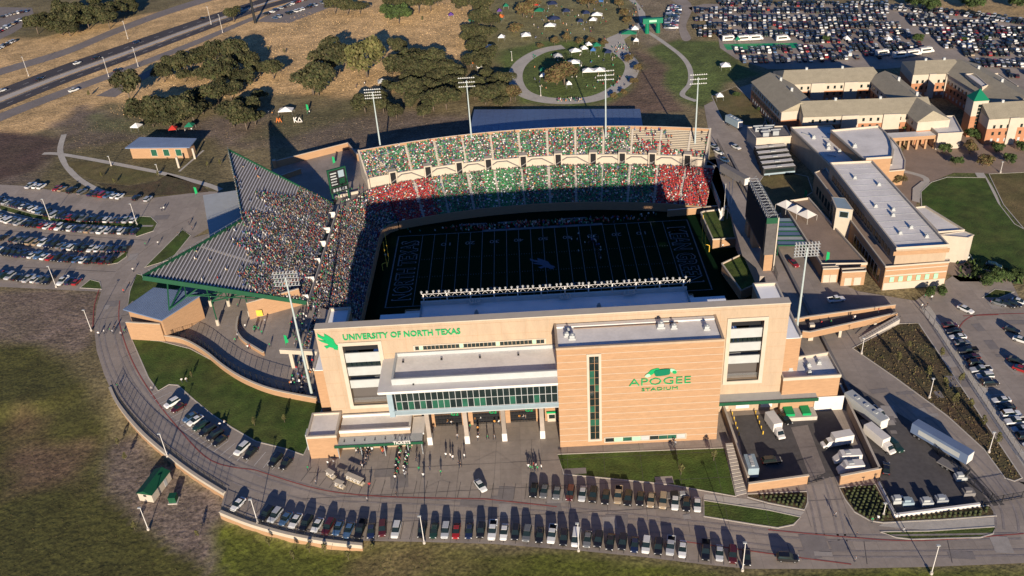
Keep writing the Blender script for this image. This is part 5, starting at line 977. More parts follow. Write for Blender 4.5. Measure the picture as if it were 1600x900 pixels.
# ------------------------------------------------------------------ vehicles
def loft(mb, st, m=0, cap=True):             # st: x, half width low, z low, half width mid, z mid, half width top, z top
    k0 = len(mb.v); vs = []
    for x, wb, zb, wm, zm, wt, zt in st: vs += [(x, -wb, zb), (x, -wm, zm), (x, -wt, zt), (x, wt, zt), (x, wm, zm), (x, wb, zb)]
    fs = []
    for i in range(len(st)-1):
        for j in range(6): a, b = 6*i+j, 6*i+(j+1) % 6; fs.append((b, a, a+6, b+6))
    n = 6*(len(st)-1)
    if cap: fs += [(0, 1, 2, 3, 4, 5), (n+5, n+4, n+3, n+2, n+1, n)]
    mb.add(vs, fs, m)
def hull(prof, m=0, mb=None):
    mb = mb or MB(); loft(mb, [(x, w_*.9, zb, w_, (zb*.45+zt*.55), w_*.9, zt) for x, w_, zb, zt in prof], m); return mb
CARS = {
 'sedan': dict(h=[(-2.32, .66, .45, .82), (-2.2, .80, .30, .98), (-1.2, .89, .24, 1.02), (0, .90, .22, .97), (1.1, .90, .22, .94), (2.0, .84, .26, .82), (2.33, .66, .36, .66)], g=[(-1.85, .80, .99, .99), (-1.15, .82, .97, 1.40), (.15, .82, .95, 1.44), (1.05, .82, .92, .96)], r=(-1.1, .12, .62, 1.40), wx=(-1.42, 1.45), L=2.3, e=(.86, .72)),
 'SUV': dict(h=[(-2.38, .76, .5, 1.05), (-2.28, .88, .36, 1.12), (-1.2, .95, .30, 1.14), (.2, .95, .28, 1.10), (1.2, .95, .28, 1.08), (2.1, .90, .32, 1.0), (2.4, .74, .45, .80)], g=[(-2.25, .84, 1.1, 1.12), (-1.95, .86, 1.1, 1.70), (.3, .86, 1.08, 1.76), (1.15, .86, 1.05, 1.10)], r=(-1.92, .25, .70, 1.70), wx=(-1.45, 1.48), L=2.38, e=(1.0, .9)),
 'pickup': dict(h=[(-2.85, .86, .55, 1.08), (-2.75, .94, .46, 1.10), (-.6, .97, .40, 1.10), (.4, .97, .36, 1.10), (1.4, .97, .36, 1.12), (2.5, .93, .40, 1.06), (2.85, .80, .5, .88)], g=[(-.95, .86, 1.08, 1.10), (-.72, .88, 1.08, 1.80), (.55, .88, 1.08, 1.84), (1.3, .88, 1.06, 1.12)], r=(-.7, .5, .72, 1.80), wx=(-1.75, 1.85), L=2.85, e=(1.0, .95), bed=(-2.65, -1.0)),
 'van': dict(h=[(-2.6, .84, .5, 1.2), (-2.5, .94, .36, 1.25), (-1, .97, .30, 1.25), (1.0, .97, .28, 1.2), (1.8, .95, .30, 1.1), (2.4, .90, .34, .98), (2.6, .78, .45, .8)], g=[(-2.5, .88, 1.2, 1.22), (-2.35, .9, 1.2, 1.86), (.9, .9, 1.16, 1.90), (1.9, .88, 1.08, 1.1)], r=(-2.3, .85, .74, 1.87), wx=(-1.6, 1.65), L=2.6, e=(1.0, .9)),
}
def wheel_mb(x, y, m=0, mr=1, r=.34, n=10):
    s = 1 if y > 0 else -1; mb = MB(); mb.tube((x, y-.11*s, r), (x, y+.11*s, r), r, n=n, m=m); mb.tube((x, y+.09*s, r), (x, y+.125*s, r), r*.6, n=8, m=mr); return mb
def tyre_mb(x, y, r=.34): s = 1 if y > 0 else -1; return MB().tube((x, y-.11*s, r), (x, y+.11*s, r), r, n=10)
def rim_mb(x, y, r=.34): s = 1 if y > 0 else -1; return MB().tube((x, y+.09*s, r), (x, y+.125*s, r), r*.6, n=8)
def car_parts(kind):
    c = CARS[kind]; b = hull(c['h'])
    x0, x1, w_, z = c['r']; loft(b, [(x0, w_, z-.02, w_*1.02, z+.03, w_*.85, z+.07), (x1, w_, z+.02, w_*1.02, z+.06, w_*.85, z+.10)])
    if 'bed' in c:
        a, e = c['bed']; gbed = MB(); gbed.box(a, e, -.78, .78, 1.08, 1.125)
        for y0, y1 in ((-.95, -.78), (.78, .95)): b.box(a-.05, e+.1, y0, y1, 1.05, 1.3)
        b.box(a-.15, a, -.95, .95, 1.05, 1.3)
    else: gbed = None
    gl = MB(); loft(gl, [(x, wb, zb-.02, wb*.97, zb+(zt-zb)*.3, wb*(1-.26*min(1, (zt-zb)/.5)), zt) for x, wb, zb, zt in c['g']])
    wh = [wheel_mb(x, y*.80) for x in c['wx'] for y in (1, -1)]
    z1, z2 = c['e']; L = c['L']; hl = []; tl = []
    for s in (1, -1): hl.append(MB().box(L-.16, L+.0, s*.62-.17, s*.62+.17, z2*.78, z2*.78+.16)); tl.append(MB().box(-L-.02, -L+.12, s*.64-.14, s*.64+.14, z1*.78, z1*.78+.18))
    return b, gl, wh, hl, tl, gbed
CM = {}
for k in CARS:
    b, gl, wh, hl, tl, bed = car_parts(k); one = MB()
    def merge(src, off):
        kk = len(one.v); one.v += src.v; one.f += [tuple(i+kk for i in f) for f in src.f]; one.m += [off+(q if off == 2 else 0) for q in src.m]
    merge(b, 0); merge(gl, 1); [merge(q, 2) for q in wh]; [merge(q, 4) for q in hl]; [merge(q, 5) for q in tl]
    if bed: merge(bed, 1)
    CM[k] = dict(body=b.mesh('body', K['car']), windows=gl.mesh('windows', K['glass']), wheels=[(tyre_mb(x, y*.8).mesh('wheel', K['tyre']), rim_mb(x, y*.8).mesh('rim', K['rim'])) for x in CARS[k]['wx'] for y in (1, -1)], hl=[q.mesh('headlight', K['lamp']) for q in hl], tl=[q.mesh('tail_light', K['tail']) for q in tl], bed=bed.mesh('load_bed', K['tyre']) if bed else None,
                 one=one.mesh('car', [K['car'], K['glass'], K['tyre'], K['rim'], K['lamp'], K['tail']]), raw=one)
PAINT = {'white': (.62, .62, .60), 'silver': (.36, .37, .38), 'grey': (.13, .135, .14), 'black': (.010, .010, .012), 'red': (.26, .015, .015), 'maroon': (.07, .012, .014), 'blue': (.06, .12, .22), 'dark blue': (.012, .02, .055), 'tan': (.30, .23, .15), 'dark green': (.012, .035, .025)}
MIXC = ['white']*7+['black']*6+['silver']*4+['grey']*3+['red']*2+['blue', 'dark blue', 'dark blue', 'maroon', 'tan', 'dark green']
MIXT = ['sedan']*5+['SUV']*5+['pickup']*3+['van']
NCAR = 0
def car(kind, col, x, y, ang, label, group, z=GZ+.08, parts=True):
    global NCAR; NCAR += 1; c = CM[kind]; j = rnd.uniform(.93, 1.04)
    jj = rnd.uniform(.85, 1.15); rgb = tuple(v*jj for v in PAINT[col])+(1,)
    if not parts: o = link('parked_car', c['one'], None, (x, y, z), ang); o.color = rgb; o.scale = (j, 1, 1); return tag(o, label, 'car', group)
    o = empty('parked_car', (x, y, z), ang); tag(o, label, 'car', group); o.scale = (j, 1, 1)
    b = link('body', c['body'], o); b.color = rgb; link('windows', c['windows'], o)
    for q, r_ in c['wheels']: link('rim', r_, link('wheel', q, o))
    for q in c['hl']: link('headlight', q, o)
    for q in c['tl']: link('tail_light', q, o)
    if c['bed']: link('load_bed', c['bed'], o)
    return o
def edge_row(edge, cars, off, flip, phrase, group, parts=True, fwd=1):
    px = smooth(edge, 10); W = G(px); n = len(px)
    for i, (x, col, kind) in enumerate(cars):
        for a in range(n-1):
            if (px[a][0]-x)*(px[a+1][0]-x) <= 0 and px[a][0] != px[a+1][0]: break
        t = (x-px[a][0])/(px[a+1][0]-px[a][0]); p = lerp(W[a], W[a+1], t); dx, dy = W[a+1][0]-W[a][0], W[a+1][1]-W[a][1]; l = math.hypot(dx, dy); nx, ny = -dy/l*flip, dx/l*flip
        o2 = off+CARS[kind]['L']-2.3+rnd.uniform(-.25, .25); ang = math.atan2(-ny*fwd, -nx*fwd)+rnd.uniform(-.03, .03)
        car(kind, col, p[0]+nx*o2, p[1]+ny*o2, ang, '%s %s, %s' % (col, kind, phrase % nth(i+1)), group, parts=parts)
S, U, T_, V_ = 'sedan', 'SUV', 'pickup', 'van'
edge_row([tuple(p) for p in WALL2]+[(600, 849)], [(358, 'white', S), (404, 'black', U), (417, 'silver', U), (434, 'blue', S), (450, 'white', S), (468, 'black', U), (486, 'white', S), (504, 'maroon', U), (520, 'blue', S), (538, 'blue', S), (556, 'black', T_), (579, 'dark blue', S), (597, 'maroon', U)], 3.6, 1, '%s from the left above the short retaining wall', 'cars along the short retaining wall')
edge_row([(605, 845), (665, 847), (770, 850), (900, 860), (1000, 870), (1100, 882), (1180, 890)], [(616, 'white', U), (657, 'black', U), (676, 'dark green', S), (694, 'silver', U), (711, 'red', S), (731, 'dark blue', S), (749, 'black', U), (767, 'white', T_), (785, 'white', S), (803, 'black', U), (821, 'grey', U), (841, 'black', S), (860, 'white', T_), (879, 'black', U), (898, 'white', V_), (916, 'grey', S), (933, 'black', U), (952, 'black', S), (971, 'black', U), (990, 'dark blue', S), (1008, 'white', U), (1027, 'black', U), (1046, 'silver', T_), (1065, 'white', S), (1102, 'black', T_), (1124, 'silver', S), (1145, 'maroon', U), (1167, 'black', S)], 2.9, 1, '%s from the left in the long row by the bottom grass', 'cars in the long row by the bottom grass')
edge_row([(820, 780), (960, 793), (1100, 806)], [(832, 'black', S), (848, 'grey', S), (868, 'grey', S), (889, 'maroon', U), (908, 'silver', S), (925, 'black', U), (945, 'black', S), (964, 'tan', T_), (980, 'black', U), (999, 'black', S), (1016, 'tan', S), (1035, 'tan', U), (1054, 'white', S), (1072, 'black', S), (1089, 'white', S)], 2.7, 1, '%s from the left in the row below the front lawn', 'cars in the row below the front lawn')
edge_row([(242, 634), (262, 648), (290, 668), (330, 700), (370, 718), (440, 741)], [(254, 'white', U), (264, 'maroon', S), (284, 'blue', S), (291, 'white', S), (300, 'dark green', S), (310, 'black', U), (320, 'black', U), (331, 'black', S), (366, 'white', U), (381, 'black', S), (420, 'black', U), (436, 'black', S)], 3.1, 1, '%s from the left in the bay beside the left lawn', 'cars in the bay beside the left lawn')
px = [(1462, 507), (1640, 775)]; W = G(px); dx, dy = W[1][0]-W[0][0], W[1][1]-W[0][1]; l = math.hypot(dx, dy); dx /= l; dy /= l; nx, ny = -dy, dx
for i, (t, c_, k_) in enumerate([(1.5, 'maroon', S), (4.5, 'black', S), (7.4, 'white', S), (10.2, 'grey', S), (14, 'black', T_), (16.9, 'maroon', S), (19.8, 'black', U), (22.7, 'silver', T_), (25.4, 'white', U), (28.3, 'black', U), (35.5, 'white', S), (38.3, 'black', S), (41, 'white', U), (43.9, 'white', T_), (46.7, 'silver', S), (49.5, 'black', U), (52.5, 'white', S)]):
    car(k_, c_, W[0][0]+dx*t+nx*3.4, W[0][1]+dy*t+ny*3.4, math.atan2(ny, nx)+(math.pi if i % 3 else 0)+.05, '%s %s, %s from the top in the row along the right-hand fence' % (c_, k_, nth(i+1)), 'cars in the row along the right-hand fence')
for i, (px, c_, k_, an, lab) in enumerate([((751, 762), 'white', S, -60, 'white sedan driving across the forecourt alone'), ((1230, 875), 'black', U, -8, 'black SUV driving on the bottom road, farthest right of the moving cars'), ((1205, 723), 'black', U, 4, 'black SUV parked alone in the dock yard'), ((1306, 471), 'white', T_, 8, 'white pickup parked in shade below the raised terrace'), ((1508, 486), 'white', S, -55, 'white sedan at the corner of the right-hand car park, nearest the ramp'),
  ((1240, 414), 'red', S, -75, 'red car beside the brick kiosks'), ((1117, 232), 'silver', S, -60, 'silver sedan beside the far stand end wall'), ((1123, 240), 'white', S, -60, 'white sedan beside the far stand end wall'), ((1150, 232), 'white', S, -60, 'white sedan alone in the middle of the service road'), ((1132, 252), 'blue', S, -60, 'blue sedan parked behind the service road trailer'),
  ((1502, 405), 'white', U, 10, 'white SUV parked by the lobby wing'), ((1552, 418), 'dark green', U, -30, 'dark green SUV parked right of the lobby wing'), ((1385, 692), 'silver', U, -68, 'silver SUV parked between the trucks in the compound'), ((1398, 700), 'dark green', U, -70, 'dark green SUV with roof bars in the truck compound'), ((1373, 650), 'white', T_, -68, 'white pickup parked beside the long trailer in the compound'), ((1384, 735), 'black', S, 70, 'dark sedan parked outside the compound corner wall'), ((1226, 657), 'black', S, -70, 'dark car parked at the left dock door')]):
    x, y = g(*px); car(k_, c_, x, y, R_(an), lab, None)
for i, (px, c_) in enumerate([((1573, 478), 'black'), ((1583, 477), 'black'), ((1592, 474), 'white'), ((1580, 518), 'black'), ((1595, 534), 'white'), ((1586, 566), 'black'), ((1596, 580), 'red'), ((1560, 476), 'grey')]):
    x, y = g(*px); car('sedan', c_, x, y, R_(-40), '%s sedan, %s from the top at the right edge of the photo' % (c_, nth(i+1)), 'cars at the far right edge', parts=False)
def gen_row(px, phrase, group, occ=.94, sm=4, step=2.72, parts=False, rot=0, cols=MIXC, kinds=MIXT, z=GZ+.08, skip=()):
    W = G(smooth(px, sm) if sm else px); k = 0
    for i, (x, y, dx, dy) in enumerate(along(W, step, 1)):
        if rnd.random() > occ or i in skip: continue
        k += 1; c_, q = rnd.choice(cols), rnd.choice(kinds); a = math.atan2(dx, -dy)+(math.pi if rnd.random() < .3 else 0)+rot+rnd.uniform(-.03, .03)
        car(q, c_, x, y, a, '%s %s, %s from left in the %s' % (c_, q, nth(k), phrase), group, z, parts)
DK = MIXC+['black']*6+['dark blue']*3
for px, ph, occ in (([(46, 292), (80, 295), (150, 305), (240, 314)], 'top row of the left car park', .74), ([(-6, 314), (30, 322), (90, 338), (150, 345), (212, 346)], 'second row of the left car park', .97), ([(-6, 340), (30, 349), (90, 357), (150, 362), (216, 364)], 'third row of the left car park', .97), ([(-6, 372), (60, 381), (130, 390), (198, 391)], 'fourth row of the left car park', .95), ([(-6, 393), (60, 402), (120, 408), (176, 409)], 'fifth row of the left car park', .95), ([(-6, 431), (50, 438), (90, 441), (128, 443)], 'bottom row of the left car park', .95)):
    gen_row(px, ph, 'cars in the left car park', occ, cols=DK)
for px, ph in (([(-4, 30), (20, 23), (45, 18)], 'top row of the highway corner lot'), ([(-4, 52), (18, 40), (40, 30)], 'middle row of the highway corner lot'), ([(-4, 78), (20, 66)], 'bottom row of the highway corner lot')): gen_row(px, ph, 'cars in the corner lot', .9)
for px, ph in (([(415, 24), (470, 2), (500, -4)], 'upper row of the roadside lot'), ([(428, 30), (490, 10), (515, 2)], 'lower row of the roadside lot'), ): gen_row(px, ph, 'cars in the roadside lot', .9)
for px, ph in (([(1052, 10), (1046, 28), (1044, 46)], 'left column of the access lot'), ([(1060, 12), (1056, 28), (1052, 46)], 'right column of the access lot')): gen_row(px, ph, 'cars in the access lot', .92)
for i, (px, c_, k_, lab) in enumerate([((121, 100), 'white', S, 'white sedan on the far carriageway'), ((62, 125), 'black', S, 'dark sedan on the far carriageway, left'), ((150, 92), 'black', S, 'dark sedan just ahead of the white one'), ((213, 68), 'dark blue', U, 'dark SUV mid-way along the far carriageway'), ((317, 30), 'black', S, 'dark sedan far along the highway'), ((375, 17), 'silver', S, 'silver sedan at the far end of the near carriageway'), ((4, 143), 'white', S, 'white sedan at the left edge of the far carriageway'), ((116, 143), 'white', T_, 'white pickup on the near frontage road'), ((184, 112), 'black', U, 'dark SUV on the near frontage road')]):
    x, y = g(*px); x2, y2 = g(px[0]+30, px[1]-11); car(k_, c_, x, y, math.atan2(y2-y, x2-x), lab+' of the highway', 'cars on the highway', parts=False)
# the big car park behind: far more cars than can be told apart
def far_cars(rows):
    P = []
    for px, occ in rows:
        W = G(px)
        for s in (-2.6, 2.6):
            for x, y, dx, dy in along(W, 2.7, rnd.uniform(0, 1)):
                if rnd.random() < occ: P.append((x-dy*s, y+dx*s, math.atan2(dx, -dy)+(math.pi if rnd.random() < .4 else 0), rnd.choice(MIXT), rnd.choice(DK)))
    V, F, C = [], [], []; mcol = {1: (.012, .018, .02), 2: (.012, .012, .012), 3: (.3, .3, .3), 4: (.6, .6, .58), 5: (.25, .01, .01)}; k = 0
    for x, y, a, q, c_ in P:
        r = CM[q]['raw']; v = np.array(r.v); ca, sa = math.cos(a), math.sin(a); V.append(np.stack([x+v[:, 0]*ca-v[:, 1]*sa, y+v[:, 0]*sa+v[:, 1]*ca, v[:, 2]+GZ+.08], 1))
        cc = np.zeros((len(v), 4)); cc[:, 3] = 1; f_ = rnd.uniform(.85, 1.15)
        for f, m_ in zip(r.f, r.m): cc[list(f), :3] = mcol.get(m_, tuple(z_*f_ for z_ in PAINT[c_]))
        C.append(cc); F += [tuple(i+k for i in f) for f in r.f]; k += len(v)
    me = bpy.data.meshes.new('far_parked_cars'); me.from_pydata(np.concatenate(V).tolist(), [], F); me.materials.append(K['carfar']); at = me.color_attributes.new('Col', 'FLOAT_COLOR', 'POINT'); at.data.foreach_set('color', np.concatenate(C).ravel())
    return tag(link('far_parked_cars', me), 'hundreds of small parked cars filling the big car park at the top right', 'parked cars', None, 'stuff')
far_cars([([(1122, 7), (1388, 9)], .8), ([(1088, 18), (1392, 18)], .86), ([(1086, 30), (1384, 29)], .88), ([(1086, 42), (1406, 41)], .88), ([(1092, 54.5), (1424, 53)], .85), ([(1250, 64), (1440, 63)], .6), ([(1148, 81), (1440, 74)], .85), ([(1160, 95), (1300, 92)], .8), ([(1300, 90), (1372, 88)], .7),
  ([(1398, 13), (1500, 22), (1620, 38)], .9), ([(1412, 27), (1480, 29)], .9), ([(1425, 37), (1560, 39)], .95), ([(1445, 50), (1640, 49)], .95), ([(1462, 60), (1640, 61)], .9), ([(1472, 72), (1640, 70)], .75), ([(1505, 84), (1640, 84)], .9), ([(1525, 101), (1640, 101)], .9), ([(1575, 117), (1640, 120)], .9)])
# trucks, coaches, trailers and carts
def vehicle(name, px, ang, label, cat, fn, group=None, z=GZ+.08):
    x, y = g(*px); o = empty(name, (x, y, z), R_(ang)); tag(o, label, cat, group); fn(o); return o
def wheels(o, xs, w_=1.0, r=.45):
    for x in xs:
        for s in (1, -1): wheel_mb(x, s*w_, r=r).build('wheel', [K['tyre'], K['rim']], o)
def boxtruck(o, col='white', box='white', L=5):
    MB().box(-L/2-1, L/2-1, -1.2, 1.2, .8, 3.4).build('cargo_box', K[box], o); MB().box(-L/2-1, L/2+1.6, -.9, .9, .5, .8).build('chassis', K['black'], o)
    b = MB(); loft(b, [(L/2-.9, 1.0, .5, 1.05, 1.2, .85, 2.2), (L/2+.3, 1.0, .5, 1.05, 1.2, .8, 2.1), (L/2+.9, 1.0, .5, 1.0, 1.0, .9, 1.25), (L/2+1.7, .9, .5, .9, .9, .8, 1.1)]); b.build('cab', K['white'], o); MB().add([(L/2+.36, -.75, 2.05), (L/2+.36, .75, 2.05), (L/2+.98, .85, 1.3), (L/2+.98, -.85, 1.3)], [(3, 2, 1, 0)]).build('windscreen', K['glass'], o); wheels(o, (-L/2+.3, L/2+.9))
def trailer(o, L=14, col='white', stripe=None):
    MB().box(-L/2, L/2, -1.28, 1.28, 1.1, 4.0).build('box_body', K[col], o); MB().box(-L/2, L/2, -1.0, 1.0, .8, 1.1).build('chassis', K['black'], o); wheels(o, (-L/2+1.2, -L/2+2.5), 1.05, .5)
    if stripe: MB().box(-L/2+2, L/2-2, -1.32, -1.28, 1.8, 3.2).build('side_graphic', K[stripe], o)
    for x in () if col in ('blue', 'tread') else (-L/4, 0, L/4): MB().box(x-.5, x+.5, -.4, .4, 4.0, 4.25).build('roof_unit', K['panel'], o)
    MB().box(L/2, L/2+.06, -1.2, 1.2, 1.2, 3.9).build('rear_door', K['white'], o)
def coach(o, L=13):
    b = MB(); loft(b, [(-L/2, 1.2, .5, 1.28, 1.8, 1.1, 3.4), (-L/2+.3, 1.25, .4, 1.3, 1.8, 1.15, 3.55), (L/2-.5, 1.25, .4, 1.3, 1.8, 1.15, 3.55), (L/2, 1.15, .5, 1.2, 1.5, 1.0, 3.2)]); b.build('body', K['black'], o); MB().box(-L/2+.25, L/2-.4, -1.12, 1.12, 3.5, 3.6).build('roof_panel', K['white'], o); MB().box(-L/2+.4, L/2-.4, -1.33, -1.27, .8, 1.5).build('side_band', K['bluegrey'], o)
    for s in (1, -1): MB().box(-L/2+.8, L/2-.9, s*1.27-.04, s*1.27+.04, 1.9, 2.9).build('side_windows', K['glass'], o)
    MB().box(L/2-.12, L/2+.03, -1.05, 1.05, 1.5, 2.9).build('windscreen', K['glass'], o); wheels(o, (-L/2+2.5, L/2-2.5), 1.15, .5); MB().box(-1, 1, -.7, .7, 3.6, 3.8).build('roof_unit', K['panel'], o)
def campervan(o, L=7.5):
    b = MB(); loft(b, [(-L/2, 1.1, .5, 1.2, 1.5, 1.1, 3.0), (L/2-1.6, 1.1, .5, 1.2, 1.5, 1.1, 3.1), (L/2-1.2, 1.1, .5, 1.15, 1.2, 1.0, 2.2), (L/2, .9, .5, .95, .9, .8, 1.2)]); b.build('body', K['white'], o); MB().box(-L/2+1, L/2-2, -1.2, -1.16, 1.6, 2.4).build('side_window', K['glass'], o); wheels(o, (-L/2+1.5, L/2-1.2), 1.0); MB().box(-.6, .6, -.5, .5, 3.0, 3.3).build('roof_unit', K['panel'], o)
vehicle('box_truck', (1210, 672), -78, 'white box truck backed up to the dock door', 'truck', boxtruck); vehicle('box_truck', (1308, 695), 190, 'white box truck side-on by the compound wall in the dock yard', 'truck', boxtruck)
vehicle('box_truck', (1372, 693), -66, 'white box truck in front of the long pale trailer', 'truck', lambda o: boxtruck(o, L=6.5)); vehicle('broadcast_trailer', (1350, 652), -66, 'long pale broadcast trailer with roof vents in the compound', 'trailer', lambda o: trailer(o, 13, 'panel'))
vehicle('semi_trailer', (1468, 702), -55, 'long blue-topped semi trailer on the right edge of the compound', 'trailer', lambda o: trailer(o, 15, 'blue', 'panel')); vehicle('semi_trailer', (1147, 282), -64, 'dark-sided semi trailer with a white end on the service road', 'trailer', lambda o: trailer(o, 15, 'tread'))
vehicle('semi_trailer', (1146, 198), -66, 'grey box trailer with open back doors at the top of the service road', 'trailer', lambda o: trailer(o, 9, 'bluegrey'))
vehicle('cargo_van', (1322, 722), 182, 'white cargo van parked behind the right dock wall, the farther of two', 'van', lambda o: campervan(o, 6.5)); vehicle('cargo_van', (1327, 738), 182, 'white cargo van parked behind the right dock wall, the nearer of two', 'van', lambda o: campervan(o, 6))
vehicle('utility_trailer', (1172, 740), 90, 'small grey box trailer at the left wall of the dock yard', 'trailer', lambda o: trailer(o, 5, 'bluegrey')); vehicle('gooseneck_trailer', (1488, 735), -52, 'dark empty flat trailer coupled behind the blue-topped semi trailer', 'trailer', lambda o: (MB().box(-3.5, 3.5, -1.2, 1.2, .8, 1.1).build('deck', K['tread'], o), MB().box(3.2, 3.5, -1.2, 1.2, 1.1, 1.9).build('headboard', K['black'], o), wheels(o, (-2, -.8), 1.0, .4)))
for i in range(5):
    vehicle('coach', (1203+3.2*i, 241+7.9*i), 5, '%s white coach from the top in the stack of parked coaches' % nth(i+1), 'coach', coach, 'coaches parked side by side')
for i, px in enumerate([(1139, 64), (1163, 64), (1181, 63), (1223, 64)]): vehicle('motor_home', px, 2, '%s white motor home from the left beside the green turf strip' % nth(i+1), 'motor home', campervan, 'motor homes by the turf strip')
for i, px in enumerate([(1379, 87), (1406, 90), (1427, 87), (1447, 83)]): vehicle('motor_home', px, 8, '%s white motor home from the left in the dormitory shade' % nth(i+1), 'motor home', campervan, 'motor homes in the dormitory shade')
def cart(o, L=2.6, rows=2):
    MB().box(-L/2, L/2, -.6, .6, .3, .6).build('floor', K['tan'], o); wheels(o, (-L/2+.4, L/2-.4), .55, .22); MB().box(-L/2-.05, L/2-.2, -.65, .65, 1.85, 1.95).build('canopy', K['cream'], o)
    for k in range(rows): x = -L/2+.4+k*(L-.9)/max(1, rows-1)*.8; MB().box(x-.25, x+.25, -.55, .55, .6, .8).build('seat', K['white'], o); MB().box(x-.28, x-.18, -.55, .55, .8, 1.25).build('seat_back', K['white'], o)
    for x in (-L/2+.05, L/2-.35):
        for y in (-.58, .58): MB().tube((x, y, .6), (x, y, 1.85), .03, n=4).build('post', K['black'], o)
    b = MB(); loft(b, [(L/2-.5, .6, .3, .6, .6, .55, .9), (L/2, .5, .35, .5, .55, .4, .7)]); b.build('front_cowl', K['cream'], o)
K['tan'] = mat('tan_plastic', (.42, .34, .22), .6, 0)
vehicle('golf_cart', (518, 746), -40, 'cream golf cart, upper left of the group before the ticket office', 'golf cart', cart, 'golf carts on the forecourt'); vehicle('golf_cart', (532, 762), -30, 'cream golf cart, nearest of the group before the ticket office', 'golf cart', cart, 'golf carts on the forecourt'); vehicle('golf_cart', (556, 754), -32, 'long white-roofed shuttle cart before the ticket office', 'golf cart', lambda o: cart(o, 5.2, 4), 'golf carts on the forecourt')
vehicle('utility_trailer', (1058, 777), 3, 'small dark flat trailer with gear parked above the long row', 'trailer', lambda o: (MB().box(-2.8, 2.8, -1, 1, .6, .8).build('deck', K['tread'], o), wheels(o, (-.6, .5), .95, .35), MB().box(-1.5, .2, -.7, .7, .8, 1.5).build('load', K['black'], o), MB().box(.6, 1.8, -.6, .6, .8, 1.3).build('crate', K['steel'], o)))
for i, (px, c_) in enumerate([((1402, 784), 'panel'), ((1417, 787), 'bluegrey'), ((1447, 787), 'panel'), ((1470, 783), 'steel'), ((1512, 772), 'tread'), ((1500, 748), 'panel')]):
    x, y = g(*px); b = MB(); b.box(x-1.3, x+1.3, y-.9, y+.9, GZ+.05, GZ+1.1); b.box(x-.9, x+.5, y-.6, y+.6, GZ+1.1, GZ+1.7); tag(b.build('equipment_crate', K[c_]), '%s stack of equipment crates from the left inside the compound front wall' % nth(i+1), 'crate', 'crates in the compound')
# ------------------------------------------------------------------ light poles
def topz(X, Y, py):
    lo, hi = 0.0, 90.0
    for _ in range(40):
        z = (lo+hi)/2; c = CR @ (np.array([X, Y, z])-CAM); yy = 450-FPX*c[1]/c[2]
        if yy > py: lo = z
        else: hi = z
    return lo
bulb = MB().tube((0, -.25, 0), (0, .3, .05), .13, .25, 8).mesh('lamp_head', K['lightbulb'])
def mast(px, pz, top, label, rows, cols, base=GZ, wd=.85, face=1):
    x, y = g(*px, pz); zt = topz(x, y, top); o = empty('floodlight_mast', (x, y, base)); tag(o, label, 'light mast', 'tall floodlight masts')
    H = zt-base; MB().tube((0, 0, 0), (0, 0, H-1), .42, .2, 10).build('pole', K['pole'], o); MB().tube((0, 0, 0), (0, 0, .5), .9, .9, 10).build('base', K['conc2'], o)
    for r in range(rows):
        z = H-3.6+r*(3.6/max(1, rows-1)); MB().box(-cols*wd/2, cols*wd/2, -.08, .08, z-.08, z+.08).build('crossarm', K['steel'], o)
        for c in range(cols): link('lamp_head', bulb, o, ((c-(cols-1)/2)*wd, .25*face, z+.25), 0 if face > 0 else math.pi)
for px, pz, top, lab, rr, cc in (((594, 226), 19.5, 140, 'tall floodlight mast behind the far stand, leftmost of four', 4, 8), ((736.5, 213), 19.5, 122, 'tall floodlight mast behind the far stand, second from the left', 3, 8), ((946.5, 206), 19.5, 111, 'tall floodlight mast behind the far stand, third from the left', 3, 8), ((1086.5, 211), 19.5, 117, 'tall floodlight mast behind the far stand, rightmost of four', 3, 8)): mast(px, pz, top, lab, rr, cc, face=-1)
mast((488.5, 621), GZ, 428, 'tall floodlight mast at the left end of the club building', 4, 8); mast((1240, 551), GZ, 382, 'tall floodlight mast at the right end of the club building', 5, 8)
def lamp(px, h, label, z=GZ, arm=0):
    x, y = g(*px, z); o = empty('lamp_post', (x, y, z)); tag(o, label, 'lamp post', 'car park lamp posts'); MB().tube((0, 0, 0), (0, 0, .7), .35, .32, 8).build('plinth', K['conc2'], o); MB().tube((0, 0, .7), (0, 0, h), .11, .08, 6).build('pole', K['white'], o); MB().box(-.55, .25, -.22, .22, h-.05, h+.12).build('lamp_head', K['panel'], o)
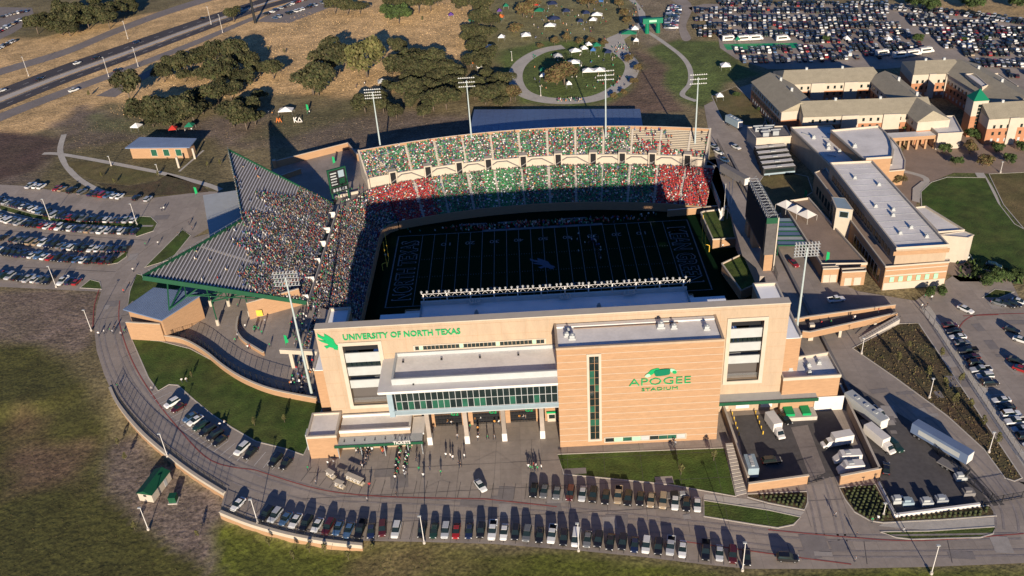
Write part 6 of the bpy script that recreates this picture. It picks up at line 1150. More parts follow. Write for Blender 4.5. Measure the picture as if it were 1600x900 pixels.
for px, h, lab in (((663, 849), 8.8, 'on the bottom grass edge, leftmost of four'), ((904, 861), 8.8, 'on the bottom grass edge, second of four'), ((1160, 892), 8.8, 'on the bottom grass edge, third of four'), ((1455, 897), 8.8, 'on the bottom grass edge, rightmost of four'), ((143, 517), 8, 'on the grass left of the ring road'), ((262, 714), 8, 'beside the long retaining wall'), ((403, 818), 8, 'beside the short retaining wall'), ((78, 343), 9, 'in the middle island of the left car park'), ((214, 351), 9, 'at the right end of the left car park island'), ((88, 449), 8.5, 'at the bottom of the left car park'),
  ((1346, 553), 5.5, 'at the top of the mulch slope'), ((1452, 622), 6.5, 'on the mulch slope above the drive'), ((1545, 707), 6.5, 'low on the mulch slope above the drive'), ((174, 259), 4.5, 'on the straight footpath, left one'), ((248, 272), 4.5, 'on the straight footpath, right one'), ((1563, 270), 4.5, 'beside the far right lawn path'), ((800, 95), 5, 'left of the loop walk'), ((845, 150), 5, 'at the bottom of the loop walk'), ((232, 828), 7.5, 'in the near left grass below the hut'), ((1380, 806), 4, 'in front of the truck compound'), ((45, 119), 11, 'beside the highway at the left edge'), ((200, 61), 11, 'in the wide highway verge'), ((170, 120), 11, 'between the highway and near frontage road, left'), ((216, 104), 11, 'between the highway and near frontage road, middle'), ((348, 51), 11, 'between the highway and near frontage road, right'), ((330, 38), 11, 'beside the highway median, far one')):
    lamp(px, h, 'slim lamp post '+lab, GZ-2.2 if px == (232, 828) else GZ)
x, y = g(399, 36); o = empty('billboard_mast', (x, y, GZ)); tag(o, 'dark steel billboard column at the end of the roadside lot', 'mast'); MB().tube((0, 0, 0), (0, 0, 16), .9, .7, 8).build('column', K['black'], o); MB().box(-6, 6, -.5, .5, 16, 20).build('panel', K['tread'], o)
# ------------------------------------------------------------------ trees
def leafcloud(lobes, n, size, cols, seed):
    r = np.random.default_rng(seed); V = []; C = []; F = []; L = np.array(lobes); wgt = L[:, 3]**2; wgt /= wgt.sum(); k = 0
    pick = r.choice(len(L), n, p=wgt); lobc = r.uniform(.75, 1.25, len(L))
    for i in pick:
        cx, cy, cz, rad, fl = L[i]; d = r.normal(size=3); d /= np.linalg.norm(d)
        if d[2] < -.45 and r.random() < .7: d[2] *= -1
        rr = rad*r.uniform(.55, 1.05)**.6; c = np.array([cx, cy, cz])+d*rr*np.array([1, 1, fl]); nrm = d+r.normal(size=3)*.55; nrm /= np.linalg.norm(nrm)
        u = np.cross(nrm, r.normal(size=3)); u /= np.linalg.norm(u); v = np.cross(nrm, u); s = size*r.uniform(.6, 1.3); 
        V += [c+u*s, c+v*s*.7+nrm*s*.15, c-u*s*.9, c-v*s*.75+nrm*s*.1]; F.append((k, k+1, k+2, k+3)); k += 4
        cc = np.array(cols[r.integers(len(cols))])*r.uniform(.7, 1.3)*lobc[i]; C += [(*cc, 1)]*4
    me = bpy.data.meshes.new('crown'); me.from_pydata([tuple(p) for p in V], [], F); me.materials.append(K['leaf']); at = me.color_attributes.new('Col', 'FLOAT_COLOR', 'POINT'); at.data.foreach_set('color', np.array(C).ravel()); return me
def trunkmesh(h, spread, seed, r0=.05):
    r = random.Random(seed); b = MB(); z0 = h*.38; b.tube((0, 0, 0), (r.uniform(-.02, .02), 0, z0), r0, r0*.7, 7)
    for k in range(5): a = 6.283*k/5+r.uniform(-.4, .4); q = (math.cos(a)*spread*.55, math.sin(a)*spread*.55, h*.72); m_ = (q[0]*.4, q[1]*.4, h*.5); b.tube((0, 0, z0*.9), m_, r0*.6, r0*.42, 5); b.tube(m_, q, r0*.42, r0*.15, 5)
    b.tube((0, 0, z0), (0, 0, h*.85), r0*.6, r0*.15, 5); return b.mesh('trunk', K['bark'], True)
OAK = [(.045, .046, .018), (.056, .052, .021), (.034, .039, .016), (.068, .06, .026), (.04, .048, .016)]
OLIVE = [(.095, .092, .03), (.115, .10, .038), (.08, .082, .026)]
GRN = [(.045, .075, .02), (.06, .09, .024), (.035, .055, .018)]
RUST = [(.12, .075, .035), (.10, .07, .03), (.09, .085, .03)]
def crownset(kind, seed):                    # unit crown: radius 1, ground at 0, height about 1.5
    r = random.Random(seed); lob = [(0, 0, .95, .62, .75)]
    for k in range(11 if kind != 'small' else 6):
        a = r.uniform(0, 6.283); d = r.uniform(.35, .72); lob.append((math.cos(a)*d, math.sin(a)*d, r.uniform(.6, 1.25), r.uniform(.24, .42), r.uniform(.65, .9)))
    return lob
TV = []
for s in range(7): TV.append((leafcloud(crownset('oak', s), 2400, .075, OAK, s), trunkmesh(1.4, 1, s)))
TO = [(leafcloud(crownset('oak', 20+s), 2200, .075, OLIVE, 30+s), trunkmesh(1.4, 1, 20+s)) for s in range(2)]
TG = [(leafcloud(crownset('oak', 40+s), 1800, .085, GRN, 40+s), trunkmesh(1.5, 1, 40+s)) for s in range(3)]
TR = [(leafcloud(crownset('oak', 60+s), 1500, .085, RUST, 60+s), trunkmesh(1.5, 1, 60+s)) for s in range(2)]
TS = [(leafcloud([(0, 0, 1.5, .5, 1.5), (.15, 0, 2.2, .3, 1.4), (-.15, .1, 1.1, .3, 1.2)], 260, .12, OLIVE, 80+s), trunkmesh(2.6, .8, 80+s, .06)) for s in range(2)]
def tree(px, r, src, label, group, squash=1.0, name='oak_tree'):
    x, y = g(px[0], px[1]+r*.72); R1 = r/ppm(px[0], px[1])*rnd.uniform(1.3, 1.6); cm, tm = rnd.choice(src); o = empty(name, (x, y, GZ-.05), rnd.uniform(0, 6.28)); k = rnd.uniform(.92, 1.08); o.scale = (R1*k, R1/k, R1*squash*rnd.uniform(.78, 1.08)); tag(o, label, 'tree', group)
    link('trunk', tm, o); link('crown', cm, o); return o
def grove(lst, where, kind, src, **kw):
    for i, (x, y, r) in enumerate(sorted(lst)): tree((x, y), r, src, '%s, %s from the left %s' % (kind, nth(i+1), where), 'trees '+where, **kw)
grove([(60, 44, 13), (78, 36, 15), (98, 44, 15), (118, 38, 16), (100, 22, 13), (126, 18, 14), (140, 34, 16), (158, 26, 16), (172, 36, 12), (182, 18, 14), (200, 10, 13), (150, 8, 12), (210, 16, 9), (66, 30, 10), (110, 48, 12)], 'in the dense grove beyond the highway', 'dark spreading tree', TV)
grove([(204, 141, 24), (257, 118, 14), (278, 106, 16), (300, 97, 18), (322, 92, 16), (346, 90, 19), (371, 96, 18), (394, 102, 16), (352, 124, 20), (380, 124, 17), (342, 150, 17), (362, 147, 14), (224, 178, 20), (250, 176, 19), (281, 174, 23), (304, 182, 15), (266, 190, 14), (366, 184, 20), (392, 172, 17), (386, 192, 16), (406, 150, 10), (330, 120, 14), (290, 120, 11), (318, 170, 12), (400, 186, 13), (300, 165, 12), (240, 190, 12), (428, 113, 14), (408, 112, 10), (310, 155, 12), (366, 27, 10)], 'on the slope between the highway and the wing', 'broad dark oak', TV)
grove([(490, 130, 25), (519, 98, 23), (498, 140, 14), (625, 78, 11), (628, 112, 18), (650, 96, 16), (673, 100, 18), (697, 110, 17), (656, 118, 17), (684, 124, 14), (706, 132, 15), (636, 145, 17), (656, 148, 15), (620, 178, 11), (571, 165, 16), (591, 160, 13), (678, 162, 17), (698, 160, 16), (644, 162, 11), (718, 146, 11), (666, 138, 13), (690, 142, 12), (610, 138, 10), (600, 170, 10), (642, 128, 13), (662, 176, 11), (716, 120, 12), (636, 96, 12)], 'in the clump above the far stand', 'round-crowned oak', TV)
tree((574, 102), 26, TO, 'wide olive-green tree standing between the two oak clumps', None); tree((624, 27), 14, TG, 'fresh green bushy tree in the dry field', None); tree((605, 21), 9, TG, 'small fresh green tree left of the bushy one in the dry field', None)
grove([(524, 13, 12), (544, 13, 14), (563, 14, 11), (610, 4, 13), (632, 6, 13), (655, 9, 16), (673, 8, 13), (722, 9, 12), (684, 2, 10)], 'along the top of the dry field', 'greyish oak', TV)
grove([(756, 14, 14), (749, 34, 16), (744, 54, 15), (760, 56, 13), (733, 60, 11), (748, 78, 14), (736, 98, 13), (760, 90, 13), (768, 38, 10), (752, 66, 12), (790, 132, 12), (772, 134, 11), (759, 152, 16), (781, 148, 14), (798, 150, 12), (770, 150, 12), (748, 138, 11), (784, 160, 10), (762, 118, 11), (756, 104, 11), (742, 150, 9)], 'in the strip left of the tailgate area', 'tall oak', TV)
grove([(818, 18, 13), (806, 44, 11), (920, 4, 14), (882, 118, 20), (870, 124, 12), (805, 150, 11), (836, 6, 9)], 'among the tailgate tents', 'rust-tinged tree', TR)
grove([(968, 8, 7), (974, 20, 7), (978, 33, 6), (866, 66, 6), (885, 62, 6), (905, 64, 6), (925, 66, 6), (945, 68, 5), (845, 72, 5), (982, 94, 6), (995, 108, 6), (992, 128, 6), (975, 145, 6), (958, 152, 5)], 'in the planted ring round the loop walk', 'thin bare sapling', TR)
grove([(1440, 6, 12), (1456, 10, 10), (1520, 8, 13), (1508, 3, 9), (1588, 4, 12), (1425, 3, 9), (1290, 62, 5), (1432, 62, 6), (1506, 62, 4), (1540, 60, 4)], 'beyond the big car park', 'green tree', TG)
grove([(1348, 190, 9), (1362, 192, 9), (1380, 197, 13), (1398, 198, 13), (1412, 199, 11), (1428, 201, 9), (1325, 194, 6)], 'in the hedge below the left dormitory', 'dense green tree', TG)
grove([(1494, 252, 8), (1536, 252, 10), (1577, 250, 8), (1476, 234, 8), (1515, 234, 9), (1556, 232, 8), (1595, 230, 8), (1516, 208, 9), (1531, 213, 9), (1555, 206, 9), (1573, 210, 8), (1592, 208, 8), (1406, 281, 9), (1400, 274, 6), (1548, 138, 5), (1458, 134, 6), (1473, 136, 7)], 'in the campus plaza', 'small round plaza tree', TG+TR)
grove([(1528, 428, 8), (1540, 440, 10), (1556, 430, 9), (1572, 434, 9), (1590, 428, 9), (1470, 455, 8), (1452, 458, 7), (1300, 495, 6), (1310, 492, 6), (1190, 170, 5), (1150, 148, 5)], 'right of the athletic centre', 'low dark shrub tree', TG)
def sapling(lst, where, z=GZ):
    for i, (x, y, h) in enumerate(sorted(lst)):
        X, Y = g(x, y, z); o = empty('young_tree', (X, Y, z), rnd.uniform(0, 6)); tag(o, 'thin young tree, %s from the left %s' % (nth(i+1), where), 'tree', 'young trees '+where); s = h/2.7; o.scale = (s, s, s); cm, tm = rnd.choice(TS); link('trunk', tm, o); link('crown', cm, o)
sapling([(421, 853, 3), (459, 874, 3.2), (484, 863, 3.4), (508, 863, 3.2), (545, 875, 3.4), (583, 863, 3.2)], 'on the grass below the short retaining wall', GZ-1.6); sapling([(186, 697, 3), (197, 720, 3), (211, 828, 3), (310, 840, 2.6)], 'in the near left grass', GZ-2)
sapling([(1064, 742, 4), (1115, 720, 4), (445, 660, 3), (398, 665, 3), (300, 590, 2.5)], 'on the mown lawns'); sapling([(1403, 567, 4), (1450, 590, 4), (1475, 610, 4.5), (1490, 635, 5), (1515, 640, 4), (1420, 545, 3), (1535, 668, 4), (1470, 560, 4), (1500, 600, 4), (1558, 695, 4)], 'on the mulch slope')
sapling([(1030, 0, 3), (160, 278, 3), (180, 288, 3), (140, 152, 4), (248, 276, 3), (325, 262, 3), (345, 260, 3.5), (445, 84, 3), (420, 80, 3), (660, 34, 3.5)], 'in the rough ground')
# clipped shrubs in the mulch beds, too many and too small to single out
def shrubs(px, step, name, label, h=.55):
    P = G(px); A = np.array(P); xs = np.arange(A[:, 0].min(), A[:, 0].max(), step); ys = np.arange(A[:, 1].min(), A[:, 1].max(), step*.8); mb = MB()
    for j, y in enumerate(ys):
        for x in xs:
            q = (x+(j % 2)*step/2+rnd.uniform(-.1, .1), y+rnd.uniform(-.1, .1))
            if poly_sd(np.array([q]), P)[0] > .5: mb.tube((*q, GZ+.05), (*q, GZ+.05+h*rnd.uniform(.7, 1.2)), .42, .28, 6)
    return mb.build(name, mat(name+'_leaf', (.045, .055, .022), .95, .3, 2, fine=.3), None, True, label=label, cat='shrubs', kind='stuff')
shrubs([(1168, 772), (1261, 768), (1262, 785), (1257, 797), (1200, 786)], 1.15, 'clipped_shrubs', 'rows of small clipped shrubs left of the dock gate'); shrubs([(1311, 762), (1368, 757), (1397, 809), (1380, 817), (1360, 814), (1335, 800), (1320, 780)], 1.15, 'clipped_shrubs', 'rows of small clipped shrubs right of the dock gate'); shrubs([(1397, 810), (1545, 791), (1557, 806), (1475, 812), (1385, 817)], 1.15, 'clipped_shrubs', 'rows of small clipped shrubs before the low compound wall')
def tufts(px, n, name, label, cols, hh=(.3, .9)):
    P = G(px); A = np.array(P); mb = MB(); k = 0; C = []
    while k < n:
        q = (rnd.uniform(A[:, 0].min(), A[:, 0].max()), rnd.uniform(A[:, 1].min(), A[:, 1].max()))
        if poly_sd(np.array([q]), P)[0] < .3: continue
        h = rnd.uniform(*hh); r = h*.7; a0 = rnd.uniform(0, 6); mb.add([(q[0]+r*math.cos(a0+2.1*i), q[1]+r*math.sin(a0+2.1*i), GZ) for i in range(3)]+[(q[0]+rnd.uniform(-.2, .2), q[1]+rnd.uniform(-.2, .2), GZ+h)], [(0, 1, 3), (1, 2, 3), (2, 0, 3)]); c_ = np.array(rnd.choice(cols))*rnd.uniform(.7, 1.3); C += [(*c_, 1)]*4; k += 1
    o = mb.build(name, K['leaf'], None, False, label=label, cat='ground cover', kind='stuff'); at = o.data.color_attributes.new('Col', 'FLOAT_COLOR', 'POINT'); at.data.foreach_set('color', np.array(C).ravel()); return o
tufts([(1332, 544), (1405, 506), (1435, 505), (1480, 572), (1549, 675), (1597, 747), (1585, 752), (1570, 747), (1537, 702), (1480, 650), (1400, 591)], 700, 'slope_ground_cover', 'rough brown and green ground cover on the mulch slope', [(.075, .07, .024), (.12, .085, .04), (.10, .072, .036)], (.12, .5))
def tufts2(px, n, name, label, cols, hh):    # grass clumps and weeds, far too many to count
    P = G(px); A = np.array(P); q = nrg.uniform(A.min(0), A.max(0), (n, 2)); q = q[poly_sd(q, P) > .4]; n = len(q); z = groundz(q); h = nrg.uniform(*hh, n); r = h*nrg.uniform(.6, 1.5, n); a = nrg.uniform(0, 6.28, n); V = np.zeros((n, 4, 3)); 
    for i in range(3): V[:, i, 0] = q[:, 0]+r*np.cos(a+2.1*i); V[:, i, 1] = q[:, 1]+r*np.sin(a+2.1*i); V[:, i, 2] = z-.08
    V[:, 3, 0] = q[:, 0]+nrg.uniform(-.15, .15, n); V[:, 3, 1] = q[:, 1]; V[:, 3, 2] = z+h; k = np.arange(n)[:, None]*4; F = np.concatenate([k+np.array([[0, 1, 3]]), k+np.array([[1, 2, 3]]), k+np.array([[2, 0, 3]])])
    C = np.ones((n, 4, 4)); C[:, :, :3] = (np.array(cols)[nrg.integers(len(cols), size=n)]*nrg.uniform(.7, 1.3, (n, 1)))[:, None]
    me = bpy.data.meshes.new(name); me.from_pydata(V.reshape(-1, 3).tolist(), [], F.tolist()); me.materials.append(K['leaf']); at = me.color_attributes.new('Col', 'FLOAT_COLOR', 'POINT'); at.data.foreach_set('color', C.ravel()); return tag(link(name, me), label, 'grass', None, 'stuff')
tufts2([(-60, 460), (140, 462), (150, 560), (168, 650), (240, 715), (340, 790), (345, 830), (560, 870), (560, 930), (-60, 930)], 16000, 'rough_grass', 'rough grass clumps left of the ring road', [(.075, .068, .016), (.058, .064, .015), (.10, .075, .035), (.085, .072, .024)], (.05, .17))
tufts2([(570, 858), (900, 872), (1170, 898), (1640, 894), (1640, 930), (560, 930)], 5000, 'verge_grass', 'clumps of verge grass along the bottom edge', [(.09, .095, .02), (.11, .10, .03), (.075, .085, .018)], (.05, .16))
tufts2([(160, 175), (320, 90), (470, 20), (760, 0), (740, 60), (720, 130), (430, 150), (230, 190)], 12000, 'dry_field_grass', 'dry grass clumps in the straw-coloured field', [(.42, .28, .14), (.34, .23, .12), (.28, .2, .1), (.5, .34, .18)], (.08, .4))
tufts2([(100, 190), (430, 180), (730, 190), (560, 240), (330, 225), (120, 240)], 5000, 'slope_grass', 'brown grass clumps on the slope above the wing', [(.15, .11, .075), (.12, .1, .05), (.18, .13, .09)], (.08, .3))
tufts([(1490, 395), (1600, 425), (1600, 445), (1500, 440)], 120, 'low_hedge', 'low dark hedge right of the lobby wing', GRN, (.6, 1.3))
# ------------------------------------------------------------------ tents
def tent(px, wpx, col, label, ratio=1.0, group='tailgate tents'):
    s = ppm(*px); w_ = max(2.6, .98*wpx/s); x, y = g(px[0], px[1]+3); o = empty('pop_up_tent', (x, y, GZ), rnd.uniform(-.25, .25)); tag(o, label, 'tent', group); a, d = w_/2, min(w_, 6.5)*ratio/2
    n = max(1, round(w_/6)); mb = MB()
    for k in range(n):
        x0, x1 = -a+2*a*k/n, -a+2*a*(k+1)/n; xm = (x0+x1)/2; mb.add([(x0, -d, 2.2), (x1, -d, 2.2), (x1, d, 2.2), (x0, d, 2.2), (xm, 0, 3.6)], [(0, 1, 4), (1, 2, 4), (2, 3, 4), (3, 0, 4)])
    mb.box(-a, a, -d-.02, -d, 1.9, 2.2); mb.box(-a, a, d, d+.02, 1.9, 2.2); mb.box(-a-.02, -a, -d, d, 1.9, 2.2); mb.box(a, a+.02, -d, d, 1.9, 2.2)
    c = mb.build('canopy', K['obj'], o); c.color = (*col, 1)
    for sx in (-1, 1):
        for sy in (-1, 1): MB().tube((sx*(a-.06), sy*(d-.06), 0), (sx*(a-.06), sy*(d-.06), 2.2), .04, n=4).build('leg', K['steel'], o)
TC = {'white': (.70, .69, .66), 'green': (.01, .15, .08), 'navy': (.015, .025, .07), 'blue': (.04, .12, .3), 'red': (.4, .03, .02), 'orange': (.5, .13, .03), 'purple': (.09, .04, .2), 'grey': (.35, .36, .36)}
TENTS = [(928, 113, 36, 'white'), (897, 100, 19, 'white'), (849, 121, 10, 'white'), (872, 90, 13, 'grey'), (899, 82, 17, 'white'), (913, 78, 10, 'white'), (920, 72, 9, 'white'), (932, 73, 12, 'green'), (927, 81, 8, 'blue'), (950, 84, 10, 'navy'), (889, 134, 8, 'white'), (983, 54, 24, 'green'), (933, 25, 16, 'white'), (927, 33, 11, 'white'), (860, 42, 17, 'white'), (822, 57, 15, 'white'), (866, 31, 18, 'navy'), (885, 19, 11, 'navy'), (916, 22, 11, 'navy'), (907, 35, 9, 'navy'), (863, 7, 14, 'navy'), (843, 18, 14, 'green'), (836, 9, 10, 'red'), (936, 3, 14, 'blue'), (992, 47, 11, 'white'), (994, 66, 8, 'white'), (848, 112, 9, 'green'),
 (1124, 153, 11, 'white'), (1133, 105, 15, 'white'), (764, 76, 15, 'white'), (742, 100, 10, 'orange'), (750, 107, 10, 'white'), (598, 130, 14, 'grey'), (448, 175, 22, 'white'), (765, 121, 10, 'white'), (737, 34, 9, 'green'), (771, 28, 9, 'green'), (791, 11, 8, 'green'), (781, 19, 7, 'purple'), (705, 25, 8, 'purple'), (783, 28, 9, 'orange'), (784, 60, 10, 'white'), (749, 124, 9, 'grey'), (215, 200, 14, 'white'), (272, 204, 12, 'red'), (298, 199, 13, 'green'), (1322, 63, 7, 'white'), (1387, 64, 9, 'white'), (780, 33, 8, 'green'), (1152, 64, 6, 'green')]
def region(x, y): return 'on the loop green' if 805 < x < 985 and y > 68 else 'at the top of the tailgate area' if 800 < x < 1000 else 'beside the service road' if x > 1000 and y > 90 else 'in the big car park' if x > 1000 else 'among the oaks by the tailgate' if x >= 690 else 'on the slope above the wing'
from collections import Counter
cnt = Counter((c, region(x, y)) for x, y, w_, c in TENTS); seen = Counter()
for x, y, w_, c in sorted(TENTS):
    k = (c, region(x, y)); seen[k] += 1; tent((x, y), w_, TC[c], ('%s pop-up tent %s' % (c, k[1])) if cnt[k] == 1 else '%s pop-up tent, %s of its colour from left %s' % (c, nth(seen[k]), k[1]), .7 if w_ > 15 else 1)
x, y = g(1243, 336, GZ+4.2); o = empty('frame_tent', (x, y, GZ+4.2), R_(-57)); o.scale = (.8, .8, .85); tag(o, 'white three-peaked frame tent on the raised terrace', 'tent')
for k in range(3): MB().cone((-5.9+5.9*k, 0), 4.2, 2.6, 4.8).build('canopy_peak', K['white'], o)
for sx in (-9, -3, 3, 9):
    for sy in (-3, 3): MB().tube((sx, sy, 0), (sx, sy, 2.6), .06, n=4).build('leg', K['white'], o)
for i, (px, z) in enumerate([((480, 175), GZ), ((306, 306), GZ), ((447, 540), GZ), ((521, 258), GZ), ((1256, 312), GZ), ((1290, 410), GZ+4.2)]):
    x, y = g(*px, z); b = MB(); b.tube((x, y, z), (x, y, z+4), .05, n=5); b.add([(x, y-.02, z+.8), (x+1.0, y-.02, z+1.2), (x+.9, y-.02, z+3.6), (x, y-.02, z+4), (x, y+.02, z+.8), (x+1.0, y+.02, z+1.2), (x+.9, y+.02, z+3.6), (x, y+.02, z+4)], [(0, 1, 2, 3), (7, 6, 5, 4)]); tag(b.build('feather_flag', K['sign']), 'green feather flag '+('on the lawn above the wing', 'by the left car park exit', 'on the left concourse', 'behind the small scoreboard', 'beside the frame tent', 'on the raised terrace above the kiosks')[i], 'flag', 'green feather flags')
# ------------------------------------------------------------------ people
def personmesh(pose, seed):
    J = {'pel': (0, 0, .95), 'chest': (0, 0, 1.32), 'neck': (0, 0, 1.48), 'head': (0, .02, 1.64), 'top': (0, .02, 1.75)}
    st_ = {'stand': .0, 'walk': .28, 'wave': .08}[pose]
    for s, n_ in ((1, 'l'), (-1, 'r')):
        f = st_*s; J['hip'+n_] = (.1*s, 0, .9); J['kn'+n_] = (.1*s, f*.6+.03, .49); J['an'+n_] = (.1*s, f, .09); J['toe'+n_] = (.11*s, f+.15, .04)
        J['sh'+n_] = (.19*s, 0, 1.40); J['el'+n_] = (.25*s, -f*.5-.03, 1.12); J['wr'+n_] = (.25*s, -f*.6+.12, .88)
    if pose == 'wave': J['elr'] = (-.3, .15, 1.25); J['wrr'] = (-.22, .35, 1.45)
    E_ = [('pel', 'chest'), ('chest', 'neck'), ('neck', 'head'), ('head', 'top')]
    for n_ in 'lr': E_ += [('pel', 'hip'+n_), ('hip'+n_, 'kn'+n_), ('kn'+n_, 'an'+n_), ('an'+n_, 'toe'+n_), ('chest', 'sh'+n_), ('sh'+n_, 'el'+n_), ('el'+n_, 'wr'+n_)]
    nm = list(J); R0 = {'pel': .15, 'chest': .17, 'neck': .065, 'head': .10, 'top': .085, 'hip': .10, 'kn': .07, 'an': .05, 'toe': .045, 'sh': .075, 'el': .05, 'wr': .042}
    me = bpy.data.meshes.new('p'); me.from_pydata([J[k] for k in nm], [(nm.index(a), nm.index(b)) for a, b in E_], []); ob = bpy.data.objects.new('p', me); COL.objects.link(ob); ob.modifiers.new('s', 'SKIN')
    for i, k in enumerate(nm):
        kk = k if k in R0 else k[:-1]; r = R0[kk]; me.skin_vertices[0].data[i].radius = (r, r*.75 if kk in ('pel', 'chest') else r); me.skin_vertices[0].data[i].use_root = (k == 'pel')
    sb = ob.modifiers.new('d', 'SUBSURF'); sb.levels = 1; sb.render_levels = 1
    dg = bpy.context.evaluated_depsgraph_get(); out = bpy.data.meshes.new_from_object(ob.evaluated_get(dg)); bpy.data.objects.remove(ob); out.name = 'person'
    out.materials.clear()
    for m_ in ('obj', 'denim', 'skin', 'hair'): out.materials.append(K[m_])
    for p in out.polygons:
        c = p.center; p.use_smooth = True
        p.material_index = (3 if (c.z > 1.66 or c.y < -.02) else 2) if c.z > 1.5 else 2 if (abs(c.x) > .2 and c.z < 1.1 or (pose == 'wave' and c.y > .22 and c.z > 1.2)) else 0 if c.z > .93 else 1
    return out
PM = {k: personmesh(k, 1) for k in ('stand', 'walk', 'wave')}
SH = {'green': (.015, .20, .08), 'white': (.66, .65, .62), 'black': (.015, .015, .018), 'red': (.36, .03, .03), 'dark': (.04, .04, .055), 'grey': (.25, .25, .26), 'orange': (.55, .25, .05), 'blue': (.05, .1, .3)}
def people(lst, where, group, z=GZ, face=None):
    for i, q in enumerate(sorted(lst)):
        px, c_ = q[:2], q[2] if len(q) > 2 else rnd.choice(['green', 'green', 'white', 'black', 'red', 'grey', 'green']); x, y = g(*px, z); po = rnd.choice(['stand', 'walk', 'walk', 'wave'])
        o = link('person', PM[po], None, (x, y, z+.06), rnd.uniform(0, 6.28) if face is None else face+rnd.uniform(-.5, .5)); s = rnd.uniform(1.0, 1.1); o.scale = (s*1.08, s*1.08, s); o.color = (*SH[c_], 1); tag(o, 'person in a %s shirt, %s from the left %s' % (c_, nth(i+1), where), 'person', group)
Q = []
for k in range(21): t = k/20; Q.append((626+rnd.uniform(-3, 3)-9*t, 701+49*t, rnd.choice(['green', 'green', 'white', 'red', 'black']))); Q.append((640+rnd.uniform(-3, 3)-8*t, 700+46*t, rnd.choice(['green', 'black', 'white', 'green', 'grey'])))
for k in range(12): t = k/11; Q.append((580+rnd.uniform(-4, 4)-14*t, 704+28*t, rnd.choice(['green', 'black', 'white', 'dark']))); Q.append((560+rnd.uniform(-4, 8), 703+8*t)); Q.append((600+rnd.uniform(-5, 5), 700+10*t, rnd.choice(['orange', 'white', 'red', 'dark'])))
people(Q, 'in the queue outside the ticket office', 'people queueing for tickets')
people([(482, 736, 'green'), (494, 757, 'grey'), (513, 728, 'white'), (522, 726, 'grey'), (578, 762, 'red'), (574, 784, 'grey'), (620, 777, 'black'), (655, 737, 'green'), (662, 747, 'white'), (651, 722, 'dark'), (672, 736, 'dark'), (689, 742, 'green'), (697, 715, 'white'), (704, 716, 'white'), (708, 719, 'white'), (717, 728, 'dark'), (720, 731, 'black'), (726, 717, 'white'), (715, 686, 'grey'), (747, 688, 'white'), (747, 674, 'orange'), (762, 687, 'green'), (773, 687, 'grey'), (748, 683, 'dark'), (678, 673, 'black'), (735, 670, 'green')], 'walking on the forecourt', 'people on the forecourt')
people([(826, 733, 'white'), (829, 735, 'green'), (832, 736, 'green'), (834, 730, 'red'), (838, 732, 'white'), (840, 736, 'green'), (846, 734, 'white'), (836, 738, 'black')], 'huddled by the front lawn corner', 'people in the huddle')
people([(700, 663, 'orange'), (706, 664, 'white'), (743, 660, 'orange'), (752, 658, 'white'), (773, 664, 'orange'), (780, 664, 'white'), (812, 656, 'orange'), (818, 656, 'white'), (822, 656, 'white'), (804, 648, 'orange')], 'standing at the entrance gates', 'people at the gates')
people([(155, 525, 'white'), (164, 522, 'white'), (173, 519, 'green'), (177, 522, 'grey'), (181, 515, 'black'), (190, 525, 'grey'), (196, 521, 'green'), (238, 611, 'grey'), (185, 606, 'green'), (194, 458, 'red'), (345, 668, 'white'), (352, 664, 'white'), (285, 598, 'white'), (292, 597, 'white')], 'walking on the ring road', 'people on the ring road')
people([(228, 385, 'green'), (248, 383, 'white'), (279, 369, 'dark'), (296, 352, 'dark'), (253, 330, 'grey'), (257, 329, 'white'), (209, 425, 'white'), (322, 395, 'white'), (204, 447, 'black'), (301, 360, 'dark')], 'on the drive by the wing tip', 'people near the left car park')
LC = [(rnd.uniform(452, 480), rnd.uniform(495, 545)) for _ in range(26)]+[(rnd.uniform(395, 410), rnd.uniform(510, 524), 'green') for _ in range(7)]+[(384, 513), (388, 546, 'white'), (391, 545, 'red'), (422, 543, 'green'), (368, 535, 'green'), (372, 528, 'grey'), (300, 505, 'green'), (305, 492, 'red'), (330, 470, 'white'), (345, 466, 'red'), (372, 480, 'green'), (415, 505, 'grey')]
people(LC, 'on the left concourse', 'people on the left concourse')
people([(1283, 509, 'red'), (1332, 501, 'dark'), (1335, 500, 'white'), (1298, 507, 'green'), (1272, 516, 'white'), (1372, 489, 'red')], 'on the footbridge ramp', 'people on the ramp', 11.5); people([(1440, 482, 'white'), (1444, 485, 'dark'), (1448, 480, 'black'), (1455, 469, 'white'), (1445, 466, 'green')], 'at the top of the right-hand sidewalk', 'people by the sidewalk')
people([(1052, 693, 'dark'), (1055, 697, 'grey'), (1305, 808, 'grey'), (1371, 814, 'white'), (1362, 817, 'green'), (1411, 833, 'grey'), (1336, 878, 'grey'), (1338, 840, 'dark')], 'on the lower right pavements', 'people on the lower right pavements')
def standing(lst, name, label):
    st2 = []
    for q in lst: x, y = g(*q); st2.append((x, y, GZ-.1, rnd.uniform(0, 6.28), rnd.choice(['mixg', 'mix'])))
    crowd(name, st2, label)
standing([(rnd.uniform(870, 910), 157+rnd.uniform(-2, 2)) for _ in range(34)]+[(rnd.uniform(955, 985), rnd.uniform(68, 95)) for _ in range(36)]+[(rnd.uniform(945, 985), rnd.uniform(118, 140)) for _ in range(14)]+[(rnd.uniform(975, 1003), rnd.uniform(5, 45)) for _ in range(30)], 'walkers_on_loop', 'scattered people walking round the loop walk')
standing([(rnd.uniform(815, 950), rnd.uniform(5, 62)) for _ in range(60)]+[(rnd.uniform(830, 960), rnd.uniform(85, 140)) for _ in range(45)], 'tailgate_crowd', 'scattered people standing among the tailgate tents')
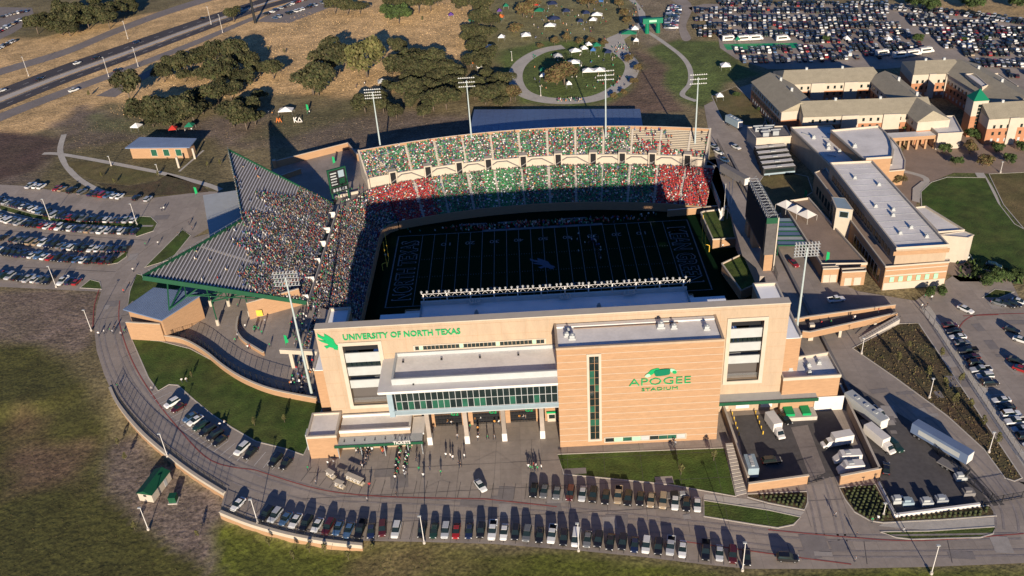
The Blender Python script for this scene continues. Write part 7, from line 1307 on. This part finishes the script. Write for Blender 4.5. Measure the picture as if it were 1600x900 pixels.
people([(520+rnd.uniform(0, 50), 322-rnd.uniform(0, 26)) for _ in range(30)], 'on the terrace by the small scoreboard', 'people on the corner terrace'); people([(420, 178, 'white'), (426, 180, 'orange'), (481, 180, 'green'), (484, 178, 'white'), (557, 137, 'dark'), (570, 133, 'white'), (655, 170, 'blue'), (660, 172, 'white'), (210, 203, 'white'), (300, 205, 'white'), (290, 207, 'white'), (405, 190, 'white')], 'on the grass slope above the wing', 'people on the grass slope')
pl = [(893, 378, 'white'), (902, 378, 'white'), (904, 369, 'white'), (904, 396, 'white'), (914, 383, 'white')]+[(918+rnd.uniform(0, 18), 372+rnd.uniform(0, 16), rnd.choice(['white', 'white', 'blue', 'dark'])) for _ in range(14)]+[(930+rnd.uniform(0, 10), 388+rnd.uniform(0, 22), rnd.choice(['white', 'dark', 'dark'])) for _ in range(9)]+[(1002, 339, 'white'), (1013, 338, 'white'), (1021, 337, 'white'), (1129, 388, 'white'), (603, 403, 'white')]
people(pl, 'on the pitch', 'players on the pitch', 0.0)
seats = []
for k in range(330):
    x = rnd.choice([rnd.gauss(2, 16), rnd.gauss(-14, 14), rnd.gauss(14, 12)]); seats.append((x, rnd.uniform(25.5, 30.0), -.25, rnd.uniform(2.6, 3.6), rnd.choice(['red', 'mix', 'mix', 'green'])))
crowd('sideline_crowd', seats, 'shaded crowd of players and staff along the far sideline')
wk_ = [(rnd.uniform(-77.4, -75.3), rnd.uniform(-38, 34), GZ-.2, rnd.uniform(0, 6.28), 'mix') for _ in range(260)]+[(rnd.uniform(-76, -63), rnd.uniform(-80, -62), GZ-.2, rnd.uniform(0, 6.28), 'mix') for _ in range(70)]
crowd('walkway_crowd', wk_, 'people crowding the walkway between the wing and the lower end stand')
rail = empty('far_barrier', (0, 31, 0)); tag(rail, 'pale bench and table line along the far sideline', 'bench'); 
for x in (-27, -12, 12): child(MB().box(x-5, x+5, 29.8, 30.4, .05, .55), 'bench_seat', K['fwhite'], rail)
print('cars', NCAR, 'objects', len(bpy.data.objects), 'tris', sum(len(m.loop_triangles) or sum(len(p.vertices)-2 for p in m.polygons) for m in bpy.data.meshes))
